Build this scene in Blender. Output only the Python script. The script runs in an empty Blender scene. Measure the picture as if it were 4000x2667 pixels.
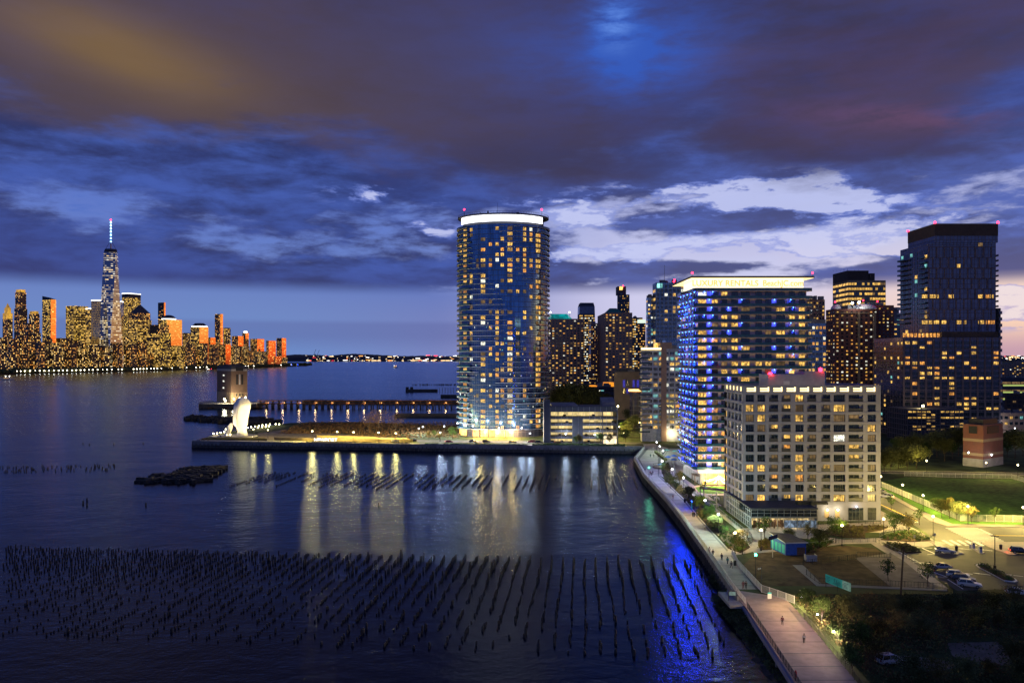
import bpy, math, random
from mathutils import Vector
random.seed(7)
S = bpy.context.scene
COL = S.collection
# ---------------------------------------------------------------- camera
F, CX, HZ, H = 3111.0, 2000.0, 1393.0, 52.0      # focal length, centre, horizon of the 4000 px photograph; camera height in metres
cam = bpy.data.cameras.new("camera")
cam.lens = 36*F/4000; cam.sensor_width = 36; cam.shift_y = (HZ-1333.5)/4000
cam.clip_start = 1; cam.clip_end = 60000
co = bpy.data.objects.new("camera", cam); COL.objects.link(co)
co.location = (0, 0, H); co.rotation_euler = (math.radians(90), 0, 0)
S.camera = co
S.view_settings.view_transform = 'Standard'; S.view_settings.look = 'None'
S.view_settings.exposure = 0.0; S.view_settings.gamma = 1; S.view_settings.use_curve_mapping = False
S.render.engine = 'CYCLES'
S.cycles.use_denoising = True
S.cycles.max_bounces = 6; S.cycles.diffuse_bounces = 2; S.cycles.glossy_bounces = 3
S.cycles.transmission_bounces = 3; S.cycles.transparent_max_bounces = 6
S.cycles.caustics_reflective = False; S.cycles.caustics_refractive = False
S.cycles.sample_clamp_indirect = 4; S.cycles.sample_clamp_direct = 30
S.cycles.use_light_tree = True

def lin(r, g, b):
    f = lambda c: (c/255)/12.92 if c/255 <= .04045 else ((c/255+.055)/1.055)**2.4
    return (f(r), f(g), f(b), 1.0)

# ---------------------------------------------------------------- node helpers
class V:
    """a scalar socket with arithmetic"""
    def __init__(s, nt, sock): s.nt, s.s = nt, sock
    def _m(s, op, *o, clamp=False):
        n = s.nt.nodes.new('ShaderNodeMath'); n.operation = op; n.use_clamp = clamp
        s.nt.links.new(s.s, n.inputs[0])
        for i, x in enumerate(o):
            if isinstance(x, V): s.nt.links.new(x.s, n.inputs[i+1])
            else: n.inputs[i+1].default_value = x
        return V(s.nt, n.outputs[0])
    def __add__(s, o): return s._m('ADD', o)
    def __radd__(s, o): return s._m('ADD', o)
    def __sub__(s, o): return s._m('SUBTRACT', o)
    def __rsub__(s, o): return (s*-1.0)+o
    def __mul__(s, o): return s._m('MULTIPLY', o)
    def __rmul__(s, o): return s._m('MULTIPLY', o)
    def __truediv__(s, o): return s._m('DIVIDE', o)
    def mod(s, o): return s._m('FLOORED_MODULO', o)
    def floor(s): return s._m('FLOOR')
    def fract(s): return s._m('FRACT')
    def lt(s, o): return s._m('LESS_THAN', o)
    def gt(s, o): return s._m('GREATER_THAN', o)
    def mx(s, o): return s._m('MAXIMUM', o)
    def mn(s, o): return s._m('MINIMUM', o)
    def pw(s, o): return s._m('POWER', o)
    def sat(s): return s._m('ADD', 0.0, clamp=True)
    def ramp(s, a, b):
        n = s.nt.nodes.new('ShaderNodeMapRange'); n.interpolation_type = 'SMOOTHSTEP'
        s.nt.links.new(s.s, n.inputs[0]); n.inputs[1].default_value = a; n.inputs[2].default_value = b
        if b < a:
            n.inputs[1].default_value = b; n.inputs[2].default_value = a; n.inputs[3].default_value = 1; n.inputs[4].default_value = 0
        return V(s.nt, n.outputs[0])
def comb(nt, x, y, z):
    n = nt.nodes.new('ShaderNodeCombineXYZ')
    for i, q in enumerate((x, y, z)):
        if isinstance(q, V): nt.links.new(q.s, n.inputs[i])
        else: n.inputs[i].default_value = q
    return n.outputs[0]
def sep(nt, sock):
    n = nt.nodes.new('ShaderNodeSeparateXYZ'); nt.links.new(sock, n.inputs[0])
    return [V(nt, n.outputs[i]) for i in range(3)]
def noise(nt, vec, scale, detail=4, rough=.5, dist=0.0):
    n = nt.nodes.new('ShaderNodeTexNoise'); n.inputs['Scale'].default_value = scale
    n.inputs['Detail'].default_value = detail; n.inputs['Roughness'].default_value = rough
    n.inputs['Distortion'].default_value = dist
    if vec is not None: nt.links.new(vec, n.inputs['Vector'])
    return V(nt, n.outputs[0])
def white(nt, vec):
    n = nt.nodes.new('ShaderNodeTexWhiteNoise'); nt.links.new(vec, n.inputs[0])
    return V(nt, n.outputs[0]), n.outputs[1]
def mix(nt, f, a, b):
    n = nt.nodes.new('ShaderNodeMix'); n.data_type = 'RGBA'
    for i, q in ((0, f), (6, a), (7, b)):
        if isinstance(q, V): nt.links.new(q.s, n.inputs[i])
        elif hasattr(q, 'is_linked'): nt.links.new(q, n.inputs[i])
        else: n.inputs[i].default_value = q
    return n.outputs[2]

# ---------------------------------------------------------------- world: dusk sky with cloud layers
W = bpy.data.worlds.new("World"); S.world = W; W.use_nodes = True
nt = W.node_tree; nt.nodes.clear()
tc = nt.nodes.new('ShaderNodeTexCoord')
x, y, z = sep(nt, tc.outputs['Generated'])
az = x._m('ARCTAN2', y)*57.29578
el = z._m('ARCSINE')*57.29578
def AE(px, py):                                   # a direction seen in the photograph as azimuth and elevation
    a = math.atan((px-CX)/F)
    return math.degrees(a), math.degrees(math.atan((HZ-py)/F*math.cos(a)))
def blob(px, py, sx, sy, tilt=0.0):
    a, e = AE(px, py); sx, sy = sx/54.3, sy/54.3
    u = az-a; v = (el-e)-(az-a)*tilt
    q = (u*u)*(1/(sx*sx))+(v*v)*(1/(sy*sy))
    return (q*-1.0)._m('EXPONENT')
zz = z.mx(0.0)+0.055
P = comb(nt, x/zz, y/zz, 0.0)                     # a flat cloud deck seen from below
Pw = comb(nt, az*0.05, el*0.17, 0.0)
n1 = noise(nt, P, 0.62, 9, .56, .1)
n2 = noise(nt, Pw, 1.3, 9, .52, .15)
n3 = noise(nt, Pw, 5.5, 8, .62, .15)
n4 = noise(nt, P, 0.22, 3, .5, .3)
n5 = noise(nt, Pw, 0.8, 5, .5, .6)
west = ((az-84)*(az-84)*(-1/800.0))._m('EXPONENT')
west2 = az.ramp(4, 34)
# clear sky
c = mix(nt, el.ramp(0, 8), lin(128, 126, 180), lin(72, 108, 190))
c = mix(nt, (el.ramp(10, 0))*((az*-1).ramp(-8, 22)), c, lin(106, 140, 200))
c = mix(nt, el.ramp(2, 26), c, lin(48, 88, 196))
c = mix(nt, az.ramp(-6, 10)*el.ramp(18, 4)*.9, c, lin(212, 210, 240))
c = mix(nt, az.ramp(15, 32)*el.ramp(8.5, 2.5), c, lin(250, 212, 186))
c = mix(nt, az.ramp(-6, 30)*el.ramp(2.6, 0.2)*.8, c, lin(184, 142, 172))
c = mix(nt, el.ramp(2.7, 2.2)*el.ramp(0.2, 1.6)*az.ramp(8, 0)*.42, c, lin(88, 98, 158))
# broken middle deck
open1 = (blob(2650, 765, 560, 62, .03)+blob(3150, 765, 260, 70)+blob(3000, 960, 560, 48, -.06)+blob(3450, 905, 330, 85)+blob(1480, 765, 230, 45)*.55
         +blob(2250, 860, 230, 60)*.8+blob(1700, 890, 160, 45)*.6+blob(2480, 990, 300, 40)*.8+blob(3900, 1190, 260, 62)*1.6+blob(2250, 1000, 200, 40)*.7)
band = el.ramp(4.2, 5.4)
band = (band._m('MAXIMUM', az.ramp(3, 12)*el.ramp(4.2, 5.2)*.9))
cov = (n2*.72+n3*.28)+(open1*-.05)+(el.ramp(9, 15)*.14)+((blob(900, 1060, 900, 60)+blob(2300, 600, 900, 150)*.8+blob(3800, 1090, 260, 80)*1.3+blob(2900, 860, 460, 34, .02)+blob(2600, 1045, 380, 26)*.9+blob(3500, 1060, 200, 24))*.17)
dA = cov.ramp(.42, .50)*band
fine = noise(nt, Pw, 3.4, 9, .62, .2)
colA = mix(nt, (n1*.35+fine*.65).ramp(.38, .62), lin(34, 42, 92), lin(62, 88, 170))
colA = mix(nt, n5.ramp(.4, .65)*.5, colA, lin(44, 58, 126))
colA = mix(nt, el.ramp(6.6, 4.6)*.55, colA, lin(46, 56, 112))
colA = mix(nt, az.ramp(-20, 25)*.14, colA, lin(92, 108, 200))
c = mix(nt, dA*.93, c, colA)
brk = (open1.sat()*.8+(n3-.5)*2.2+(n2-.5)*2.2+(fine-.5)*2.6)
c = mix(nt, brk.ramp(.40, .62)*open1.ramp(.08, .4)*el.ramp(15, 11.5)*.55, c, lin(120, 140, 222))
c = mix(nt, brk.ramp(.58, .84)*open1.ramp(.15, .5)*el.ramp(15, 11.5)*.74, c, mix(nt, az.ramp(6, 30)*el.ramp(10, 4), lin(202, 208, 246), lin(250, 232, 226)))
# silver linings between the clouds
rim = cov.ramp(.33, .42)*cov.ramp(.52, .43)*band*el.ramp(14, 9)
c = mix(nt, rim*(az.ramp(-12, 8)*.2+.1), c, lin(196, 202, 240))
# high dark deck
eB = el+((n2-.5)*16)+((n1-.5)*7)+(n3-.5)*4+(blob(2000, 620, 500, 200)*3.0)+(blob(3300, 560, 500, 120)*3)+(blob(900, 640, 500, 90)*-2.5)
dB = eB.ramp(12.2, 17.0)
hole = (blob(2400, 110, 110, 150)+blob(2500, 260, 230, 130)*.65+blob(2650, 130, 260, 160)*.4+blob(2100, 210, 260, 130)*.25)*((n3*.9+n2*.5).ramp(.45, .9)*.7+.5)
colB = mix(nt, (n4*.45+n5*.55).ramp(.35, .68), lin(46, 42, 70), lin(74, 64, 96))
colB = mix(nt, (n3*.5+n1*.5).ramp(.38, .62)*.45, colB, lin(50, 60, 126))
colB = mix(nt, (blob(1750, 200, 500, 200)*.6).sat(), colB, lin(56, 64, 124))
colB = mix(nt, (blob(700, 330, 1200, 420)*.85).sat(), colB, lin(82, 66, 68))
colB = mix(nt, (blob(480, 195, 400, 120, -.2)*(n5*1.15)).sat(), colB, lin(136, 106, 54))
colB = mix(nt, (blob(3600, 300, 900, 260)*.5*n2.ramp(.3, .7)).sat(), colB, lin(84, 60, 88))
colB = mix(nt, (blob(3650, 460, 420, 45, -.15)*n3.ramp(.3, .6)*.5).sat(), colB, lin(112, 72, 102))
colB = mix(nt, (blob(2100, 640, 520, 110)*.55).sat(), colB, lin(44, 44, 78))
c = mix(nt, dB*.96, c, colB)
c = mix(nt, hole.sat()*.92, c, lin(46, 88, 188))
c = mix(nt, (blob(2400, 90, 70, 80)*n3.ramp(.35, .7)).sat(), c, lin(96, 140, 228))
# everything behind the camera: plain blue dusk, sunset low in the west
back = ((az*az)._m('SQRT')).ramp(38, 62)
cb = mix(nt, el.ramp(2, 40), lin(84, 112, 180), lin(44, 70, 146))
cb = mix(nt, n1.ramp(.42, .6)*.6, cb, lin(44, 52, 92))
c = mix(nt, back, c, cb)
glow = (west*el.ramp(6.5, 2.5)*((az*1.0).ramp(34, 62)))
c = mix(nt, glow.sat(), c, mix(nt, el.ramp(.1, 2.2), (2.6, .50, .05, 1), (2.8, 1.35, .30, 1)))
c = mix(nt, el.ramp(0, -3), c, lin(30, 34, 60))
bg = nt.nodes.new('ShaderNodeBackground'); nt.links.new(c, bg.inputs[0]); bg.inputs[1].default_value = 1.0
ns = nt.nodes.new('ShaderNodeTexSky'); ns.sky_type = 'NISHITA'; ns.sun_disc = False
ns.sun_elevation = math.radians(-1.5); ns.sun_rotation = math.radians(95)
b2 = nt.nodes.new('ShaderNodeBackground'); nt.links.new(ns.outputs[0], b2.inputs[0]); b2.inputs[1].default_value = .05
ad = nt.nodes.new('ShaderNodeAddShader'); nt.links.new(bg.outputs[0], ad.inputs[0]); nt.links.new(b2.outputs[0], ad.inputs[1])
wo = nt.nodes.new('ShaderNodeOutputWorld'); nt.links.new(ad.outputs[0], wo.inputs[0])
sun = bpy.data.lights.new("sun", 'SUN'); sun.energy = 0.06; sun.angle = math.radians(12); sun.color = (1, .55, .3)
so = bpy.data.objects.new("sun", sun); COL.objects.link(so)
so.rotation_euler = Vector((-math.sin(math.radians(95)), -math.cos(math.radians(95)), -.06)).to_track_quat('-Z', 'Y').to_euler()
# ---------------------------------------------------------------- materials
MATS = {}
def newmat(name):
    m = bpy.data.materials.new(name); m.use_nodes = True
    nt = m.node_tree; b = nt.nodes['Principled BSDF']
    MATS[name] = m
    return m, nt, b
def pbr(name, col, rough=.7, metal=0.0, var=.25, scale=.8, bump=0.0, bscale=6, spec=.5, col2=None):
    m, nt, b = newmat(name)
    geo = nt.nodes.new('ShaderNodeNewGeometry')
    n = noise(nt, geo.outputs['Position'], scale, 5, .6)*.6+noise(nt, geo.outputs['Position'], scale*.17, 4, .6)*.4
    c1 = tuple(c*(1-var) for c in col[:3])+(1,)
    c2 = col2 or tuple(min(1, c*(1+var)) for c in col[:3])+(1,)
    nt.links.new(mix(nt, n.ramp(.36, .64), c1, c2), b.inputs['Base Color'])
    b.inputs['Roughness'].default_value = rough; b.inputs['Metallic'].default_value = metal
    b.inputs['Specular IOR Level'].default_value = spec
    if bump:
        bn = nt.nodes.new('ShaderNodeBump'); bn.inputs['Strength'].default_value = bump
        nt.links.new(noise(nt, geo.outputs['Position'], bscale, 4).s, bn.inputs['Height'])
        nt.links.new(bn.outputs[0], b.inputs['Normal'])
    return m
def emi(name, col, st, sampling='NONE', var=0.0, vscale=.9):
    m, nt, b = newmat(name)
    b.inputs['Base Color'].default_value = (.02, .02, .02, 1)
    b.inputs['Emission Color'].default_value = (*col[:3], 1)
    b.inputs['Emission Strength'].default_value = st
    b.inputs['Roughness'].default_value = .3
    if var:
        geo = nt.nodes.new('ShaderNodeNewGeometry')
        X, Y, Z = sep(nt, geo.outputs['Position'])
        n = noise(nt, comb(nt, X*1.0, Y*1.0, Z*.7), vscale, 3, .6)
        cell, _ = white(nt, comb(nt, (X*.4).floor(), (Y*.4).floor(), (Z*.33).floor()))
        nt.links.new(((n.ramp(.35, .65)*var+(1-var))*(cell*.75+.5)*st).s, b.inputs['Emission Strength'])
    m.cycles.emission_sampling = sampling
    return m
def brickmat(name, c1, c2, mortar, bw, bh, rough=.85):
    m, nt, b = newmat(name)
    geo = nt.nodes.new('ShaderNodeNewGeometry')
    X, Y, Z = sep(nt, geo.outputs['Position']); NX, NY, NZ = sep(nt, geo.outputs['Normal'])
    u = X*NY-Y*NX
    br = nt.nodes.new('ShaderNodeTexBrick'); nt.links.new(comb(nt, u, Z, 0.0), br.inputs[0])
    br.inputs['Color1'].default_value = c1; br.inputs['Color2'].default_value = c2; br.inputs['Mortar'].default_value = mortar
    br.inputs['Scale'].default_value = 1; br.inputs['Brick Width'].default_value = bw; br.inputs['Row Height'].default_value = bh
    br.inputs['Mortar Size'].default_value = .03
    n = noise(nt, geo.outputs['Position'], .3, 4)
    nt.links.new(mix(nt, n.ramp(.3, .7)*.5, br.outputs[0], mortar), b.inputs['Base Color'])
    b.inputs['Roughness'].default_value = rough
    return m
def glassmat(name, col, rough=.06, mull=1.6, mcol=(.05, .055, .07, 1), floorh=3.0, line=.07, metal=.85):
    """curtain wall: tinted mirror glass with mullions and floor lines, a little uneven from pane to pane"""
    m, nt, b = newmat(name)
    geo = nt.nodes.new('ShaderNodeNewGeometry')
    X, Y, Z = sep(nt, geo.outputs['Position']); NX, NY, NZ = sep(nt, geo.outputs['True Normal'])
    u = X*NY-Y*NX
    mu = ((u/mull).fract().lt(line))._m('MAXIMUM', (Z/floorh).fract().lt(.09))
    cell, cc = white(nt, comb(nt, (u/mull).floor(), (Z/floorh).floor(), 0.0))
    base = mix(nt, cell*.45, col, tuple(q*.35 for q in col[:3])+(1,))
    nt.links.new(mix(nt, mu, base, mcol), b.inputs['Base Color'])
    nt.links.new((mu*-1+1).__mul__(metal).s, b.inputs['Metallic'])
    nt.links.new((mu*.4+rough).s, b.inputs['Roughness'])
    return m
def citymat(name, wall, wu=5.0, wv=4.0, p=.4, st=2.0, col=(1, .62, .18, 1), metal=0.0, rough=.5, rowp=0.0, fu=(.15, .8), fv=(.25, .75), seed=0.0, col2=(1, .62, .17, 1), dark=(.015, .018, .025, 1)):
    """far facade: wall with a grid of windows, some of them lit"""
    m, nt, b = newmat(name)
    geo = nt.nodes.new('ShaderNodeNewGeometry')
    X, Y, Z = sep(nt, geo.outputs['Position']); NX, NY, NZ = sep(nt, geo.outputs['Normal'])
    u = (X*NY-Y*NX)/wu; v = Z/wv
    fu_, fv_ = u.fract(), v.fract()
    inside = fu_.gt(fu[0])*fu_.lt(fu[1])*fv_.gt(fv[0])*fv_.lt(fv[1])*((NZ*NZ).lt(.5))
    r, rc = white(nt, comb(nt, u.floor()+seed, v.floor(), NX.gt(0.0)*7))
    rr, _ = white(nt, comb(nt, v.floor()+seed*3, NX.gt(0.0)*5, 2.0))
    big = noise(nt, comb(nt, u*.12+seed, v*.1, 0.0), 1.0, 2)
    thr = (rr*rowp)+(big-.5)*.5+(p-rowp*.5)
    lit = r.lt(thr)*inside
    base = mix(nt, inside, wall, dark)
    nt.links.new(base, b.inputs['Base Color'])
    s1, s2, s3 = sep(nt, rc)
    nt.links.new(mix(nt, s2, col, col2), b.inputs['Emission Color'])
    nt.links.new((lit*(s3*s3*1.3+.25)*st).s, b.inputs['Emission Strength'])
    nt.links.new(((inside*.5)*(1 if metal else 0)+metal).mn(1.0).s, b.inputs['Metallic'])
    b.inputs['Roughness'].default_value = rough
    m.cycles.emission_sampling = 'NONE'
    return m

pbr('white_paint', (.55, .55, .55, 1), .5, var=.1)
pbr('dark_metal', (.02, .022, .025, 1), .45, .3, spec=.4)
pbr('steel', (.25, .26, .28, 1), .35, .6)
pbr('slab_pale', (.26, .27, .32, 1), .7, var=.08)
pbr('slab_mauve', (.34, .27, .30, 1), .8)
pbr('facade_pale', (.20, .20, .28, 1), .7, var=.08, scale=.25)
pbr('facade_mauve', (.52, .42, .45, 1), .8, var=.1, scale=.3)
pbr('concrete', (.30, .29, .27, 1), .85, var=.18, scale=.4, bump=.2)
pbr('concrete_dark', (.07, .065, .06, 1), .9, var=.4, scale=.7, bump=.5)
pbr('seawall', (.16, .16, .17, 1), .85, var=.3, scale=.25, bump=.4, bscale=2)
pbr('rust', (.16, .07, .035, 1), .9, var=.4, scale=.5)
pbr('wood_wet', (.03, .022, .016, 1), .6, var=.5, scale=2.2, bump=.6, bscale=9)
pbr('timber', (.11, .06, .04, 1), .7, var=.3, scale=2)
pbr('asphalt', (.055, .052, .048, 1), .85, var=.25, scale=.25, bump=.15, bscale=14)
pbr('paint_white', (.7, .7, .66, 1), .6, var=.15, scale=3)
pbr('paint_yellow', (.65, .45, .05, 1), .6, var=.15, scale=3)
pbr('grass', (.05, .115, .02, 1), .95, var=.45, scale=.6, bump=.6, bscale=8, spec=.1)
pbr('lawn', (.06, .14, .02, 1), .95, var=.3, scale=.9, bump=.6, bscale=10, spec=.1)
pbr('grass_dark', (.045, .06, .022, 1), .95, var=.6, scale=.12, bump=.6, bscale=6, spec=.1)
pbr('soil', (.075, .05, .028, 1), .95, var=.5, scale=.35, bump=.6, bscale=4, spec=.1)
pbr('dirt_pale', (.16, .13, .10, 1), .95, var=.3, scale=.4, bump=.3)
pbr('rock', (.028, .025, .022, 1), .85, var=.5, scale=.6, bump=1.0, bscale=1.2)
pbr('roof_dark', (.05, .055, .07, 1), .8, var=.2)
pbr('roof_grey', (.17, .17, .18, 1), .8, var=.2, scale=.3)
pbr('pink_panel', (.30, .22, .22, 1), .8, var=.15)
pbr('brown_crown', (.055, .038, .03, 1), .8, var=.25, scale=.6)
pbr('garage_wall', (.03, .036, .06, 1), .7, var=.1, scale=.2)
pbr('tan_stone', (.30, .22, .13, 1), .85, var=.15, scale=.2)
pbr('red_paint', (.45, .02, .02, 1), .4)
pbr('blue_paint', (.02, .09, .42, 1), .6, var=.25, scale=1.5)
pbr('teal_paint', (.03, .40, .45, 1), .6, var=.2)
pbr('tyre', (.015, .015, .015, 1), .8); pbr('rim', (.4, .4, .42, 1), .3, .9)
pbr('leaf_green', (.05, .09, .02, 1), .8, var=.55, scale=1.3, spec=.15)
pbr('leaf_olive', (.12, .10, .03, 1), .8, var=.5, scale=1.3, spec=.15)
pbr('leaf_dark', (.085, .095, .035, 1), .85, var=.6, scale=.8, spec=.1)
pbr('leaf_brown', (.11, .065, .03, 1), .85, var=.5, scale=1.2, spec=.1)
pbr('bark', (.05, .035, .025, 1), .9, var=.4, scale=4, bump=.5)
pbr('sculpture_white', (.82, .8, .74, 1), .45, var=.05)
pbr('skin', (.35, .2, .14, 1), .6); pbr('hair', (.02, .014, .01, 1), .7)
pbr('hill', (.02, .025, .03, 1), .95, var=.4, scale=.004)
for n_, c_ in (('black', (.012, .012, .014, 1)), ('navy', (.015, .02, .05, 1)), ('wine', (.13, .01, .02, 1)), ('pale', (.42, .42, .44, 1)), ('teal', (.02, .2, .2, 1)), ('tan', (.28, .2, .12, 1)), ('denim', (.03, .05, .1, 1))):
    pbr('cloth_'+n_, c_, .85)
for n_, c_ in (('white', (.62, .62, .64, 1)), ('black', (.012, .012, .014, 1)), ('silver', (.32, .32, .34, 1)), ('red', (.3, .012, .012, 1)), ('dark', (.04, .04, .05, 1))):
    m = pbr('car_'+n_, c_, .28, .25, var=.04); m.node_tree.nodes['Principled BSDF'].inputs['Coat Weight'].default_value = .8
pbr('car_glass', (.01, .012, .015, 1), .06, 0, spec=.9)
pbr('dark_pane', (.012, .02, .032, 1), .08, .0, var=.4, scale=.5, spec=1.0)
pbr('frame_dark', (.03, .032, .04, 1), .5)
pbr('frame_pale', (.3, .31, .35, 1), .5)
brickmat('brick_red', (.22, .07, .045, 1), (.17, .055, .04, 1), (.14, .08, .065, 1), .9, .35)
brickmat('brick_brown', (.34, .21, .15, 1), (.27, .16, .12, 1), (.26, .18, .14, 1), .9, .35)
brickmat('brick_vent', (.17, .105, .07, 1), (.13, .08, .055, 1), (.12, .08, .06, 1), 1.2, .5)
glassmat('ellipse_glass', (.10, .22, .44, 1), .07, 1.5, floorh=3.16)
glassmat('teal_glass', (.2, .3, .4, 1), .1, 1.4, (.22, .24, .28, 1), 3.0, .12)
glassmat('dark_glass', (.14, .14, .2, 1), .12, 2.2, (.075, .06, .07, 1), 3.05, .16, .7)
pbr('balcony_glass', (.012, .05, .08, 1), .15, 0, spec=.8)
# lit windows
emi('lit_y', (1, .57, .12), 1.7, var=.85, vscale=1.5); emi('lit_o', (1, .42, .08), 1.6, var=.8, vscale=1.5); emi('lit_w', (.95, .93, .75), 2.0, var=.75, vscale=1.5)
emi('lit_m', (.7, .42, .16), .35, var=.6); emi('lit_b', (.05, .08, 1), .8, var=.4); emi('lit_t', (.3, .9, .85), .8, var=.5)
emi('lit_p', (.45, .08, 1), .8, var=.4); emi('lit_r', (1, .08, .04), .3, var=.4)
emi('lit_hall', (1, .55, .11), 5.0, 'FRONT', var=.6, vscale=.5)
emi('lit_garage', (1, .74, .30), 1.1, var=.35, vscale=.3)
emi('crown_white', (.93, .93, 1.0), 3.5, 'FRONT'); emi('crown_gold', (1, .62, .12), 1.6); emi('crown_teal', (.02, .65, .68), .55, var=.3, vscale=.05)
emi('lamp_warm', (1, .86, .45), 14); emi('lamp_white', (.9, .95, 1), 14); emi('lamp_green', (.1, 1, .5), 10); emi('lamp_blue', (.02, .08, 1), 14)
emi('lamp_cyan', (.12, .45, 1), 9); emi('lamp_red', (1, .02, .06), 10); emi('lamp_orange', (1, .45, .1), 6)
emi('tail_red', (1, .02, .01), 4); emi('head_white', (1, .95, .8), 8); emi('strip_gold', (1, .78, .34), 3.0, 'FRONT')
emi('banner_lit', (1, .88, .60), 1.5); emi('letters_lit', (1, .60, .10), 1.1); emi('sign_white', (1, .95, .85), 2.2); emi('orange_wall', (1, .33, .02), 1.1)
emi('shop_ad', (.45, .62, .85), .5, var=.8, vscale=1.4); emi('green_text', (.1, .9, .6), .3); emi('sky_blue_strip', (.1, .4, 1), 6)

# ---------------------------------------------------------------- mesh builder
class MB:
    def __init__(s): s.v, s.f, s.m = [], [], []
    def face(s, pts, mi=0):
        i = len(s.v); s.v += [tuple(p) for p in pts]; s.f.append(tuple(range(i, i+len(pts)))); s.m.append(mi)
    def hexa(s, b, t, mi=0):                      # bottom ring and top ring of points
        n = len(b); i = len(s.v); s.v += [tuple(p) for p in b]+[tuple(p) for p in t]
        s.f.append(tuple(i+k for k in reversed(range(n)))); s.f.append(tuple(i+n+k for k in range(n))); s.m += [mi, mi]
        for k in range(n):
            j = (k+1) % n; s.f.append((i+k, i+j, i+n+j, i+n+k)); s.m.append(mi)
    def box(s, x0, x1, y0, y1, z0, z1, mi=0):
        r = [(x0, y0), (x1, y0), (x1, y1), (x0, y1)]
        s.hexa([(*p, z0) for p in r], [(*p, z1) for p in r], mi)
    def prism(s, pts, z0, z1, mi=0): s.hexa([(p[0], p[1], z0) for p in pts], [(p[0], p[1], z1) for p in pts], mi)
    def obox(s, O, D, a0, a1, n0, n1, z0, z1, mi=0):   # box along unit dir D, offset outward by n (outward = (Dy,-Dx))
        N = (D[1], -D[0]); q = lambda a, n: (O[0]+D[0]*a+N[0]*n, O[1]+D[1]*a+N[1]*n)
        s.prism([q(a0, n1), q(a1, n1), q(a1, n0), q(a0, n0)], z0, z1, mi)
    def cyl(s, cx, cy, z0, z1, r0, r1=None, n=8, mi=0):
        r1 = r0 if r1 is None else r1
        a = [2*math.pi*k/n for k in range(n)]
        s.hexa([(cx+r0*math.cos(t), cy+r0*math.sin(t), z0) for t in a], [(cx+r1*math.cos(t), cy+r1*math.sin(t), z1) for t in a], mi)
    def tube(s, p, q, r0, r1=None, n=6, mi=0):
        r1 = r0 if r1 is None else r1
        p, q = Vector(p), Vector(q); d = (q-p).normalized()
        u = d.orthogonal().normalized(); w = d.cross(u)
        a = [2*math.pi*k/n for k in range(n)]
        s.hexa([p+(u*math.cos(t)+w*math.sin(t))*r0 for t in a], [q+(u*math.cos(t)+w*math.sin(t))*r1 for t in a], mi)
    def lathe(s, cx, cy, prof, n=12, mi=0):
        for (r0, z0), (r1, z1) in zip(prof[:-1], prof[1:]):
            i = len(s.v)
            for r, zz_ in ((r0, z0), (r1, z1)):
                s.v += [(cx+r*math.cos(2*math.pi*k/n), cy+r*math.sin(2*math.pi*k/n), zz_) for k in range(n)]
            for k in range(n):
                j = (k+1) % n; s.f.append((i+k, i+j, i+n+j, i+n+k)); s.m.append(mi)
    def ball(s, c, r, n=8, mi=0, sq=1.0):
        s.lathe(c[0], c[1], [(max(.001, r*math.sin(math.pi*k/6)), c[2]-r*sq*math.cos(math.pi*k/6)) for k in range(7)], n, mi)
    def build(s, name, mats, parent=None, smooth=False):
        o0 = Vector((0, 0, 0)); p = parent
        while p is not None: o0 += p.location; p = p.parent
        me = bpy.data.meshes.new(name)
        me.from_pydata([(a-o0.x, b-o0.y, c_-o0.z) for a, b, c_ in s.v], [], s.f)
        mats = mats if isinstance(mats, (list, tuple)) else [mats]
        for m in mats: me.materials.append(MATS[m] if isinstance(m, str) else m)
        me.polygons.foreach_set('material_index', s.m)
        if smooth: me.polygons.foreach_set('use_smooth', [True]*len(s.f))
        me.update()
        o = bpy.data.objects.new(name, me); COL.objects.link(o)
        if parent is not None: o.parent = parent
        return o
def tag(o, label=None, cat=None, group=None, kind=None):
    if label: o['label'] = label
    if cat: o['category'] = cat
    if group: o['group'] = group
    if kind: o['kind'] = kind
    return o
def thing(name, label, cat, loc=(0, 0, 0), group=None):
    o = bpy.data.objects.new(name, None); COL.objects.link(o); o.location = loc; o.empty_display_size = .5
    return tag(o, label, cat, group)
def struct(name, mb, mat, smooth=False): return tag(mb.build(name, mat, None, smooth), kind='structure')
def dup(root, loc, rz=0.0, sc=1.0, label=None, group=None, swap=None):
    r = root.copy(); COL.objects.link(r); r.location = loc; r.rotation_euler = (0, 0, rz); r.scale = (sc, sc, sc)
    if label: r['label'] = label
    if group: r['group'] = group
    def rec(src, dst):
        for ch in list(src.children):
            c2 = ch.copy(); COL.objects.link(c2); c2.parent = dst
            if swap and ch.type == 'MESH':
                for i, ms in enumerate(c2.material_slots):
                    if ms.material and ms.material.name in swap:
                        t = MATS[swap[ms.material.name]]; c2.material_slots[i].link = 'OBJECT'; c2.material_slots[i].material = t
            rec(ch, c2)
    rec(root, r)
    return r
def light(name, loc, power, col, r=.25, parent=None, spot=None):
    l = bpy.data.lights.new(name, 'SPOT' if spot else 'POINT'); l.energy = power; l.color = col[:3]; l.shadow_soft_size = r
    if spot: l.spot_size = math.radians(spot); l.spot_blend = .6
    o = bpy.data.objects.new(name, l); COL.objects.link(o)
    o.location = loc
    if parent is not None: o.parent = parent
    return o
def G(px, py, z=3.0):                              # the point of the plane z that the photograph shows at (px, py)
    Yw = F*(H-z)/(py-HZ); return ((px-CX)/F*Yw, Yw)
def XW(px, Yw): return (px-CX)/F*Yw
def ZW(py, Yw): return H-(py-HZ)*Yw/F
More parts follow.
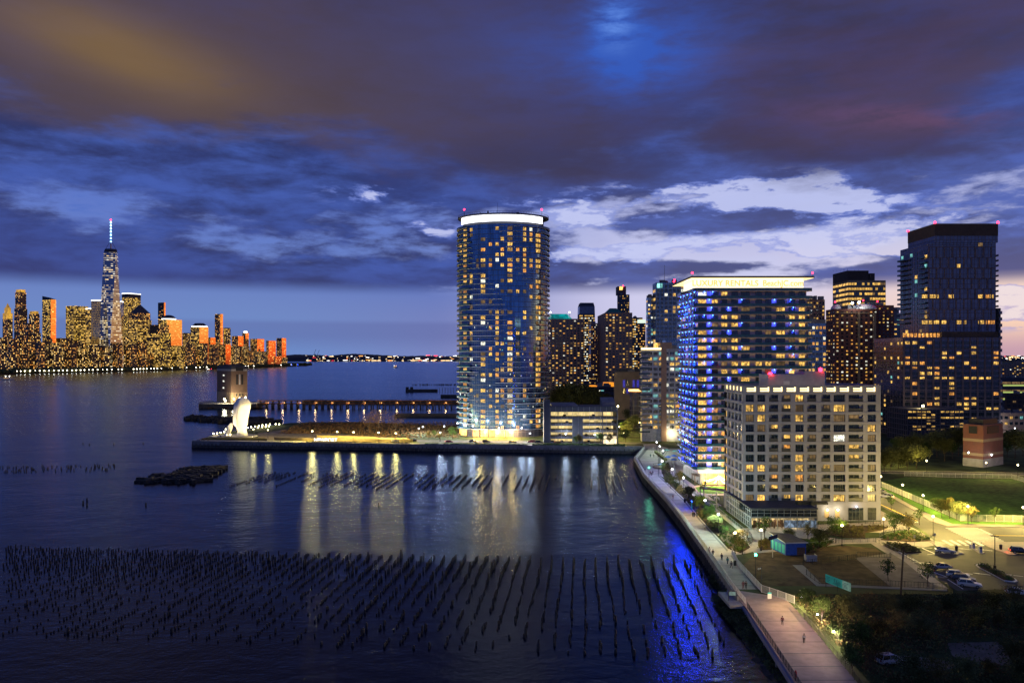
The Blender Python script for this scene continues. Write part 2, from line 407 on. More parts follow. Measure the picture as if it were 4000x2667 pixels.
def text(name, s, size, loc, rz, mat, parent, ext=.1, sx=1.0, tilt=90):
    cu = bpy.data.curves.new(name, 'FONT'); cu.body = s; cu.size = size; cu.extrude = ext; cu.offset = .03*size/3; cu.align_x = 'CENTER'
    t = bpy.data.objects.new(name, cu); COL.objects.link(t)
    bpy.context.view_layer.update()
    me = bpy.data.meshes.new_from_object(t.evaluated_get(bpy.context.evaluated_depsgraph_get()))
    bpy.data.objects.remove(t); me.name = name; me.materials.clear(); me.materials.append(MATS[mat])
    o = bpy.data.objects.new(name, me); COL.objects.link(o)
    if parent: o.parent = parent; loc = Vector(loc)-parent.location
    o.location = loc; o.rotation_euler = (math.radians(tilt), 0, rz); o.scale = (sx, 1, 1)
    return o
# ---------------------------------------------------------------- facades
WCACHE = {}
def window_mesh(w, h, kind, frame, mull):
    k = (round(w, 2), round(h, 2), kind, frame, mull)
    if k in WCACHE: return WCACHE[k]
    m = MB(); t = min(.09, w*.08)
    m.box(-w/2, w/2, -.05, 0, 0, h, 1)
    m.box(-w/2, w/2, -.12, -.052, 0, t, 0); m.box(-w/2, w/2, -.12, -.052, h-t, h, 0)
    for i in range(mull+1):
        cx = -w/2+t/2+(w-t)*i/mull
        m.box(cx-t/2, cx+t/2, -.12, -.052, t, h-t, 0)
    if mull > 1: m.box(-w/2+t, w/2-t, -.11, -.052, h*.3, h*.3+t, 0)
    me = bpy.data.meshes.new('window'); me.from_pydata(m.v, [], m.f)
    me.materials.append(MATS[frame]); me.materials.append(MATS[{'d': 'dark_pane'}.get(kind, 'lit_'+kind)])
    me.polygons.foreach_set('material_index', m.m); me.update()
    WCACHE[k] = me
    return me
class Facade:
    """puts windows on a building: the first hundred as parts, the rest as one part of kind stuff"""
    KINDS = ['d', 'y', 'o', 'w', 'm', 'b', 't', 'p', 'r']
    def __init__(s, root, frame='frame_dark', limit=100): s.root, s.frame, s.n, s.rest, s.limit = root, frame, 0, MB(), limit
    def win(s, x, y, z, D, w, h, kind, mull=2):
        if s.n < s.limit:
            o = bpy.data.objects.new('window', window_mesh(w, h, kind, s.frame, mull)); COL.objects.link(o)
            o.parent = s.root; o.location = Vector((x, y, z))-s.root.location; o.rotation_euler = (0, 0, math.atan2(D[1], D[0])); s.n += 1
        else:
            t = min(.09, w*.08)
            s.rest.obox((x, y), D, -w/2, w/2, 0, .05, z, z+h, 1+s.KINDS.index(kind))
            s.rest.obox((x, y), D, -w/2, w/2, .052, .12, z, z+t, 0); s.rest.obox((x, y), D, -w/2, w/2, .052, .12, z+h-t, z+h, 0)
            for i in range(mull+1):
                cx = -w/2+t/2+(w-t)*i/mull
                s.rest.obox((x, y), D, cx-t/2, cx+t/2, .052, .12, z+t, z+h-t, 0)
    def grid(s, O, D, L, z0, z1, cols, rows, fw=.6, fh=.55, p=.3, kinds='yyyyomw', dark=True, mull=2, off=0.0, pick=None):
        N = (D[1], -D[0]); cw, ch = L/cols, (z1-z0)/rows
        for r in range(rows):
            for c_ in range(cols):
                k = pick(r, c_) if pick else (random.choice(kinds) if random.random() < p else 'd')
                if k is None or (k == 'd' and not dark): continue
                a = cw*(c_+.5)
                s.win(O[0]+D[0]*a+N[0]*off, O[1]+D[1]*a+N[1]*off, z1-ch*(r+.5)-ch*fh/2, D, cw*fw, ch*fh, k, mull)
    def done(s):
        if s.rest.f:
            o = s.rest.build('window', [s.frame]+['dark_pane']+['lit_'+k for k in s.KINDS[1:]], s.root); o['kind'] = 'stuff'
def foot(pxL, pxC, pxR, Yc, deg, depth=None):
    """footprint of a box whose near corner is seen at pxC and whose two visible walls end at pxL and pxR"""
    a = math.radians(deg); R = (math.cos(a), math.sin(a)); L = (-math.sin(a), math.cos(a)); C = (XW(pxC, Yc), Yc)
    def t(px, E): k = (px-CX)/F; return (k*C[1]-C[0])/(E[0]-k*E[1])
    tR = t(pxR, R); tL = t(pxL, L) if depth is None else depth
    q = lambda r, l: (C[0]+R[0]*r+L[0]*l, C[1]+R[1]*r+L[1]*l)
    return dict(C=C, R=R, L=L, tR=tR, tL=tL, pts=[q(0, 0), q(tR, 0), q(tR, tL), q(0, tL)], far=q(0, tL), DL=(-L[0], -L[1]))
# ---------------------------------------------------------------- water
m, nt, b = newmat('water')
geo = nt.nodes.new('ShaderNodeNewGeometry'); X, Y, Z = sep(nt, geo.outputs['Position'])
b.inputs['Base Color'].default_value = (.003, .008, .018, 1); b.inputs['Roughness'].default_value = .24
b.inputs['IOR'].default_value = 1.33; b.inputs['Specular IOR Level'].default_value = .5
v = comb(nt, X*.75+Y*.25, Y*1.0-X*.2, 0.0)
w1 = noise(nt, v, .06, 3, .5, .3); w2 = noise(nt, v, .34, 4, .6, .2); w3 = noise(nt, v, 1.3, 3, .6, .2)
bn = nt.nodes.new('ShaderNodeBump'); bn.inputs['Strength'].default_value = .9; bn.inputs['Distance'].default_value = 1.0
nt.links.new((w1*.35+w2*.16+w3*.055).s, bn.inputs['Height']); nt.links.new(bn.outputs[0], b.inputs['Normal'])
patch = noise(nt, comb(nt, X*.3, Y, 0.0), .012, 4, .6, .6)
gb = nt.nodes.new('ShaderNodeBsdfAnisotropic'); gb.distribution = 'BECKMANN'; nt.links.new((patch.ramp(.35, .65)*.04+.215).s, gb.inputs['Roughness'])
gb.inputs['Color'].default_value = (.55, .66, .84, 1); nt.links.new(bn.outputs[0], gb.inputs['Normal'])
fr = nt.nodes.new('ShaderNodeFresnel'); fr.inputs['IOR'].default_value = 1.33; nt.links.new(bn.outputs[0], fr.inputs['Normal'])
df = nt.nodes.new('ShaderNodeBsdfDiffuse'); df.inputs['Color'].default_value = (.002, .006, .014, 1)
ms = nt.nodes.new('ShaderNodeMixShader'); nt.links.new(fr.outputs[0], ms.inputs[0]); nt.links.new(df.outputs[0], ms.inputs[1]); nt.links.new(gb.outputs[0], ms.inputs[2])
nt.links.new(ms.outputs[0], nt.nodes['Material Output'].inputs['Surface'])
mb = MB(); mb.face([(-16000, -400, 0), (16000, -400, 0), (16000, 30000, 0), (-16000, 30000, 0)]); struct('water', mb, 'water')

# ---------------------------------------------------------------- land
LZ = 3.0
shore = [(-183, 456), (70.5, 426), (59, 382), (54.6, 328), (53, 273), (51.3, 239), (48.6, 199), (45.6, 160), (45.6, 150), (44, 118), (43, -60)]
land = shore+[(9000, -60), (9000, 9000), (-60, 9000), (-62, 1200), (-42, 800), (-32, 560), (-60, 575), (-120, 600), (-165, 590), (-188, 503)]
mb = MB(); mb.prism([(*p,) for p in land[::-1]][::-1], -2, LZ); struct('ground', mb, 'grass_dark')
# seawall facing along the pier front and the promenade
mb = MB()
for (x0, y0), (x1, y1) in zip(shore[:7], shore[1:8]):
    D = Vector((x1-x0, y1-y0)).normalized(); L = math.hypot(x1-x0, y1-y0)
    mb.obox((x0, y0), D, 0, L, .02, .5, 1.6, 3.9, 0)
    mb.obox((x0, y0), D, 0, L, .02, .35, -2, 1.6, 1)
    k = 0.0
    while k < L: mb.obox((x0, y0), D, k, k+.4, .36, .8, -2, 2.6, 1); k += 2.4
o = mb.build('seawall', ['seawall', 'concrete_dark']); tag(o, kind='structure')
# sloping rocky bank under the boardwalk
mb = MB(); bank = [(45.5, 188), (46.3, 180), (41.5, 166), (41.6, 155), (41, 140), (39.6, 127), (37, 100), (36, 60)]; topb = [(48.8, 188), (48.6, 180), (46.5, 166), (46.2, 155), (46, 140), (45.5, 127), (45, 100), (45, 60)]
for i in range(len(bank)-1):
    N_ = 8
    for j in range(N_):
        for k in range(4):
            q = []
            for (a, b_) in ((j/N_, k/4), ((j+1)/N_, k/4), ((j+1)/N_, (k+1)/4), (j/N_, (k+1)/4)):
                A = Vector(bank[i]).lerp(Vector(bank[i+1]), a); B = Vector(topb[i]).lerp(Vector(topb[i+1]), a); p = A.lerp(B, b_)
                rr = random.Random(hash((round(p.x, 2), round(p.y, 2))))
                q.append((p.x+rr.uniform(-.4, .4), p.y+rr.uniform(-.4, .4), -.6+b_*2.5+rr.uniform(-.35, .35)))
            mb.face(q)
struct('riverbank', mb, 'rock')
# far shore: low hills and their lights
mb = MB(); pts = []
prof = [(1100, 1383), (1200, 1386), (1240, 1389), (1290, 1384), (1340, 1381), (1400, 1383), (1470, 1387), (1560, 1390), (1650, 1389), (1800, 1391), (2100, 1391), (3000, 1390), (3900, 1389), (4200, 1389), (4600, 1391)]
Yh = 9500
for (a, ya), (b_, yb) in zip(prof[:-1], prof[1:]):
    n = 6
    for k in range(n):
        t0, t1 = k/n, (k+1)/n
        xa, xb = XW(a+(b_-a)*t0, Yh), XW(a+(b_-a)*t1, Yh); za, zb = ZW(ya+(yb-ya)*t0, Yh)+random.uniform(-3, 3), ZW(ya+(yb-ya)*t1, Yh)+random.uniform(-3, 3)
        mb.hexa([(xa, Yh-700, -1), (xb, Yh-700, -1), (xb, Yh+900, -1), (xa, Yh+900, -1)], [(xa, Yh-500, za*.6), (xb, Yh-500, zb*.6), (xb, Yh+600, zb), (xa, Yh+600, za)])
struct('hills', mb, 'hill')
mb = MB()
mb.prism([(XW(1190, 8200), 8200), (XW(1800, 8600), 8600), (-60, 9000), (-60, 9600), (XW(1150, 9400), 9400)], -1, 7)
struct('far_shore', mb, 'hill')
mb = MB(); rnd = random.Random(3)
for i in range(190):
    px = rnd.uniform(1195, 1790) if rnd.random() < .8 else rnd.uniform(3915, 4010); py = rnd.choice([rnd.uniform(1388, 1398), rnd.uniform(1400, 1410), 1409])
    Yw = 8150 if py > 1399 else 8740
    s = rnd.choice([3, 4, 6, 9]); w = s*rnd.choice([1, 1, 2, 5]); zb_ = max(8, ZW(py, Yw)) if px < 1900 else rnd.uniform(15, 60)
    xw = XW(px, Yw); mb.box(xw-w/2, xw+w/2, Yw, Yw+3, zb_, zb_+s*.7, rnd.choice([0, 0, 0, 1, 1, 2, 3]))
o = mb.build('shore_lights', [emi('far_y', (1, .7, .35), 2.6), emi('far_w', (1, .95, .9), 3), emi('far_o', (1, .4, .1), 2.6), emi('far_r', (1, .05, .1), 2.5)]); tag(o, 'tiny scattered yellow and white lights along the far shore', 'lights', kind='stuff')
for i, (px, h_) in enumerate(((1231, 42), (1244, 34))):
    Yw = 8500; xw = XW(px, Yw); mb = MB()
    for dx in (-8, 8): mb.box(xw+dx-1.5, xw+dx+1.5, Yw, Yw+4, 0, h_+40)
    mb.tube((xw-14, Yw, h_+36), (xw+10, Yw, h_+90), 2, 2); mb.box(xw-10, xw+10, Yw, Yw+4, h_+30, h_+36)
    tag(mb.build('harbour_crane', 'dark_metal'), ['taller harbour crane raised above the far shore, left of the pair', 'shorter harbour crane raised above the far shore, right of the pair'][i], 'crane', 'harbour cranes on the far shore')

# ---------------------------------------------------------------- Manhattan across the river
isl = [(-3600, 2250), (XW(0, 2340), 2340), (XW(300, 2560), 2560), (XW(600, 2890), 2890), (XW(1000, 3760), 3760), (XW(1190, 4500), 4500), (XW(1214, 4900), 4900), (XW(1190, 6500), 6500), (-4500, 6500)]
mb = MB(); mb.prism(isl, -1, 2.5); struct('island_ground', mb, 'soil')
def shoreY(px):
    for (x0, y0), (x1, y1) in zip(isl[:-3], isl[1:-2]):
        a, b_ = CX+F*x0/y0, CX+F*x1/y1
        if a <= px <= b_: return y0+(y1-y0)*(px-a)/(b_-a)
    return 2340 if px < 100 else 4800
WY, WO, BR = (1, .50, .07, 1), (1, .34, .04, 1), (.13, .08, .05, 1)
citymat('city_dim', BR, 5.5, 4.6, .38, 1.6, WO, seed=1)
citymat('city_yellow', (.12, .09, .04, 1), 5, 4.6, .62, 1.35, (1, .58, .06, 1), rowp=.5, fu=(.05, .95), seed=2)
citymat('city_band', (.14, .10, .06, 1), 7, 5.2, .62, 1.2, (1, .56, .08, 1), rowp=.6, fu=(.02, .98), seed=3)
citymat('city_res', (.11, .075, .045, 1), 5.5, 5.0, .42, 1.8, WY, seed=4, col2=(1, .7, .28, 1))
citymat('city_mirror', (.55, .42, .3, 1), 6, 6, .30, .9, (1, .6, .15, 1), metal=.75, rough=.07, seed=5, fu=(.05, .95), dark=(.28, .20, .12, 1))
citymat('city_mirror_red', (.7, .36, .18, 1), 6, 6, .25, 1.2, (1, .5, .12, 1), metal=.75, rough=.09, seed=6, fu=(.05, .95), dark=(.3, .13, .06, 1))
citymat('city_wtc', (.20, .24, .34, 1), 7, 7, .5, .85, (1, .66, .2, 1), metal=.6, rough=.15, rowp=.8, fu=(.02, .98), seed=7, col2=(.95, .9, .7, 1), dark=(.2, .24, .34, 1))
citymat('city_wood', (.03, .02, .015, 1), 8, 7, .10, 1.6, WO, seed=8)
def far_building(name, label, px, top, dy, lm='city_dim', rm=None, split=.5, roofs=None, base=2.5, crown=None):
    pxL, pxR = px; pxC = pxL+(pxR-pxL)*split; Yw = shoreY((pxL+pxR)/2)+dy; fp = foot(pxL, pxC, pxR, Yw, 61)
    zt = ZW(top, Yw); root = thing(name, label, 'building', (*fp['C'], base), 'buildings of the far skyline')
    mb = MB(); p = fp['pts']
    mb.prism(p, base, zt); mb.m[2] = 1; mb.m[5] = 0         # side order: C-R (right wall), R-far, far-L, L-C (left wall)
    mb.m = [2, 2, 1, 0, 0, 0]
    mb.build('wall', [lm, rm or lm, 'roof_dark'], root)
    return root, fp, zt, Yw
def inset(fp, a, b_=None):
    b_ = b_ or a; c_ = Vector((sum(p[0] for p in fp['pts'])/4, sum(p[1] for p in fp['pts'])/4))
    return [tuple(c_.lerp(Vector(p), a)) for p in fp['pts']]
def crown_block(root, fp, k, z0, z1, mat, name='crown', k2=None):
    mb = MB(); a = inset(fp, k); b_ = inset(fp, k if k2 is None else k2)
    mb.hexa([(*p, z0) for p in a], [(*p, z1) for p in b_]); return mb.build(name, mat, root)
# Ornate golden tower, left edge
r, f_, z_, Y_ = far_building('skyscraper', 'golden floodlit tower with pointed top, leftmost in the skyline', (10, 50), 1245, 650, 'city_dim', 'city_res', .5)
citymat('gold_stone', (.45, .28, .05, 1), 5, 6, .5, 1.5, (1, .55, .08, 1), seed=9)
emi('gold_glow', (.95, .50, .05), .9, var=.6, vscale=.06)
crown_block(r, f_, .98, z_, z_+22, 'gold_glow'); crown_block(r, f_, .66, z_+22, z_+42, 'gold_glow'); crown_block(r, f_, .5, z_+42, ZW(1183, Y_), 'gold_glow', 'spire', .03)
r, f_, z_, Y_ = far_building('skyscraper', 'tall brown stepped tower with gold lit crown, right of the golden pointed tower', (55, 107), 1205, 500, 'city_dim', 'city_dim', .45)
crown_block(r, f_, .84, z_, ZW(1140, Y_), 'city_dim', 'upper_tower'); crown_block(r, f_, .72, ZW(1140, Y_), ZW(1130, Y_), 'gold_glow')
r, f_, z_, Y_ = far_building('skyscraper', 'brown tower with small gold crown left of the leaning curved top tower', (112, 155), 1225, 350, 'city_res', 'city_dim', .5)
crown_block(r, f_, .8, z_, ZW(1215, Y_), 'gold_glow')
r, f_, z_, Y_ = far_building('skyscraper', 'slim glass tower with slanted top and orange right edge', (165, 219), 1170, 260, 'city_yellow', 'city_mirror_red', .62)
mb = MB(); p = f_['pts']; mb.hexa([(*q, z_) for q in p], [(*p[0], z_+6), (*p[1], z_+1), (*p[2], z_+4), (*p[3], z_+14)]); mb.build('crown', 'roof_dark', r)
far_building('skyscraper', 'wide yellow lit office slab left of the curved orange glass tower', (257, 345), 1194, 330, 'city_yellow', 'city_yellow', .35)
r, f_, z_, Y_ = far_building('skyscraper', 'square banded office block with white roof line below the tallest tower', (334, 404), 1206, 220, 'city_band', 'city_band', .55)
crown_block(r, f_, 1.01, z_, z_+3, 'far_w', 'roof_light')
# curved corner glass tower
Yc = shoreY(400)+170; root = thing('skyscraper', 'glass tower with curved corner glowing orange in front of the tallest tower', 'building', (XW(400, Yc), Yc, 2.5), 'buildings of the far skyline')
mb = MB(); cx, w = XW(398, Yc), XW(443, Yc)-XW(353, Yc)
arc = [(cx-w/2, Yc+w*.9), (cx-w/2, Yc+8)]+[(cx-w/2+w*t, Yc+8-14*math.sin(math.pi*t)**.8+(t-.5)*26) for t in [i/12 for i in range(1, 13)]]+[(cx+w/2, Yc+w*.9)]
zt = ZW(1176, Yc); mb.prism(arc, 2.5, zt); mb.build('wall', 'city_mirror', root, True)
mb = MB(); mb.prism([(p[0], p[1]) for p in arc], zt+.1, zt+4); mb.build('roof_light', 'far_w', root)
# tallest tower: square base, square top turned 45 degrees, spire
Yt = 2850; cx = XW(433, Yt); hw = 34.0
root = thing('skyscraper', 'tallest skyscraper of the skyline with tapering facets and blue lit spire', 'building', (cx, Yt, 2.5), 'buildings of the far skyline')
a0 = math.radians(20); zb_, zt = 55, ZW(988, Yt)
bot = [(cx+hw*1.2*math.cos(a0+math.pi/2*k), Yt+hw*1.2*math.sin(a0+math.pi/2*k)) for k in range(4)]
top = [(cx+hw*.84*math.cos(a0+math.pi/4+math.pi/2*k), Yt+hw*.84*math.sin(a0+math.pi/4+math.pi/2*k)) for k in range(4)]
mb = MB(); mb.prism(bot, 2.5, zb_)
for k in range(4):
    j = (k+1) % 4
    mb.face([(*bot[k], zb_), (*bot[j], zb_), (*top[k], zt)]); mb.face([(*bot[j], zb_), (*top[j], zt), (*top[k], zt)])
mb.face([(*q, zt) for q in top]); mb.build('wall', 'city_wtc', root)
mb = MB(); mb.prism([(cx+(q[0]-cx)*.95, Yt+(q[1]-Yt)*.95) for q in top], zt, zt+6); mb.cyl(cx, Yt, zt+6, zt+13, 21, 19, 16); mb.build('crown', 'roof_dark', root)
mb = MB(); mb.cyl(cx, Yt, zt+13, ZW(862, Yt), 2.6, 1.0, 6)
for k in range(4):
    a = a0+math.pi/2*k; mb.tube((cx+17*math.cos(a), Yt+17*math.sin(a), zt+13), (cx, Yt, zt+45), .7, .7, 4)
sp = mb.build('spire', 'steel', root)
mb = MB()
for k, py in enumerate((869, 881, 893, 905, 918, 931, 944)): mb.ball((cx, Yt, ZW(py, Yt)), 3.3, 6, 0, 1.5)
mb.cyl(cx, Yt, ZW(950, Yt), ZW(868, Yt), 2.9, 1.4, 6, 1); mb.ball((cx, Yt, ZW(859, Yt)), 3, 6, 2)
mb.build('spire_light', [emi('spire_l', (.45, .8, 1), 3), emi('spire_b', (.02, .22, .8), 1.0), 'lamp_red'], sp)
r, f_, z_, Y_ = far_building('skyscraper', 'flat topped tower with bright white roof line right of the tallest tower', (476, 550), 1160, 700, 'city_yellow', 'city_yellow', .3)
crown_block(r, f_, 1.0, z_, ZW(1146, Y_), 'roof_dark'); crown_block(r, f_, 1.01, ZW(1147, Y_), ZW(1144, Y_), 'far_w', 'roof_light')
r, f_, z_, Y_ = far_building('skyscraper', 'dark stepped tower with pyramid roof right of the tallest tower', (500, 592), 1248, 230, 'city_band', 'city_band', .42)
crown_block(r, f_, .9, z_, ZW(1222, Y_), 'city_dim', 'upper_tower'); crown_block(r, f_, .9, ZW(1222, Y_), ZW(1190, Y_), 'roof_dark', 'roof', .12)
far_building('skyscraper', 'slim plain dark tower behind the green domed building', (617, 647), 1181, 1500, 'city_wood', 'city_mirror_red', .8)
r, f_, z_, Y_ = far_building('skyscraper', 'orange glowing tower with dark dome and white lit ring', (618, 711), 1247, 260, 'city_yellow', 'city_mirror', .36)
cxy = inset(f_, 0)[0]; mb = MB(); Rr = (XW(683, Y_)-XW(631, Y_))/2; mb.lathe(cxy[0]-6, cxy[1], [(Rr*math.cos(t), z_+3+Rr*.62*math.sin(t)) for t in [i*math.pi/16 for i in range(9)]], 16); mb.build('dome', 'roof_dark', r, True)
mb = MB(); mb.cyl(cxy[0]-6, cxy[1], z_, z_+4.5, Rr*1.03, None, 16); mb.build('roof_light', 'far_w', r)
far_building('skyscraper', 'broad stepped office with rows of yellow windows before the domed tower', (572, 668), 1300, 60, 'city_band', 'city_yellow', .55)
r, f_, z_, Y_ = far_building('skyscraper', 'dark cube topped office block before the domed tower', (584, 660), 1268, 90, 'city_wood', 'city_dim', .5)
far_building('office_block', 'low pale office block with bright window rows below the domed tower', (652, 721), 1350, 30, 'city_band', 'city_yellow', .6)
r, f_, z_, Y_ = far_building('skyscraper', 'orange faced tower with cut pyramid roof and white rim', (744, 814), 1276, 300, 'city_band', 'city_mirror', .5)
crown_block(r, f_, .86, z_+4, ZW(1261, Y_), 'roof_dark', 'roof', .5); crown_block(r, f_, .9, z_, z_+4, 'far_w', 'roof_light')
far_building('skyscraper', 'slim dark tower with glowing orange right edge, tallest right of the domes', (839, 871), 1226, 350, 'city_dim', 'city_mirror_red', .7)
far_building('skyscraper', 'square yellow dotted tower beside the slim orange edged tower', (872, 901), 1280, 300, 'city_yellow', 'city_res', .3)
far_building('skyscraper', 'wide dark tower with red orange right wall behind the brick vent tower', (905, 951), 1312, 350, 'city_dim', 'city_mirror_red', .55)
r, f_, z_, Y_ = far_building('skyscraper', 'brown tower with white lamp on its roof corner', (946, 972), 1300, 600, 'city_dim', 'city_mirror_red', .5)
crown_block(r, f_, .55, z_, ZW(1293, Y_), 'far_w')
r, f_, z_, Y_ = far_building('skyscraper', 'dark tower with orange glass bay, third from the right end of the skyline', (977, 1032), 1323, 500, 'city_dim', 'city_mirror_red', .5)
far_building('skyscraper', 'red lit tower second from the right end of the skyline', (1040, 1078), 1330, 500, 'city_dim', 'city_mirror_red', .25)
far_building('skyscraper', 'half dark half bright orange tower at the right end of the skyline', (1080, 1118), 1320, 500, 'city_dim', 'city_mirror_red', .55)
fill = [(-12, 30, 1318), (-10, 20, 1360), (28, 72, 1322), (60, 92, 1290), (88, 128, 1262), (84, 140, 1330), (120, 160, 1300), (140, 176, 1335), (170, 205, 1322), (196, 240, 1338), (215, 285, 1320), (250, 300, 1342), (286, 330, 1330), (328, 395, 1312), (345, 390, 1345), (392, 430, 1352), (440, 478, 1338), (470, 500, 1315), (492, 535, 1345), (530, 575, 1335), (712, 745, 1300), (724, 764, 1345), (770, 812, 1340), (812, 842, 1318), (822, 856, 1345), (852, 902, 1345), (898, 936, 1350), (930, 975, 1352), (968, 990, 1368), (985, 1040, 1372), (1010, 1028, 1362), (1030, 1070, 1385), (1062, 1100, 1392), (1096, 1122, 1396), (716, 762, 1380), (760, 800, 1366), (440, 470, 1375), (300, 340, 1372), (20, 60, 1375), (150, 200, 1372), (560, 600, 1380)]
rnd = random.Random(11)
for i, (a, b_, t) in enumerate(fill):
    where = 'left of the tallest tower' if b_ < 385 else ('between the tallest tower and the domed tower' if b_ < 620 else ('between the two domed towers' if b_ < 815 else 'right of the domed towers'))
    col = rnd.choice(['dark brown', 'yellow dotted', 'amber dotted'])
    mt = {'dark brown': 'city_dim', 'yellow dotted': 'city_res', 'amber dotted': 'city_dim'}[col]
    near = [n_ for n_ in fill if n_ != (a, b_, t) and abs(n_[0]-a) < 60]
    pos = 'rank %s' % i
    far_building('apartment_block', '%s block %s, %s' % (col, where, ['first', 'second', 'third', 'fourth', 'fifth', 'sixth', 'seventh', 'eighth', 'ninth', 'tenth', 'eleventh', 'twelfth', 'thirteenth', 'fourteenth', 'fifteenth', 'sixteenth', 'seventeenth', 'eighteenth', 'nineteenth', 'twentieth'][sum(1 for q in fill if q[0] < a and ((q[1] < 385) == (b_ < 385)) and ((q[1] < 620) == (b_ < 620)) and ((q[1] < 815) == (b_ < 815))) % 20]+' of the low ones'), (a, b_), t, rnd.uniform(40, 160) if t > 1330 else rnd.uniform(200, 300), mt, 'city_mirror_red' if rnd.random() < .22 and a > 700 else rnd.choice([mt, 'city_res']), rnd.uniform(.3, .6))
# park strip and its lamps
mb = MB(); rnd = random.Random(5)
for i in range(420):
    px = rnd.uniform(-20, 1212); Yw = shoreY(px)+rnd.uniform(12, 38); s = rnd.uniform(7, 15)
    mb.ball((XW(px, Yw), Yw, rnd.uniform(4, 9)), s, 6, 0, rnd.uniform(.5, .9))
tag(mb.build('treeline', 'leaf_dark'), 'dark band of park trees along the far river edge', 'trees', kind='stuff')
mb = MB(); mb.cyl(0, 0, 0, 6, .4, .3, 5); proto = thing('waterfront_lamp', 'bright white lamp in the long row on the far river edge', 'lamp', (0, 0, 2.5), 'lamps along the far river edge')
mb.build('pole', 'dark_metal', proto); mb = MB(); mb.ball((0, 0, 8.7), 1.7, 6); mb.build('globe', emi('far_lamp', (1, .85, .62), 14, 'FRONT'), proto)
mb = MB(); mb.ball((0, 0, 0), 1.7, 6)
first = True; px = 66
while px < 1165:
    Yw = shoreY(px)+3; loc = (XW(px, Yw), Yw, 2.5)
    if first: proto.location = loc; first = False
    else: dup(proto, loc)
    px += rnd.uniform(13, 19)*(2600/shoreY(px))
for i in range(9):
    px = 1115+i*6; Yw = shoreY(px)+3; o = dup(proto, (XW(px, Yw), Yw, 2.5), label='small blue lamp at the right tip of the far river edge', group='blue lamps at the tip of the far river edge', swap={'far_lamp': 'lamp_blue'})
# boats
def boat(label, px, py, L, w, hull, lights, rz):
    x_, y_ = G(px, py, 0); r = thing('boat', label, 'boat', (0, 0, 0))
    mb = MB(); ring = lambda k, z: [(-L/2*k, -w/2*k, z), (L*.2*k, -w/2*k, z), (L/2*k, 0, z), (L*.2*k, w/2*k, z), (-L/2*k, w/2*k, z)]
    mb.hexa(ring(.86, -.3), ring(1, w*.28)); mb.build('hull', hull, r)
    mb = MB(); mb.box(-L*.32, L*.15, -w*.32, w*.32, w*.281, w*.62); mb.box(-L*.1, L*.08, -w*.25, w*.25, w*.62, w*.85); mb.build('cabin', 'white_paint', r)
    mb = MB(); mb.box(-L*.3, L*.13, -w*.33, w*.33, w*.4, w*.52); mb.build('window', 'lit_y', r)
    mb = MB(); mb.cyl(0, 0, w*.85, w*1.4, .15, .1, 5); ms = mb.build('mast', 'steel', r)
    for k, (dx, c_) in enumerate(lights): mb = MB(); mb.ball((dx*L, 0, w*.95), .09*w+.2, 6); mb.build('lamp', c_, r)
    r.location = (x_, y_, 0); r.rotation_euler = (0, 0, rz)
boat('white motor boat with white lights near the left edge of the river', 32, 1484, 26, 9, 'white_paint', ((.1, 'head_white'), (-.2, 'head_white')), .2)
boat('small ferry with white and red lights left of the brick vent tower', 818, 1450, 20, 9, 'white_paint', ((-.3, 'head_white'), (-.1, 'head_white'), (.35, 'lamp_red')), 0.1)
boat('tiny orange lit boat alone on open water left of the round tower', 1545, 1436, 26, 10, 'car_dark', ((.1, 'lamp_orange'), (-.25, 'head_white')), .3)

# ---------------------------------------------------------------- pilings standing in the river
TH = math.radians(5.2); U = (math.sin(TH), math.cos(TH)); Vv = (math.cos(TH), -math.sin(TH))
rnd = random.Random(21); piles = []
def noise1(a, b_): return math.sin(a*.9+1.3)*math.cos(b_*.13+a*.37)+math.sin(b_*.31+a*1.7)*.6
o0 = (XW(2200, 203), 203.5)
for i in range(-84, 19):
    gap = rnd.random()*5; bent = rnd.uniform(-.3, .3)
    for j in range(0, 64):
        b_ = j*1.08
        if b_ > 64: break
        x_, y_ = o0[0]+Vv[0]*i*2.78-U[0]*b_, o0[1]+Vv[1]*i*2.78-U[1]*b_
        if i > 10 : y_ += 0; 
        keep = .96-b_*.0055+noise1(i, b_)*.16
        if i > 9: keep -= .12+.05*(i-9)
        if b_ > 38: keep += math.sin(b_*.45+i*1.9)*.32-.1
        if rnd.random() > keep: continue
        x_ += rnd.uniform(-.18, .18)+bent*math.sin(b_*.11); y_ += rnd.uniform(-.25, .25)
        lim = 41 if y_ < 170 else 46
        if x_ > lim+ (y_-150)*.04: continue
        piles.append((x_, y_, (.72+rnd.uniform(-.35, .35)+(rnd.random() < .05)*.9)*(1.2 if b_ < 22 else .75)*(.75 if i < -15 else 1)))
seen = [q for q in piles if abs(q[0]/q[1]*F) < 1990 and (HZ+F*(H-q[2])/q[1]) < 2667]
seen.sort(key=lambda q: (q[0]**2+q[1]**2)/(q[2]**2)**.35)
near, rest = seen[:300], seen[300:]
def pile_mesh(sd):
    r_ = random.Random(sd); mb = MB(); a = r_.uniform(.17, .25); t = (r_.uniform(-.1, .1), r_.uniform(-.1, .1))
    n = 7; rings = []
    for z_, k in ((-1, 1.1), (.3, 1.12), (.6, .95), (1.0, r_.uniform(.65, .9))):
        rings.append([(t[0]*max(0, z_)+a*k*math.cos(2*math.pi*i/n)*r_.uniform(.85, 1.15), t[1]*max(0, z_)+a*k*math.sin(2*math.pi*i/n)*r_.uniform(.85, 1.15), z_) for i in range(n)])
    for A, B in zip(rings[:-1], rings[1:]): mb.hexa(A, B)
    return mb
pm = [pile_mesh(k) for k in range(8)]; pme = []
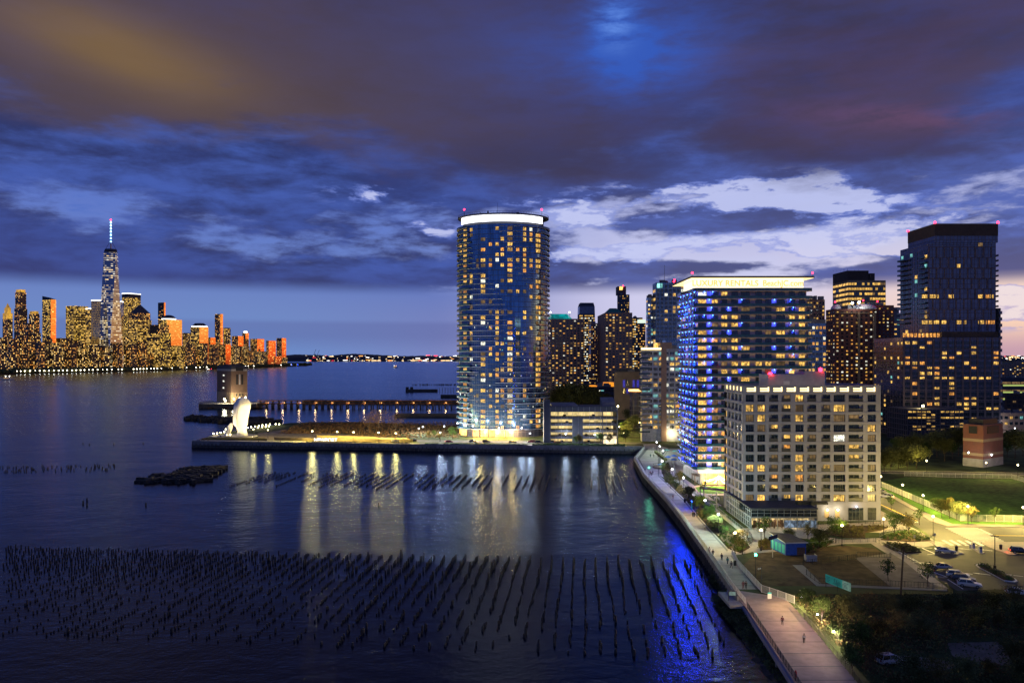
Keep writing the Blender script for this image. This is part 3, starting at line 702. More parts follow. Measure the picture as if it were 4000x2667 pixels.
for k in range(8):
    o = pm[k].build('wooden_piling', 'wood_wet'); pme.append(o.data); bpy.data.objects.remove(o)
for k, (x_, y_, h_) in enumerate(near):
    o = bpy.data.objects.new('wooden_piling', pme[k % 8]); COL.objects.link(o); o.location = (x_, y_, 0); o.scale = (1, 1, h_); o.rotation_euler = (0, 0, rnd.uniform(0, 6))
    tag(o, 'dark rotten wooden piling in the rows standing in the near water', 'piling', 'nearest pilings of the rows in the river')
mb = MB()
def addpile(x_, y_, h_, rr=.19, n=5): mb.cyl(x_, y_, -.6, h_, rr*1.1, rr*.8, n)
for x_, y_, h_ in rest: addpile(x_, y_, h_)
for i in range(-44, 12):                              # the second field, nearer the pier
    xo = XW(2200, 346)+Vv[0]*i*3.0; yo = 346+Vv[1]*i*3.0; n = rnd.randint(18, 36) if rnd.random() < .8 else 6
    st = rnd.choice([0, 0, 2, 8])
    for j in range(st, n):
        if rnd.random() < .85: addpile(xo-U[0]*j*1.15+rnd.uniform(-.15, .15), yo-U[1]*j*1.15, (.6+rnd.uniform(-.25, .4))*(.75 if i < -18 else 1), .2)
for k in range(90): px = rnd.uniform(0, 450); q = G(px, 1828+rnd.choice([0, 8, 16])-px*.02+rnd.uniform(-2, 2), 0); addpile(q[0], q[1], rnd.uniform(.5, 1.2), .22)
for k in range(14): q = G(rnd.choice([325, 340, 350, 445, 560, 570, 1450, 1480, 1540, 1620, 1300, 1310]), rnd.uniform(1733, 1738) if k < 8 else rnd.uniform(1955, 1975), 0); addpile(q[0], q[1], 1, .3)
for k in range(70):
    px = rnd.uniform(1610, 1790); q = G(px, 1504, 0); addpile(q[0], q[1], rnd.uniform(1.2, 3), .5)
tag(mb.build('pilings', 'wood_wet'), 'many more rotten pilings in rows across the dark river', 'pilings', kind='stuff')
# ---------------------------------------------------------------- ruined piers and the river vent tower
def slab(name, label, cat, p0, p1, w, z0, z1, mat, group=None, jag=.0):
    p0, p1 = Vector(p0), Vector(p1); D = (p1-p0).normalized(); L = (p1-p0).length; mb = MB(); n = max(2, int(L/6)); r_ = random.Random(int(L*10))
    for k in range(n):
        a, b_ = L*k/n, L*(k+1)/n
        mb.obox(p0, D, a, b_, -w+r_.uniform(-jag, jag), r_.uniform(-jag, jag), z0, z1+r_.uniform(-jag, jag)*.6)
    return tag(mb.build(name, mat), label, cat, group)
slab('ruined_pier', 'long black timber jetty behind the steel trestle', 'pier', G(1180, 1576, 0), G(1800, 1578, 0), 14, -.5, 3.4, 'wood_wet', jag=.6)
slab('concrete_pier', 'dark flat pier stub in open water with two bollard blocks', 'pier', G(1584, 1530, 0), G(1708, 1530, 0), 9, -.5, 3.6, 'concrete_dark')
mb = MB()
for px in (1590, 1607): q = G(px, 1530, 0); mb.box(q[0]-2, q[0]+2, q[1]+1, q[1]+5, 3.6, 7)
tag(mb.build('bollard_block', 'concrete_dark'), 'pair of block stubs on the end of the dark flat pier in open water', 'block')
slab('concrete_pier', 'short dark pier stub touching the round tower, farther one', 'pier', G(1721, 1553, 0), G(1830, 1553, 0), 9, -.5, 3.6, 'concrete_dark')
slab('concrete_pier', 'low dark pier slab touching the round tower, nearer one in front of the trestle', 'pier', G(1541, 1628, 0), G(1830, 1629, 0), 9, -.5, 2.6, 'concrete_dark')
for i in range(7):
    q = G(1717+i*11, 1530, 0); mb = MB(); mb.cyl(0, 0, -1, 6.5, .35, .25, 6); o = mb.build('marker_pole', 'wood_wet'); o.location = (*q, 0)
    tag(o, 'thin marker pole in the row right of the flat pier stub', 'pole', 'marker poles right of the flat pier stub')
def rocks(name, label, cat, pts, zt, mat, n, seed):
    r_ = random.Random(seed); mb = MB(); xs = [p[0] for p in pts]; ys = [p[1] for p in pts]
    def inside(x_, y_):
        c_ = False
        for (a, b_), (c2, d2) in zip(pts, pts[1:]+pts[:1]):
            if (b_ > y_) != (d2 > y_) and x_ < (c2-a)*(y_-b_)/(d2-b_)+a: c_ = not c_
        return c_
    k = 0
    while k < n:
        x_, y_ = r_.uniform(min(xs), max(xs)), r_.uniform(min(ys), max(ys))
        if not inside(x_, y_): continue
        k += 1; s = r_.uniform(.8, 2.4); a = r_.uniform(0, 3.1); h_ = r_.uniform(.3, 1)*zt
        if r_.random() < .5:
            D = (math.cos(a), math.sin(a)); mb.obox((x_, y_), D, -s*1.6, s*1.6, -s*.3, s*.3, -.4, h_)
        else:
            ring = [(x_+s*math.cos(t)*r_.uniform(.7, 1.2), y_+s*math.sin(t)*r_.uniform(.7, 1.2)) for t in [i*6.283/6 for i in range(6)]]
            mb.hexa([(*p, -.4) for p in ring], [(x_+(p[0]-x_)*.55, y_+(p[1]-y_)*.55, h_) for p in ring])
    return tag(mb.build(name, mat), label, cat)
rocks('rubble_island', 'black rubble island of a collapsed pier in the river', 'rubble', [G(*p, 0) for p in ((548, 1885), (600, 1862), (680, 1858), (720, 1832), (860, 1828), (870, 1838), (810, 1862), (805, 1878), (740, 1890), (640, 1888))], 1.8, 'rock', 420, 1)
rocks('ruined_pier', 'long black ruined pier with rubble left of the white sculpture', 'pier', [G(*p, 0) for p in ((756, 1626), (850, 1634), (1020, 1636), (1100, 1650), (1010, 1662), (860, 1653), (770, 1645), (715, 1640))], 2.6, 'rock', 520, 2)
# concrete platform
cy0, cy1 = 800, 838; x0, x1 = XW(776, 800), XW(1000, 800)
mb = MB(); mb.box(x0, x1, cy0, cy1, 1.0, 4.6)
k = x0
while k < x1-6: mb.box(k, k+8, cy0+.3, cy0+3, -2, 1.0); k += 15
r = thing('tower_platform', 'wide concrete platform in the river carrying the brick vent tower', 'platform', (x0, cy0, 0))
mb.build('deck', 'concrete_dark', r)
mb = MB(); mb.box(x0+1, x1-1, cy0+1, cy1-1, 4.604, 4.62); mb.build('paving', 'concrete', r)
mb = MB()
for (a, b_, c2, d2) in ((x0, cy0+.3, x1, cy0+.3), (x0+.3, cy0, x0+.3, cy1)):
    for t in range(30):
        xx, yy = a+(c2-a)*t/29, b_+(d2-b_)*t/29; mb.box(xx-.08, xx+.08, yy-.08, yy+.08, 4.6, 6.6)
    mb.tube((a, b_, 6.5), (c2, d2, 6.5), .1, .1, 4); mb.tube((a, b_, 5.6), (c2, d2, 5.6), .08, .08, 4)
mb.build('railing', 'frame_dark', r)
# vent tower
Yv = 812; fp = foot(848, 903, 966, Yv, 40); zt = ZW(1430, Yv); zm = ZW(1533, Yv)
r = thing('vent_tower', 'square brick ventilation tower standing in the river', 'tower', (*fp['C'], 4.6))
mb = MB(); mb.prism(inset(fp, 1.01), 4.6, zm); mb.build('base', 'tan_stone', r)
mb = MB(); mb.prism(fp['pts'], zm, zt-5); mb.build('wall', 'brick_vent', r)
mb = MB(); mb.prism(inset(fp, 1.012), zt-5, zt-3); mb.build('cornice', 'concrete', r)
mb = MB(); mb.prism(inset(fp, .99), zt-3, zt); mb.prism(inset(fp, .6), zt, zt+1.2); mb.build('parapet', 'roof_dark', r)
for k in (.30, .62):
    mb = MB(); mb.obox(fp['C'], fp['R'], fp['tR']*k, fp['tR']*(k+.12), .0, .25, zm+8, zt-8.5); mb.build('louvre', 'dark_metal', r)
mb = MB(); mb.obox(fp['C'], fp['R'], fp['tR']*.48, fp['tR']*.56, .0, .2, zm+8, zt-8.5); mb.build('louvre', 'frame_pale', r)
mb = MB(); mb.obox(fp['C'], fp['R'], fp['tR']*.28, fp['tR']*.74, 0, .3, zt-4.9, zt-1); mb.build('recess', 'dark_metal', r)
for z_ in (zm+3.5, zm+10.5, zm+16.5): mb = MB(); mb.obox(fp['far'], fp['DL'], fp['tL']*.42, fp['tL']*.52, 0, .2, z_, z_+1.5); mb.build('window', 'lit_w', r)
for k in (.3, .5, .68): mb = MB(); mb.obox(fp['C'], fp['R'], fp['tR']*k, fp['tR']*(k+.06), .1, .3, zm-4, zm-1.5); mb.build('window', 'dark_pane', r)
fl = [('leftmost floodlight at the foot of the brick vent tower', 876.5, 1560), ('floodlight below the leftmost one at the foot of the vent tower', 881, 1567), ('floodlight in the middle of the vent tower foot', 914, 1560), ('floodlight right of the middle at the vent tower foot', 936, 1557), ('rightmost floodlight above the top of the white sculpture', 959, 1554)]
for lb, px, py in fl:
    Yw = 807 if px > 885 or px < 878 else 803; z_ = max(6.4, ZW(py, Yw)); xw = XW(px, Yw); r = thing('floodlight', lb, 'floodlight', (xw, Yw, 4.6), 'floodlights at the vent tower')
    mb = MB(); mb.cyl(xw, Yw, 4.6, z_, .12, .1, 6); mb.build('pole', 'steel', r); mb = MB(); mb.ball((xw, Yw, z_+.5), .95, 8); mb.build('lamp', 'lamp_warm', r)
    light('flood', Vector((xw, Yw-1.6, z_+.5))-r.location, 8000, (1, .82, .5), .9, r)
mb = MB(); q = G(925, 1571, 4.6); mb.box(-1.6, 1.6, -1, 1, 0, 1.5); mb.box(-.9, .9, -.9, .9, 1.5, 2.6); o = mb.build('red_hut', 'red_paint'); o.location = (XW(930, 803), 802.5, 4.62); tag(o, 'small red cabin beside the vent tower floodlights', 'cabin')
# steel trestle with two decks
xa, xb, yt = XW(1003, 806), XW(1830, 806), 806
r = thing('steel_trestle', 'long rusty steel trestle running from the vent tower to shore', 'trestle', (xa, yt, 0))
mb = MB(); mb.box(xa, xb, yt, yt+3.5, 4.2, 4.7); mb.box(xa, xb, yt-.2, yt-.01, 4.7, 5.2); mb.build('lower_deck', 'rust', r)
mb = MB(); mb.box(xa-2, xb, yt+8, yt+13, 6.6, 7.4); mb.build('upper_deck', 'rust', r)
n = 34
for k in range(n):
    xx = xa+(xb-xa)*(k+.5)/n; mb = MB(); mb.box(xx-1.3, xx-.7, yt+.3, yt+3, -1, 4.2); mb.box(xx+.7, xx+1.3, yt+.3, yt+3, -1, 4.2); mb.box(xx-1.6, xx+1.6, yt+.2, yt+3.2, 3.5, 4.199); mb.build('pier_leg', 'concrete_dark', r)
mb = MB()
for k in range(n): xx = xa+(xb-xa)*(k+.1)/n; mb = MB(); mb.box(xx-.4, xx+.4, yt+8.2, yt+12, -1, 6.6); mb.build('rear_leg', 'concrete_dark', r)
mb = MB(); mb.tube((xa, yt+7.9, 9), (xb, yt+7.9, 9), .12, .12, 4); mb.tube((xa, yt, 6), (xb, yt, 6), .1, .1, 4)
for k in range(120): xx = xa+(xb-xa)*k/119; mb.box(xx-.07, xx+.07, yt+7.8, yt+7.95, 7.4, 9); mb.box(xx-.06, xx+.06, yt-.05, yt+.05, 5.2, 6)
mb.build('handrail', 'frame_dark', r)
for k in range(13):
    xx = xa+(xb-xa)*(k+.6)/13; yy = yt+6; q = thing('trestle_lamp', 'small orange lamp in the row below the steel trestle deck', 'lamp', (xx, yy, 5.2), 'orange lamps along the steel trestle')
    mb = MB(); mb.cyl(xx, yy, 5.2, 6.1, .1, None, 5); mb.build('bracket', 'dark_metal', q); mb = MB(); mb.ball((xx, yy, 5.0), .35, 6); mb.build('globe', 'lamp_orange', q)
    light('trestle', (0, -6.6, .6), 900, (1, .55, .2), .6, q)

# ---------------------------------------------------------------- pier park
def sheet(name, pts, z, mat, label=None): mb = MB(); mb.face([(*p, z) for p in pts]); return struct(name, mb, mat)
def gpoly(*pp, z=LZ): return [G(a, b_, z) for a, b_ in pp]
pd = [(-182.6, 456.6), (70, 426.6), (71, 437), (-40, 449.6), (-100, 458), (-150, 470), (-163, 480), (-167, 505), (-187, 502.6)]
sheet('pier_paving', pd, LZ+.004, 'concrete')
sheet('pier_road', [(-60, 458), (73, 446.5), (76, 455), (-10, 466), (-60, 470)], LZ+.008, 'asphalt')
sheet('pier_lawn', [(-150, 471.5), (-100, 459.6), (-64, 456), (-62, 520), (-150, 545), (-163, 510)], LZ+.012, 'dirt_pale')
sheet('pier_meadow', [(-150, 530), (-100, 500), (-62, 480), (-34, 560), (-60, 573), (-118, 598), (-163, 588)], LZ+.016, 'grass_dark')
POSTS = {}
def polyfence(name, label, pts, h_, mat, spacing=2.4, pickets=True, solid=False, z=LZ, group=None, cat='fence', pk=.35):
    r = thing(name, label, cat, (*pts[0], z), group); pps, rl, pc = [], MB(), MB()
    for a, b_ in zip(pts[:-1], pts[1:]):
        a, b_ = Vector(a), Vector(b_); L = (b_-a).length; D = (b_-a)/L; n = max(1, round(L/spacing))
        for k in range(n+1):
            p = a+D*L*k/n; pps.append((p.x, p.y))
        rl.obox(a, D, 0, L, -.025, .025, z+h_-.06, z+h_); rl.obox(a, D, 0, L, -.025, .025, z+.12, z+.18)
        if pickets:
            m_ = int(L/pk)
            for k in range(m_): pc.obox(a, D, (k+.5)*L/m_-.022, (k+.5)*L/m_+.022, -.012, .012, z+.181, z+h_-.061)
    key = (h_, mat)
    if key not in POSTS: q = MB(); q.cyl(0, 0, 0, h_+.06, .055, None, 6); o = q.build('post', mat); POSTS[key] = o.data; bpy.data.objects.remove(o)
    for x_, y_ in pps[:100]: o = bpy.data.objects.new('post', POSTS[key]); COL.objects.link(o); o.parent = r; o.location = (x_-pts[0][0], y_-pts[0][1], 0)
    if pps[100:]:
        q = MB()
        for x_, y_ in pps[100:]: q.cyl(x_, y_, z, z+h_+.06, .055, None, 6)
        q.build('post', mat, r)['kind'] = 'stuff'
    rl.build('rail', mat, r)
    if pickets: pc.build('pickets', mat, r)
    return r
polyfence('railing', 'long dark railing along the front edge of the pier', [(-182.6, 456.8), (70, 427)], 1.2, 'frame_pale', 4, True, cat='railing', pk=.9)
def lamp(label, px, py, col='warm', hh=5.2, power=2400, pw=.09, z0=LZ, kind='lamp_warm', r=.32, group=None, lr=.3, at=None):
    zg = z0+hh; x_, y_ = at or G(px, py, zg); th = thing('street_lamp', label, 'street lamp', (x_, y_, z0), group)
    mb = MB(); mb.cyl(x_, y_, z0, z0+.5, .2, .14, 8); mb.cyl(x_, y_, z0+.5, zg-.35, pw, pw*.75, 8); mb.cyl(x_, y_, zg-.35, zg-.22, .16, .2, 8); mb.build('pole', 'dark_metal', th)
    mb = MB(); mb.lathe(x_, y_, [(.02, zg-.22), (r*.75, zg-.18), (r, zg+.05), (r*.7, zg+.3), (.02, zg+.36)], 10); mb.build('globe', kind, th, True)
    mb = MB(); mb.cyl(x_, y_, zg+.37, zg+.46, r*.6, .04, 8); mb.build('cap', 'dark_metal', th)
    c_ = {'warm': (1, .74, .20), 'white': (.88, .94, 1), 'green': (.25, 1, .5), 'blue': (.02, .08, 1), 'mint': (.75, 1, .75)}[col]
    light('glow', (0, 0, hh+.85), power, c_, lr, th)
    return th
for i, (px, py) in enumerate(((1220, 1684), (1317, 1686), (1381, 1687), (1479, 1688), (1546, 1690))):
    lamp('%s tall warm lamp from the left in the row along the pier' % ['first', 'second', 'third', 'fourth', 'fifth'][i], px, py, power=58000, r=.5, group='tall warm lamps on the pier', lr=.5, z0=LZ, at=(XW(px, 461-i*.8), 461-i*.8), hh=ZW(py, 461)-LZ)
for i, (px, py) in enumerate(((1636, 1674), (1652, 1667), (1735, 1665), (1720, 1690), (1787, 1653), (1847, 1664), (1949, 1672), (2038, 1671), (2070, 1693), (2210, 1695), (2323, 1698), (2437, 1690), (2419, 1667), (2498, 1650))):
    lbs = ['white lamp at the top of the pier stairs, left one', 'white lamp at the top of the pier stairs, right one', 'white lamp behind the small trees left of the round tower', 'low white lamp above the leafy tree left of the round tower', 'white lamp at the left foot of the round tower', 'white lamp over the left lobby of the round tower', 'white lamp over the middle lobby of the round tower', 'white lamp over the right end of the round tower lobby', 'bright white lamp by the road right of the round tower lobby', 'white lamp before the left half of the parking garage', 'white lamp before the middle of the parking garage', 'warm lamp among the trees right of the garage, lower', 'warm lamp among the trees right of the garage, upper', 'warm lamp beside the pale apartment block left edge']
    Yw = [500, 505, 490, 462, 480, 470, 468, 468, 458, 441, 441, 470, 520, 500][i]
    lamp(lbs[i], px, py, 'white' if i < 11 else 'warm', kind='lamp_white' if i < 11 else 'lamp_warm', power=3500 if i in (9, 10) else 13000, r=.36, at=(XW(px, Yw), Yw), hh=max(2.5, ZW(py, Yw)-LZ), lr=.45)
# sculpture: a plain smooth white upright form
Yq = 488; xs_ = XW(946, Yq); r = thing('sculpture', 'huge smooth white floodlit sculpture at the pier tip', 'sculpture', (xs_, Yq, LZ))
mb = MB(); hs = 23.4; pr = [(0, 3.5, 0, 1.5), (.03, 3.2, 0, 1.6), (.12, 2.5, .0, 2.0), (.22, 2.9, -.5, 2.6), (.3, 4.2, -1.2, 3.3), (.45, 4.4, -1.0, 3.7), (.6, 4.7, -.6, 4.0), (.75, 5.1, .0, 4.2), (.86, 4.8, .3, 3.9), (.94, 3.6, .2, 2.9), (.985, 1.8, .1, 1.6), (1, .3, 0, .3)]
fl_ = lambda k, t: 1+.07*math.sin(2*math.pi*k/20*4+t*3.5)
rings = [[(xs_+ox+rx*fl_(k, t)*math.cos(2*math.pi*k/20), Yq+ry*fl_(k, t)*math.sin(2*math.pi*k/20), LZ+.8+t*hs) for k in range(20)] for t, rx, ox, ry in pr]
i0 = len(mb.v)
for R_ in rings: mb.v += R_
for j in range(len(rings)-1):
    for k in range(20): k2 = (k+1) % 20; mb.f.append((j*20+k, j*20+k2, (j+1)*20+k2, (j+1)*20+k)); mb.m.append(0)
mb.build('body', 'sculpture_white', r, True)
mb = MB(); rings = [[(xs_-8.5+ox+rx*math.cos(2*math.pi*k/12), Yq-1+ry*math.sin(2*math.pi*k/12), LZ+.8+z_) for k in range(12)] for z_, rx, ox, ry in ((0, 1.6, -.5, .8), (2, 1.9, 0, .8), (4, 1.8, 1.0, .9), (6, 1.5, 1.6, .8), (7.6, .8, 2.2, .5), (7.9, .1, 2.3, .1))]
for R_ in rings: mb.v += R_
for j in range(len(rings)-1):
    for k in range(12): k2 = (k+1) % 12; mb.f.append((j*12+k, j*12+k2, (j+1)*12+k2, (j+1)*12+k)); mb.m.append(0)
mb.build('side_piece', 'sculpture_white', r, True)
mb = MB(); mb.cyl(xs_-3, Yq, LZ+.02, LZ+.8, 12, 11.6, 28); mb.build('plinth', 'concrete', r)
for k, (dx, dy) in enumerate(((-4, -9), (3, -9), (8, -5))):
    q = thing('spotlight', ['ground spotlight left before the white sculpture', 'ground spotlight straight before the white sculpture', 'ground spotlight right before the white sculpture'][k], 'spotlight', (xs_+dx, Yq+dy, LZ)); mb = MB(); mb.cyl(xs_+dx, Yq+dy, LZ, LZ+.5, .25, .3, 8); mb.build('housing', 'dark_metal', q)
    mb = MB(); mb.cyl(xs_+dx, Yq+dy, LZ+.5, LZ+.55, .25, .25, 8); mb.build('lens', 'head_white', q)
    l = light('spot', (0, 0, .7), 110000, (1, .80, .42), .5, q, spot=95); l.rotation_euler = Vector((-dx*.9, -dy, 14)).to_track_quat('-Z', 'Y').to_euler()
mb = MB(); mb.prism([(xs_-18, 470), (xs_+16, 467), (xs_+22, 466), (xs_+18, 474), (xs_-2, 477), (xs_-16, 477)], LZ, LZ+.9); tag(mb.build('hedge', 'leaf_olive'), 'low hedge bed before the white sculpture', 'hedge')
low = [(834, 1693), (848, 1692), (862, 1689), (876, 1686), (889, 1683.5), (902, 1681), (967, 1670), (981, 1667), (996.5, 1665), (1011, 1663), (1025, 1660), (1040, 1658.5), (1054.5, 1656.5), (1076.6, 1655.7), (1091, 1656.5)]
low2 = [(1007.7, 1669.5), (1024, 1667), (1038, 1666), (1050, 1664), (887, 1698), (899, 1697), (882, 1676), (888, 1676)]
for i, (px, py) in enumerate(low+low2):
    z_ = LZ+1.3; x_, y_ = G(px, py, z_); q = thing('bollard_light', 'small glowing bollard light in the %s row across the pier tip' % ('rear' if i < 15 else 'front'), 'bollard light', (x_, y_, LZ), 'bollard lights in the %s row' % ('rear' if i < 15 else 'front'))
    mb = MB(); mb.cyl(x_, y_, LZ, z_-.25, .1, None, 6); mb.build('post', 'dark_metal', q); mb = MB(); mb.ball((x_, y_, z_), .42, 6); mb.build('globe', 'lamp_warm', q)
    light('glow', (0, 0, 2.0), 420, (1, .8, .45), .3, q)
for lb, px, py in (('slim lamp right of the sculpture base', 990, 1677), ('slim lamp farther right of the sculpture, before the meadow', 1047, 1679.5)): lamp(lb, px, py, power=1200, at=(XW(px, 480), 480), hh=ZW(py, 480)-LZ)
# NEWPORT letters on their yellow-lit retaining wall
mb = MB(); wl = [(-140, 469), (-122, 463.6), (-57, 457.4)]
for a, b_ in zip(wl[:-1], wl[1:]): a, b_ = Vector(a), Vector(b_); mb.obox(a, (b_-a).normalized(), 0, (b_-a).length, -.4, 0, LZ, LZ+1.6)
tag(mb.build('retaining_wall', pbr('wall_tan', (.17, .13, .06, 1), .8)), 'long low tan wall behind the pier lamps', 'wall')
mb = MB(); wl = [(-118, 482), (-84, 474), (-78, 468), (-60, 464)]
for a, b_ in zip(wl[:-1], wl[1:]): a, b_ = Vector(a), Vector(b_); mb.obox(a, (b_-a).normalized(), 0, (b_-a).length, -.4, 0, LZ, LZ+1.5)
tag(mb.build('retaining_wall', 'wall_tan'), 'curving low wall at the meadow behind the NEWPORT letters', 'wall')
xn = XW(1275, 459); r = thing('letter_sign', 'white standing letters spelling NEWPORT on the pier', 'sign', (xn, 457, LZ))
text('letters', 'NEWPORT', 3.0, (xn, 457.2, LZ+.25), 0, 'sign_white', r, .25, .92)
mb = MB(); mb.box(xn-6.5, xn+6.5, 457.4, 458, LZ, LZ+.25); mb.build('base', 'concrete', r)

# ---------------------------------------------------------------- round tower
Ye, xe = 503.0, XW(1966, 500); ea, eb = 28.0, 21.0
def eX(t, k=0.0): return (xe+(ea+k)*math.sin(t), Ye-(eb+k)*math.cos(t))     # t = 0 faces the camera
zt, z0 = 132.5, 7.6; nf = 39; fh = (131.3-7.8)/39
r = thing('round_tower', 'tall elliptical dark blue glass apartment tower with bright white crown', 'tower', (xe, Ye, LZ))
N = 96; ang = [2*math.pi*k/N for k in range(N)]
mb = MB(); mb.prism([eX(-t) for t in ang][::-1], 8.0, zt); mb.build('curtain_wall', 'ellipse_glass', r)
mb = MB(); mb.prism([eX(-t, -.6) for t in ang][::-1], LZ, 8.0); mb.build('ground_floor', 'dark_glass', r)
def pxt(px):                                        # angle on the wall seen at a picture column
    k = (px-CX)/F; lo, hi = -1.5, 1.5
    for _ in range(40):
        t = (lo+hi)/2; p = eX(t)
        if p[0]/p[1] < k: lo = t
        else: hi = t
    return lo
def interp(tab, y_):
    if y_ <= tab[0][0]: return tab[0][1]
    for (a, b_), (c2, d2) in zip(tab[:-1], tab[1:]):
        if a <= y_ <= c2: return b_+(d2-b_)*(y_-a)/(c2-a)
    return tab[-1][1]
LFT = [(891, 1830), (1009, 1853), (1047, 1876), (1100, 1922), (1168, 1960), (1208, 1981), (1270, 1980), (1311, 1955), (1351, 1936), (1392, 1906), (1433, 1881), (1472, 1857), (1512, 1834), (1553, 1828), (1614, 1839), (1655, 1857), (1680, 1870)]
RGT = [(881, 1951), (923, 1951), (964, 1973), (1004, 2002), (1045, 2010), (1107, 2053), (1168, 2081), (1208, 2081), (1270, 2062), (1311, 2036), (1351, 2010), (1392, 1983), (1433, 1955), (1474, 1935), (1514, 1935), (1555, 1961), (1597, 1989), (1638, 2034), (1678, 2048)]
for k in range(nf+1):
    z_ = 131.3-fh*k; py = HZ+(H-z_)*F/484
    for (ta, tb) in ((-2.0, pxt(interp(LFT, py))), (pxt(interp(RGT, py)), 2.0)):
        n = max(3, int(abs(tb-ta)/.09)); mb = MB(); gl = MB()
        for j in range(n):
            a, b_ = ta+(tb-ta)*j/n, ta+(tb-ta)*(j+1)/n
            ex = 1.45*min(1, .35+abs((a+b_)/2)*.75)
            mb.hexa([(*eX(a, -.1), z_-.28), (*eX(a, ex), z_-.28), (*eX(b_, ex), z_-.28), (*eX(b_, -.1), z_-.28)][::-1], [(*eX(a, -.1), z_+.02), (*eX(a, ex), z_+.02), (*eX(b_, ex), z_+.02), (*eX(b_, -.1), z_+.02)][::-1])
            if abs(a) > .85: gl.hexa([(*eX(a, ex-.08), z_+.021), (*eX(a, ex), z_+.021), (*eX(b_, ex), z_+.021), (*eX(b_, ex-.08), z_+.021)][::-1], [(*eX(a, ex-.08), z_+1.05), (*eX(a, ex), z_+1.05), (*eX(b_, ex), z_+1.05), (*eX(b_, ex-.08), z_+1.05)][::-1])
        o = mb.build('balcony', 'slab_pale', r)
        if gl.f and k % 1 == 0: gl.build('balustrade', 'balcony_glass', o)
fc = Facade(r, 'frame_dark'); rnd = random.Random(4)
cols = [(1800, .1, 2.3), (1817, .62, 2.6), (1841, .35, 1.9), (1865, .08, 1.6), (1887, .5, 2.9), (1916, .2, 2.0), (1942, .58, 2.1), (1962, .3, 2.1), (1992, .66, 3.1), (2022, .3, 2.0), (2049, .36, 2.0), (2074, .32, 1.9), (2098, .72, 2.0), (2106, .72, 1.6), (2125, .06, 1.5)]
for k in range(nf):
    z_ = 131.3-fh*(k+1)+.45
    for px, pr_, w in cols:
        if (px == 2106): lit = prev
        else: lit = rnd.random() < pr_
        prev = lit
        if not lit:
            if rnd.random() < .10: kd = 'm'
            else: continue
        else: kd = rnd.choice('yyyyyyyoomw')
        if (px, k) in ((1916, 26), (1942, 26)): kd = 'p'
        t = pxt(px); p = eX(t, .04); q1, q2 = eX(t-.01), eX(t+.01); D = Vector((q2[0]-q1[0], q2[1]-q1[1])).normalized()
        sc_ = 1/max(.45, D[0]); fc.win(p[0], p[1], z_, D, w*min(1.5, sc_**.5), 2.15, kd, 2 if w < 2.5 else 3)
for k in range(170):                                 # small glowing panes imitating city lights mirrored in the lower floors
    t = rnd.uniform(-1.25, 1.25); kf = rnd.randint(18, 37); p = eX(t, .05); q1, q2 = eX(t-.01), eX(t+.01); D = Vector((q2[0]-q1[0], q2[1]-q1[1])).normalized()
    if t > -.1 or rnd.random() < .5: fc.win(p[0], p[1], 131.3-fh*(kf+1)+rnd.uniform(.4, 1.6), D, rnd.uniform(.3, .7), rnd.uniform(.5, 1.0), rnd.choice('wwtmmyb'), 1)
fc.done()
def ering(k0, k1, za, zb_, ta=-math.pi, tb=math.pi, n=96):
    mb = MB()
    for j in range(n):
        a, b_ = ta+(tb-ta)*j/n, ta+(tb-ta)*(j+1)/n
        mb.hexa([(*eX(a, k0), za), (*eX(a, k1), za), (*eX(b_, k1), za), (*eX(b_, k0), za)][::-1], [(*eX(a, k0), zb_), (*eX(a, k1), zb_), (*eX(b_, k1), zb_), (*eX(b_, k0), zb_)][::-1])
    return mb
mb = ering(-1.2, -.7, zt+1.7, 138.1, pxt(1798), pxt(2123), 40); mb.build('crown_light', 'crown_white', r)
mb = MB(); mb.prism([eX(-t, -2.6) for t in ang][::-1], zt, 138.2); mb.build('crown_wall', 'roof_dark', r)
ering(-2.5, .7, 138.3, 139.0).build('crown_rim', 'roof_dark', r)
mb = ering(.5, .6, 140.1, 140.2)
for t in ang: p = eX(t, .55); mb.cyl(p[0], p[1], 139.1, 140.2, .06, None, 4)
mb.build('roof_railing', 'frame_dark', r)
mb = MB()
for dx, h_, w in ((-9.5, 2.6, .9), (-14, 1.6, .4), (-12.5, 1.4, .4), (9, 1.7, 1.9), (6, 1.2, .8)): mb.box(xe+dx-w/2, xe+dx+w/2, Ye-8, Ye-6, 138.4, 140+h_)
mb.cyl(xe-3.5, Ye-6, 138.3, 148, .12, .06, 5); mb.build('roof_equipment', 'dark_metal', r)
for px in (1818, 2112):
    t = pxt(px); p = eX(t, .8); mb = MB(); mb.cyl(p[0], p[1], 139, 142.2, .1, None, 5); b2_ = mb.build('beacon_mast', 'dark_metal', r); mb = MB(); mb.ball((p[0], p[1], 142.6), .6, 8); mb.build('beacon', 'lamp_red', b2_)
# lobby
for px0, px1, mt in ((1846, 1870, 'lit_hall'), (1877, 1906, 'lit_hall'), (1909, 1929, 'lit_hall'), (1932, 1974, 'lit_hall'), (1977, 2006, 'lit_hall'), (1787, 1823, 'lit_hall')):
    ta, tb = pxt(px0), pxt(px1); n = 5; mb = MB()
    for j in range(n):
        a, b_ = ta+(tb-ta)*j/n, ta+(tb-ta)*(j+1)/n; mb.face([(*eX(a, -.3), LZ+.3), (*eX(b_, -.3), LZ+.3), (*eX(b_, -.3), 8.0-.4), (*eX(a, -.3), 7.6)])
    mb.build('lobby_glazing', mt, r); mb = MB()
    for j in range(n+1): p = eX(ta+(tb-ta)*j/n, -.2); mb.cyl(p[0], p[1], LZ, 7.9, .12, None, 5)
    mb.build('mullions', 'frame_dark', r)
for dx in (-14, -4, 6): light('lobby', (dx, -eb-3, 3.2), 28000, (1, .62, .16), 1.2, r)
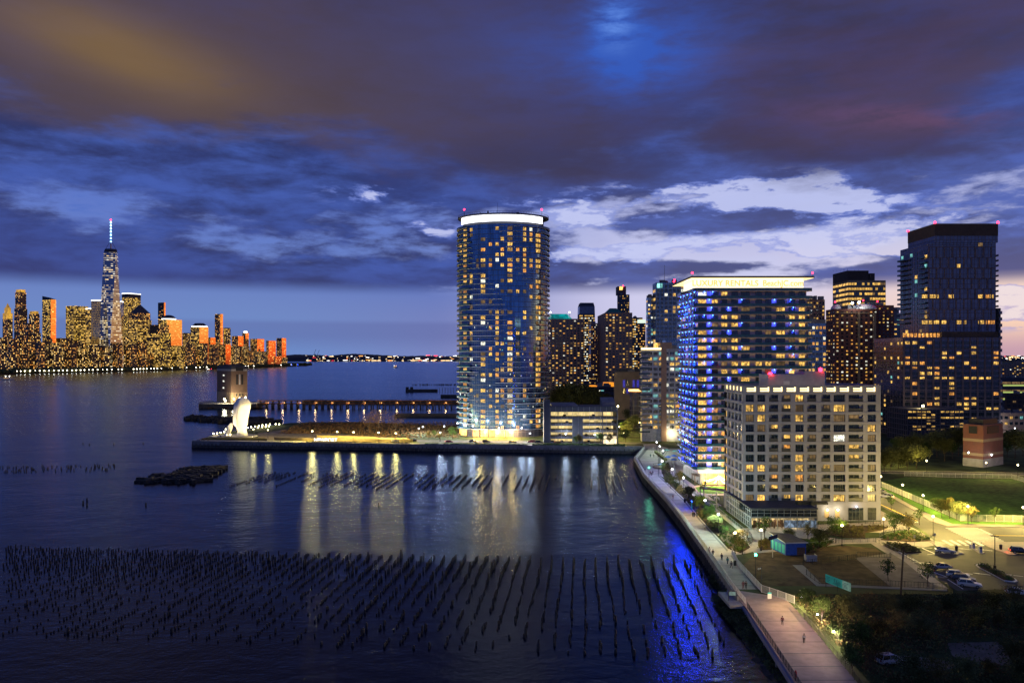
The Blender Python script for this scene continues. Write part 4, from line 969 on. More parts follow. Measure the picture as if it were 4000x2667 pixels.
ering(-.6, 1.6, 7.85, 8.15, pxt(1840), pxt(2060), 24).build('canopy', 'facade_pale', r)

# ---------------------------------------------------------------- parking garage
Yg = 446; fp = foot(2149, 2149.1, 2412, Yg, 0, 34); C = fp['C']; x0, x1 = C[0], C[0]+fp['tR']; zt = ZW(1587, Yg)
r = thing('parking_garage', 'grey open parking garage with lit decks right of the round tower', 'parking garage', (x0, Yg, LZ))
n = 5; lev = (ZW(1600, Yg)-LZ-1.0)/n
mb = MB(); gl = MB()
mb.box(x0, x1, Yg+.4, Yg+34, LZ+n*lev+.6, zt-1.0)
mb.box(x0, x1, Yg, Yg+.399, LZ+n*lev-.2, zt)
for k in range(n+1):
    z_ = LZ+k*lev
    mb.box(x0, x1, Yg+.4, Yg+34, z_-.2, z_+.1)
    if k < n: mb.box(x0+.5, x1-.3, Yg+.01, Yg+.39, z_-.6 if k else z_, z_+.7)
for px0, px1 in ((2149, 2150), (2179, 2181), (2353, 2356), (2410, 2413)): mb.box(XW(px0, Yg), XW(px1, Yg), Yg-.02, Yg+1, LZ, zt-.1)
mb.box(XW(2235, Yg), XW(2277, Yg), Yg-.04, Yg+.5, LZ, LZ+n*lev*.78)
mb.box(x0, x0+.4, Yg+.4, Yg+34, LZ, zt-.5); mb.box(x1-.4, x1, Yg+.4, Yg+34, LZ, zt-.5)
mb.build('frame', 'garage_wall', r)
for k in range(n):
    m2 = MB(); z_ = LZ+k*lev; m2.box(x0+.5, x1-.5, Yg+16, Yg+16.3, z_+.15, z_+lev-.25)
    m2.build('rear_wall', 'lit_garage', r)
mb = MB()
for i in range(13): xx = x0+(x1-x0)*i/12; mb.box(xx-.05, xx+.05, Yg-.15, Yg-.05, LZ+.1, zt+.02)
mb.build('cable', 'steel', r)
for k in range(n): light('deck', ((x1-x0)*(.25+.12*k), 9, k*lev+lev-.9), 260, (1, .85, .5), 1.0, r)
mb = MB(); mb.box(XW(2124, Yg), XW(2148.5, Yg), Yg-1, Yg+8, LZ, ZW(1563, Yg)); mb.build('stair_tower', 'garage_wall', r)
mb = MB(); mb.box(x0+1, x1-22, Yg+2, Yg+30, zt-1, zt+.6); mb.build('rooftop_deck', 'roof_grey', r)
mb = MB(); a, b_ = XW(2356, Yg), XW(2408, Yg); mb.hexa([(a, Yg+6, zt-1), (b_, Yg+6, zt-1), (b_, Yg+16, zt-1), (a, Yg+16, zt-1)], [(a, Yg+6, zt+2), (b_, Yg+6, zt+2), (b_, Yg+16, zt+4.4), (a, Yg+16, zt+4.4)]); mb.build('rooftop_shed', 'roof_grey', r)
mb = MB(); mb.box(XW(2357, Yg), XW(2408, Yg), Yg-.3, Yg-.1, LZ+.2, LZ+4.6); mb.build('entrance', emi('lit_entry', (1, .82, .5), 1.8, 'FRONT', .35, .4), r)
light('entrance', (XW(2382, Yg)-x0, -3, 3), 3000, (1, .75, .35), 1, r)
light('wall_lamp', (x1-x0+.3, -.6, ZW(1586, Yg)-LZ), 2500, (1, .8, .4), .4, r); mb = MB(); mb.ball((x1+.2, Yg-.5, ZW(1586, Yg)), .5, 8); mb.build('wall_lamp', 'lamp_warm', r)
# ---------------------------------------------------------------- city behind
def tower(name, label, pxL, pxC, pxR, top, Y_, wall, deg=0, depth=None, cols=8, colsL=3, fh_=3.1, p=.35, kinds='yyyyyomw', roof='roof_dark', fw=.6, fhh=.5, cat='building', frame='frame_dark', zb=LZ, zwin0=None, grp=None, pl=None, dark=True, left=True, mull=2, wtop=1.2, visz=None):
    fp = foot(pxL, pxC, pxR, Y_, deg, depth); zt = ZW(top, Y_)
    r = thing(name, label, cat, (*fp['C'], zb), grp); mb = MB(); mb.prism(fp['pts'], zb, zt); mb.m[0] = mb.m[1] = 1; mb.build('wall', [wall, roof], r)
    fc = Facade(r, frame); lo = zwin0 or zb+4
    if visz: lo = max(lo, ZW(visz, Y_)-2)
    rows = max(1, int((zt-wtop-lo)/fh_))
    if cols: fc.grid(fp['C'], fp['R'], fp['tR'], zt-wtop-rows*fh_, zt-wtop, cols, rows, fw, fhh, p, kinds, dark, mull)
    if colsL and left: fc.grid(fp['far'], fp['DL'], fp['tL'], zt-wtop-rows*fh_, zt-wtop, colsL, rows, fw, fhh, p if pl is None else pl, kinds, dark, mull)
    fc.done(); rr = random.Random(int(pxL*7+top)); q = MB(); c0 = inset(fp, .0)[0]
    for _ in range(5):
        w0, d0, h0 = rr.uniform(1.5, 5), rr.uniform(1.5, 4), rr.uniform(.8, 3.2); tx, ty = rr.uniform(-.3, .3)*fp['tR'], rr.uniform(-.3, .3)*fp['tL']; ax = c0[0]+fp['R'][0]*tx+fp['L'][0]*ty; ay = c0[1]+fp['R'][1]*tx+fp['L'][1]*ty; q.box(ax-w0/2, ax+w0/2, ay-d0/2, ay+d0/2, zt, zt+h0)
    q.build('rooftop_plant', 'roof_grey', r)
    return r, fp, zt
def hiproof(r, fp, z0, z1, k, mat, name='roof', k0=1.0):
    mb = MB(); a, b_ = inset(fp, k0), inset(fp, k); mb.hexa([(*p, z0) for p in a], [(*p, z1) for p in b_]); return mb.build(name, mat, r)
emi('roof_teal', (.0, .55, .58), .55, var=.45, vscale=.06)
pbr('roof_green', (.02, .16, .12, 1), .7)
r, fp, zt = tower('apartment_tower', 'brown brick apartment tower with glowing teal roof right of the round tower', 2120, 2140, 2281, 1245, 1000, 'brick_brown', cols=10, colsL=1, p=.4, fw=.52, kinds='yyyyoommw', visz=1560)
mb = MB(); C = fp['C']; ww = fp['tR']; a = [(C[0]+ww*.0, C[1]+3), (C[0]+ww*.68, C[1]+3), (C[0]+ww*.68, C[1]+24), (C[0], C[1]+24)]; b_ = [(C[0]+ww*.1, C[1]+12), (C[0]+ww*.55, C[1]+12), (C[0]+ww*.55, C[1]+16), (C[0]+ww*.1, C[1]+16)]
mb.hexa([(*p, zt) for p in a], [(*p, ZW(1224, 1000)) for p in b_]); mb.build('roof', 'roof_teal', r)
for i in (.08, .62): mb = MB(); mb.cyl(C[0]+ww*i, C[1]+10, zt, ZW(1219, 1000), .3); mb.ball((C[0]+ww*i, C[1]+10, ZW(1218, 1000)), .9, 6, 1); mb.build('beacon', ['steel', 'lamp_white'], r)
r, fp, zt = tower('office_tower', 'dark topped office tower with bright bands behind the teal roofed one', 2256, 2263, 2324, 1226, 1400, 'roof_dark', cols=9, colsL=0, p=.75, kinds='yyywwm', fw=.9, fhh=.45, fh_=4.2, mull=1, visz=1500)
r0 = hiproof(r, fp, zt, ZW(1197, 1400), .97, 'dark_glass', 'crown'); hiproof(r, fp, ZW(1197, 1400), ZW(1182, 1400), .84, 'roof_dark', 'roof', .97)
r, fp, zt = tower('apartment_tower', 'narrow dark brown tower between the two big brick apartment towers', 2300, 2310, 2338, 1262, 1150, 'brick_brown', cols=5, colsL=1, p=.3, visz=1500)
r, fp, zt = tower('apartment_tower', 'brown brick apartment tower with green pyramid roof and blank left wall', 2334, 2364, 2470, 1221, 950, 'brick_brown', cols=8, colsL=0, p=.46, fw=.55, kinds='yyyyoommw', visz=1560)
C = fp['C']; mb = MB(); a = [(XW(2367, 952), 953), (XW(2432, 952), 953), (XW(2432, 952), 975), (XW(2367, 952), 975)]; b_ = [(XW(2386, 952), 962), (XW(2412, 952), 962), (XW(2412, 952), 966), (XW(2386, 952), 966)]
mb.hexa([(*p, zt) for p in a], [(*p, ZW(1202, 952)) for p in b_]); mb.build('roof', 'roof_green', r)
r, fp, zt = tower('skyscraper', 'tall dark slim skyscraper with lit window at its crown behind the green roof', 2411, 2414, 2459, 1150, 1500, 'roof_dark', cols=8, colsL=0, p=.32, kinds='yyom', fw=.55, fh_=4.2, mull=1, visz=1230)
mb = MB(); mb.box(XW(2413, 1502), XW(2446, 1502), 1503, 1530, zt, ZW(1118, 1502)); mb.build('upper_block', 'roof_dark', r)
mb = MB(); mb.box(XW(2421, 1500), XW(2433, 1500), 1501.5, 1502.4, ZW(1132, 1500), ZW(1119, 1500)); mb.build('crown_light', 'lit_hall', r)
mb = MB(); mb.ball((XW(2434, 1500), 1500, ZW(1117, 1500)), 1.4, 6); mb.build('beacon', 'lamp_red', r)
tower('office_tower', 'dark office with bright banded windows left of the pale lit roofed one', 2469, 2471, 2510, 1240, 1300, 'roof_dark', cols=6, colsL=0, p=.7, kinds='yyyw', fw=.9, fhh=.5, fh_=4, mull=1, visz=1470)
r, fp, zt = tower('office_tower', 'dark office tower with pale glowing roof band', 2490, 2492, 2522, 1262, 1200, 'roof_dark', cols=5, colsL=0, p=.4, kinds='yyo', fw=.85, fhh=.4, fh_=4, mull=1, visz=1440)
hiproof(r, fp, zt, ZW(1248, 1200), 1.0, emi('pale_glow', (.75, .9, .75), 1.1), 'crown_light')
r, fp, zt = tower('apartment_tower', 'teal tinted glass apartment tower with lit rooftop behind the blue lit one', 2549, 2562, 2690, 1104, 590, 'teal_glass', cols=8, colsL=1, p=.22, kinds='yyyowt', fw=.72, fhh=.72, frame='frame_pale', mull=3, visz=1400)
for px in (2568, 2579): mb = MB(); mb.box(XW(px, 589), XW(px+9, 589), 588.6, 589.2, ZW(1124, 589), ZW(1107, 589)); mb.build('roof_light', emi('cyan_room', (.35, .9, .85), 1.6) if px == 2568 else 'lit_t', r)
mb = MB(); mb.cyl(XW(2606, 590), 600, zt, zt+14, .15); mb.build('antenna', 'steel', r)
for px in (2637, 2679): mb = MB(); mb.cyl(XW(px, 592), 594, zt, zt+2, .1); mb.ball((XW(px, 592), 594, zt+2.4), .7, 6, 1); mb.build('beacon', ['steel', 'lamp_red'], r)
r, fp, zt = tower('apartment_tower', 'lower teal glass wing left of the teal lit rooftop tower', 2524, 2530, 2552, 1162, 600, 'teal_glass', cols=2, colsL=1, p=.4, kinds='ytyw', fw=.72, frame='frame_pale', visz=1400)
r, fp, zt = tower('apartment_block', 'pale grey apartment block with brown brick stripe left of the blue lit tower', 2502, 2507, 2700, 1362, 462, 'frame_pale', cols=9, colsL=1, p=.42, kinds='yyyyowtm', fw=.78, fhh=.62, frame='frame_pale', mull=3, fh_=3.05)
mb = MB(); C = fp['C']; mb.box(XW(2583, 461.4), XW(2604, 461.4), 461.3, 461.99, LZ, ZW(1337, 461)); mb.box(XW(2580, 462), XW(2625, 462), 462.1, 474, zt, ZW(1337, 462)); mb.build('brick_stripe', 'brick_brown', r)
mb = MB(); mb.box(XW(2504, 461.8), XW(2582, 461.8), 461.2, 461.9, zt-.5, zt+.6); mb.build('roof_edge_light', 'strip_gold', r)
mb = MB(); mb.box(XW(2562, 462), XW(2582, 462), 464, 470, zt, zt+3.4); mb.build('rooftop_room', 'lit_y', r)
mb = MB(); mb.box(XW(2602, 462), XW(2700, 462), 463, 474, zt, zt+5); mb.build('penthouse', 'teal_glass', r)
for k in range(16):
    z_ = LZ+5+k*3.05; mb = MB(); mb.box(XW(2502, 462)-1, XW(2538, 462), 460.6, 461.99, z_, z_+.18); mb.box(XW(2502, 462)-1, XW(2538, 462), 460.6, 460.66, z_+.18, z_+1.1, 1); mb.build('balcony', ['frame_pale', 'balcony_glass'], r)
light('porch', (XW(2622, 462)-r.location.x, -2, 4.6), 3500, (1, .8, .4), .4, r)
r, fp, zt = tower('low_building', 'low grey garage with glowing orange roof wall behind the trees', 2305, 2306, 2400, 1510, 700, 'garage_wall', cols=7, colsL=0, p=.4, kinds='tmw', fw=.95, fhh=.25, fh_=4.5, mull=1, zb=LZ)
mb = MB(); mb.box(XW(2303, 700), XW(2400, 700), 701, 703, zt, ZW(1504, 700)); mb.box(XW(2362, 700), XW(2400, 700), 703.1, 712, zt, ZW(1494, 700)); mb.build('roof_wall', 'orange_wall', r)
r, fp, zt = tower('vent_building', 'square tan brick ventilation building with blue lit slots', 2398, 2400, 2510, 1452, 620, 'tan_stone', cols=0, colsL=0)
mb = MB(); mb.prism(inset(fp, .9), zt, ZW(1440, 620)); mb.build('roof', 'roof_dark', r)
for i, px in enumerate((2433, 2447, 2471, 2487)):
    for a, b_ in ((1484, 1512), (1518, 1536)):
        mb = MB(); mb.box(XW(px, 620), XW(px+9, 620), 619.7, 619.95, ZW(b_, 620), ZW(a, 620)); mb.build('slot_window', 'dark_pane' if (i+a) % 3 == 0 else emi('blue_slot', (.06, .06, .9), .35), r)
mb = MB(); cx = XW(2490, 540); r = thing('stair_tower', 'dark round topped stair building with glowing orange ring', 'building', (cx, 545, LZ)); mb.cyl(cx, 548, LZ, ZW(1528, 545), 4.2, None, 16); mb.build('wall', 'dark_glass', r); mb = MB(); mb.cyl(cx, 548, ZW(1528, 545), ZW(1522, 545), 4.8, 4.9, 16); mb.build('roof_ring', 'lamp_orange', r)
# right side background
tower('apartment_tower', 'brown apartment tower with balconies just right of the gold topped roof', 3150, 3152, 3222, 1170, 640, 'brick_brown', cols=6, colsL=0, p=.3, kinds='yyyyp', fw=.6, visz=1500)
r, fp, zt = tower('apartment_tower', 'teal glass apartment slab with orange lit balconies right of the blue lit tower', 3155, 3157, 3227, 1262, 470, 'teal_glass', cols=5, colsL=0, p=.5, kinds='yyyoow', fw=.7, fhh=.6, frame='frame_pale', visz=1480)
r, fp, zt = tower('apartment_tower', 'red brick apartment tower with white domes and central balcony bay', 3226, 3262, 3412, 1206, 600, 'brick_red', cols=8, colsL=4, p=.5, fw=.42, fhh=.42, fh_=2.65, kinds='yyyyooww', visz=1500)
mb = MB(); mb.box(XW(3262, 600), XW(3412, 600), 599.7, 600, zt-3.5, zt-2.9); mb.box(XW(3350, 600), XW(3358, 600), 599, 599.98, LZ, zt-3.6); mb.box(XW(3410, 600), XW(3420, 600), 599, 599.98, LZ, zt-3.6); mb.build('stone_trim', 'tan_stone', r)
mb = MB(); mb.lathe(XW(3383, 606), 610, [(9.5*math.cos(t), zt+4.5*math.sin(t)) for t in [i*math.pi/16 for i in range(9)]], 16); mb.build('dome', 'white_paint', r, True)
mb = MB(); mb.lathe(XW(3274, 606), 610, [(4.2*math.cos(t), zt-1+5*math.sin(t)) for t in [i*math.pi/16 for i in range(9)]], 12); mb.build('dome', 'white_paint', r, True)
for px, py in ((3327, 1184), (3354, 1181)): mb = MB(); mb.ball((XW(px, 600), 599, ZW(py, 600)), .9, 8); mb.build('rooftop_lamp', 'lamp_white', r); light('roof', Vector((XW(px, 600), 597.5, ZW(py, 600)))-r.location, 2200, (1, .97, .9), .5, r)
for px, py in ((3271, 1178), (3381, 1172), (3437, 1176)): mb = MB(); mb.ball((XW(px, 600), 604, ZW(py, 600)), .6, 8); mb.build('beacon', 'lamp_red', r)
tower('apartment_tower', 'right wing of the red brick apartment complex beside the domed tower', 3412, 3412.1, 3492, 1192, 606, 'brick_red', cols=5, colsL=0, p=.4, fw=.42, fhh=.42, fh_=2.65, visz=1500, depth=25)
r, fp, zt = tower('office_tower', 'brown office tower with yellow lit bands and blank brown top', 3253, 3315, 3460, 1095, 900, 'tan_stone', cols=14, colsL=5, p=.8, kinds='yyyyyym', fw=.93, fhh=.5, fh_=5.6, mull=1, visz=1200)
mb = MB(); mb.prism(foot(3253, 3310, 3393, 902, 0)['pts'], zt, ZW(1058, 905)); mb.prism([(XW(3393, 905), 903), (XW(3414, 905), 903), (XW(3414, 905), 930), (XW(3393, 905), 930)], zt, ZW(1068, 905)); mb.build('mechanical_floor', 'brown_crown', r)
mb = MB()
for i in range(9): px = 3262+i*14; mb.cyl(XW(px, 905), 910, ZW(1058, 905), ZW(1058-random.choice([3, 6, 10]), 905), .15)
mb.build('antenna', 'dark_metal', r)
tower('office_building', 'small grey block behind the right wing of the red brick tower', 3491, 3492, 3512, 1210, 1000, 'roof_grey', cols=0, colsL=0)
tower('office_building', 'green banded low office left of the dark right hand tower', 3492, 3493, 3545, 1234, 900, 'roof_grey', cols=5, colsL=0, p=.7, kinds='tyy', fw=.95, fhh=.3, fh_=5.5, mull=1, visz=1320)
# big dark tower complex
def rows_pick(rows, p0):
    rnd = random.Random(8)
    return lambda r, c_: (rnd.choice('yyyyo') if rnd.random() < rows.get(r, p0) else None)
Yt = 500; fp = foot(3556, 3626, 3890, Yt, 0, 36); zt = ZW(948, Yt)
r = thing('dark_tower', 'tall dark glass tower with brown crown and red beacons, far right', 'tower', (*fp['C'], LZ))
mb = MB(); mb.prism(fp['pts'], LZ, zt); mb.m[0] = mb.m[1] = 1; mb.build('wall', ['dark_glass', 'roof_dark'], r)
fpc = foot(3577, 3652, 3898, Yt-.6, 0, 34); mb = MB(); mb.prism(fpc['pts'], zt, ZW(922, Yt)); mb.build('upper_floors', 'dark_glass', r)
mb = MB(); mb.prism(inset(fpc, 1.006), ZW(922, Yt), ZW(877, Yt)); mb.build('crown', 'brown_crown', r); mb = MB(); mb.prism(inset(fpc, 1.012), ZW(877, Yt), ZW(874, Yt)); mb.build('crown_rim', 'roof_grey', r)
for p in (fpc['pts'][0], fpc['pts'][1], fpc['pts'][3]): mb = MB(); mb.cyl(p[0], p[1], ZW(876, Yt), ZW(872, Yt), .12); mb.ball((p[0], p[1], ZW(870, Yt)), .8, 8, 1); mb.build('beacon', ['steel', 'lamp_red'], r)
fh3 = 19.9*Yt/F
mb = MB(); k = 0
for k in range(8):
    z_ = zt-3-k*2*fh3*1.02; mb.box(fp['C'][0]+.1, fp['C'][0]+fp['tR']-.1, Yt-.25, Yt-.01, z_, z_+.45)
    for j in range(9):
        xx = fp['C'][0]+fp['tR']*((j+.5*(k % 2))/8.7)
        if xx < fp['C'][0]+fp['tR']-1: mb.box(xx, xx+.8, Yt-.22, Yt-.02, z_-2*fh3, z_)
mb.build('facade_grid', pbr('grid_mauve', (.10, .075, .09, 1), .7), r)
for k in range(14):
    z_ = ZW(1000, Yt)-k*fh3
    mb = MB(); mb.box(fp['C'][0]+fp['tR'], fp['C'][0]+fp['tR']+2.4, Yt+1, Yt+12, z_, z_+.3); mb.box(fp['C'][0]+fp['tR']+2.3, fp['C'][0]+fp['tR']+2.4, Yt+1, Yt+12, z_+.3, z_+1.2, 1); mb.build('balcony', ['dark_metal', 'balcony_glass'], r)
    mb = MB(); q = fp['far']; mb.box(q[0]-2.6, q[0], q[1]-10, q[1]-1, z_, z_+.3); mb.box(q[0]-2.6, q[0]-2.5, q[1]-10, q[1]-1, z_+.3, z_+1.2, 1); mb.build('balcony', ['dark_metal', 'balcony_glass'], r)
    mb = MB(); mb.box(fp['C'][0]-1.8, fp['C'][0]-.01, Yt+.5, Yt+9, z_-1, z_-.8); mb.box(fp['C'][0]-1.8, fp['C'][0]-1.72, Yt+.5, Yt+9, z_-.8, z_+.2, 1); mb.build('balcony', ['dark_metal', 'balcony_glass'], r)
fc = Facade(r, 'frame_dark'); w1_ = fp['tR']
for py, lst in ((955, [(3820, 3840, 'm')]), (1038, [(3732, 3752, 'y')]), (1157, [(3600, 3624, 'y'), (3627, 3646, 'y'), (3646, 3668, 'y'), (3704, 3726, 'y'), (3820, 3843, 'y'), (3849, 3864, 'o'), (3865, 3882, 'y')]), (1258, [(3600, 3624, 'y'), (3627, 3645, 'y'), (3646, 3669, 'y'), (3676, 3698, 'y'), (3733, 3756, 'y'), (3762, 3775, 'y'), (3820, 3845, 'y'), (3850, 3868, 'o'), (3868, 3886, 'o')])):
    for a, b_, kd in lst: fc.win(XW((a+b_)/2, Yt), Yt-.03, ZW(py+8, Yt), (1, 0), (b_-a)*Yt/F*.95, 2.4, kd, 3)
fc.grid(fp['far'], fp['DL'], fp['tL'], ZW(1300, Yt), zt-4, 6, 18, .55, .8, .12, 'mmty', True, 1)
fc.done()
Yp = 485; fq = foot(3452, 3530, 3905, Yp, 0, 40); zq = ZW(1318, Yp)
r = thing('tower_podium', 'wide dark glass podium block below the far right tower with roof garden', 'building', (*fq['C'], LZ))
mb = MB(); mb.prism(fq['pts'], LZ, zq); mb.m[0] = mb.m[1] = 1; mb.build('wall', ['dark_glass', 'roof_dark'], r)
mb = MB(); mb.box(XW(3684, Yp), XW(3902, Yp), Yp+1, Yp+30, zq, ZW(1295, Yp)); mb.build('mechanical_floor', 'brown_crown', r)
fc = Facade(r, 'frame_dark'); rnd = random.Random(9)
for k in range(17):
    z_ = zq-4.2-k*3.1
    for j in range(13):
        x_ = fq['C'][0]+fq['tR']*(j+.5)/13
        pr_ = .16+(.5 if (j == 6 and k in (2, 3, 4, 5)) else 0)+(.6 if j in (11, 12) and k == 0 else 0)+(.5 if k == 7 else 0)+(.6 if j < 2 and k in (0, 4, 5) else 0)
        fc.win(x_, Yp-.03, z_, (1, 0), fq['tR']/13*.66, 2.0, rnd.choice('yyyyo') if rnd.random() < pr_ else 'd', 3)
fc.grid(fq['far'], fq['DL'], fq['tL'], zq-56, zq-2, 9, 18, .5, .6, .28, 'mmytyy', True, 1)
fc.done()
mb = MB()
for k in range(9): mb.box(fq['C'][0], fq['C'][0]+fq['tR'], Yp-.3, Yp-.15, zq-1-k*6.2, zq-.5-k*6.2)
for j in range(14): xx = fq['C'][0]+fq['tR']*j/13; mb.box(xx-.5, xx+.5, Yp-.28, Yp-.16, LZ+4, zq-.1)
mb.build('facade_grid', 'grid_mauve', r)
mb = MB(); rnd = random.Random(2)
for i in range(10): xx = XW(3535+i*15, Yp-1); mb.box(xx, xx+1.4, Yp+1.2, Yp+1.5, zq+.2, zq+2.6)
mb.build('roof_lounge', 'lit_o', r)
light('terrace', (12, 3, zq+2.5-LZ), 2600, (1, .7, .2), 1, r); light('terrace', (-4, 8, zq+2.5-LZ), 1800, (1, .7, .2), 1, r)
fr = foot(3520, 3545, 3765, 462, 0, 25); zr = ZW(1597, 462)
r = thing('tower_wing', 'low front wing of the far right complex with lit window rows and terrace', 'building', (*fr['C'], LZ))
mb = MB(); mb.prism(fr['pts'], LZ, zr); mb.m[0] = mb.m[1] = 1; mb.build('wall', ['dark_glass', 'roof_dark'], r); fc = Facade(r)
fc.grid(fr['C'], fr['R'], fr['tR'], LZ+6, zr-.8, 12, 7, .8, .6, .35, 'yyyym', True, 3, pick=lambda a, b_: ('y' if (a in (0, 2) and b_ not in (5, 6)) else random.choice('dddddmy'))); fc.done()
light('terrace', (10, 6, zr+2-LZ), 2600, (1, .75, .3), .8, r); mb = MB(); mb.ball((fr['C'][0]+10, 464, zr+1.6), .7, 8); mb.build('terrace_lamp', 'lamp_warm', r)
mb = MB(); mb.box(XW(3899, 512), XW(3913, 512), 513, 530, LZ, ZW(1203, 512)); r = thing('striped_tower', 'narrow black and white striped tower edge behind the far right tower', 'tower', (XW(3905, 512), 512, LZ)); mb.build('wall', 'roof_dark', r)
for k in range(16): z_ = ZW(1215+k*24.5, 512); mb = MB(); mb.box(XW(3902, 512), XW(3914.5, 512), 511.8, 512.98, z_-2.0, z_); mb.build('balcony', 'facade_pale', r)
# far right low buildings
tower('low_building', 'dark office block with red roof lamps at the right edge', 3912, 3914, 3962, 1422, 1300, 'brick_brown', cols=5, colsL=0, p=.15)
tower('low_building', 'flat brown block behind the green lit garage at the right edge', 3955, 3960, 4040, 1412, 1500, 'brick_brown', cols=8, colsL=0, p=.2)
r, fp, zt = tower('parking_garage', 'long low parking garage with green lit deck bands at the right edge', 3898, 3914, 4060, 1475, 760, 'garage_wall', cols=4, colsL=1, p=1.0, kinds='m', fw=.95, fhh=.3, fh_=7.5, mull=1, cat='parking garage')
mb = MB()
for k in range(3): mb.box(XW(3914, 760)+1, XW(4060, 760), 759.5, 759.9, zt-8-k*6.5, zt-6.6-k*6.5)
mb.build('deck_light', emi('deck_green', (.6, .75, .2), .7), r)
tower('low_building', 'plain dark brown block with two dim windows below the green lit garage', 3925, 3930, 4060, 1538, 600, 'brown_crown', cols=6, colsL=0, p=.2, kinds='m')
r, fp, zt = tower('low_building', 'long low block with yellow and white windows behind the right hand trees', 3760, 3880, 4060, 1612, 500, 'brick_brown', cols=9, colsL=4, p=.45, kinds='yyotw', fw=.6, fh_=3.6)
for i in range(9):
    px = rnd.uniform(3905, 3995); lamp('distant street lamp %s in the row at the right edge behind the trees' % ['one', 'two', 'three', 'four', 'five', 'six', 'seven', 'eight', 'nine'][i] if i else 'distant street lamp nearest the striped tower', px, rnd.uniform(1660, 1700), 'white', kind='lamp_white', power=1500, hh=6) if i < 4 else None
mb = MB(); mb.ball((XW(3885, 470), 470, ZW(1504, 470)), .01, 4)
# brown brick building by the field
Yb = 352; fp = foot(3762, 3841, 3918, Yb, 35); zt = ZW(1660, Yb)
r = thing('brick_building', 'dark red brick building with pale bands behind the fenced field', 'building', (*fp['C'], LZ))
mb = MB(); mb.prism(fp['pts'], LZ+3.6, zt); mb.m[0] = mb.m[1] = 1; mb.build('wall', ['brick_red', 'roof_dark'], r)
mb = MB(); mb.prism(inset(fp, 1.012), LZ, LZ+3.6); mb.build('base', 'concrete', r)
for z_ in (ZW(1778, Yb), ZW(1722, Yb)): mb = MB(); mb.prism(inset(fp, 1.012), z_-.5, z_+.7); mb.build('stone_band', 'tan_stone', r)
mb = MB(); mb.prism(inset(fp, .72), zt, ZW(1640, Yb)); mb.build('penthouse', 'dark_metal', r)
mb = MB(); mb.obox(fp['C'], fp['R'], fp['tR']*.2, fp['tR']*.75, 0.0, .3, zt-4, zt-.8); mb.obox(fp['far'], fp['DL'], fp['tL']*.3, fp['tL']*.7, 0.0, .3, zt-4, zt-.8); mb.build('louvre', 'dark_metal', r)
q = fp['C']; light('wall', (-5, -1.5, 6.4), 300, (1, .95, .9), .3, r); light('wall', (5, -3, 5.5), 350, (.85, .8, 1), .3, r)
for dx, dy, z_ in ((-5.3, 2.3, 9.4), (5.3, 2.6, 8.4)): mb = MB(); mb.ball((q[0]+dx, q[1]+dy, z_), .35, 6); mb.build('wall_lamp', 'lamp_white', r)

# ---------------------------------------------------------------- blue lit apartment tower
Yu = 304; xc = XW(2728, Yu); xr = XW(3150, Yu); dep = 31.0; fhb = 30.25*Yu/F; zr = ZW(1135, Yu); nfl = 24
r = thing('blue_lit_tower', 'apartment tower with blue lit balconies under a glowing golden roof', 'tower', (xc, Yu, LZ))
mb = MB(); mb.box(xc, xr, Yu, Yu+dep, LZ+4.5, zr); mb.build('wall', 'facade_mauve', r)
mb = MB(); mb.box(xc+2, xr-.5, Yu+2, Yu+dep-1, LZ, LZ+4.5); mb.build('ground_floor', 'lit_hall', r)
mb = MB(); mb.box(xc+1, xc+1.9, Yu+1.2, Yu+dep, LZ, LZ+4.5)
mb.build('ground_wall', 'concrete', r)
for j in range(9): xx = xc+3+j*4.5; mb = MB(); mb.box(xx, xx+.35, Yu+1.2, Yu+1.9, LZ, LZ+4.5); mb.build('column', 'concrete', r)
# roof: glowing recessed storey with writing, flat overhanging canopy
zs0, zs1 = ZW(1131, Yu), ZW(1088, Yu)
mb = MB(); mb.box(xc+.6, xr-.8, Yu+.8, Yu+dep-2, zr, zs1); mb.build('roof_storey', 'banner_lit', r)
emi('soffit', (1, .75, .34), 1.5)
mb = MB(); mb.prism([(xc-3.2, Yu-1.8), (xr+2.4, Yu-1.8), (xr+2.4, Yu+dep+3), (xc-3.2, Yu+dep+3)], zs1+.15, zs1+.8); mb.build('canopy', 'roof_dark', r)
mb = MB(); mb.prism([(xc-3.0, Yu-1.6), (xr+2.2, Yu-1.6), (xr+2.2, Yu+dep+2.8), (xc-3.0, Yu+dep+2.8)], zs1, zs1+.146); mb.build('soffit', 'soffit', r)
text('banner_text', 'LUXURY RENTALS', 3.1, (XW(2835, Yu), Yu+.7, ZW(1116, Yu)), 0, 'letters_lit', r, .06, 1.0)
text('banner_text', 'BeachJC.com', 3.1, (XW(3062, Yu), Yu+.7, ZW(1116, Yu)), 0, 'letters_lit', r, .06, .95)
for p in ((xc-2.6, Yu+dep+2), (xc-2.6, Yu-1.2), (xr+1.9, Yu-1.2)): mb = MB(); mb.cyl(p[0], p[1], zs1+.8, zs1+1.7, .08); mb.ball((p[0], p[1], zs1+2.0), .42, 8, 1); mb.build('beacon', ['steel', 'lamp_red'], r)
colsB = [(2726, 2760), (2779, 2804), (2817, 2841), (2857, 2882), (2895, 2928), (2951, 2976), (2989, 3013), (3032, 3066), (3081, 3105), (3120, 3144)]
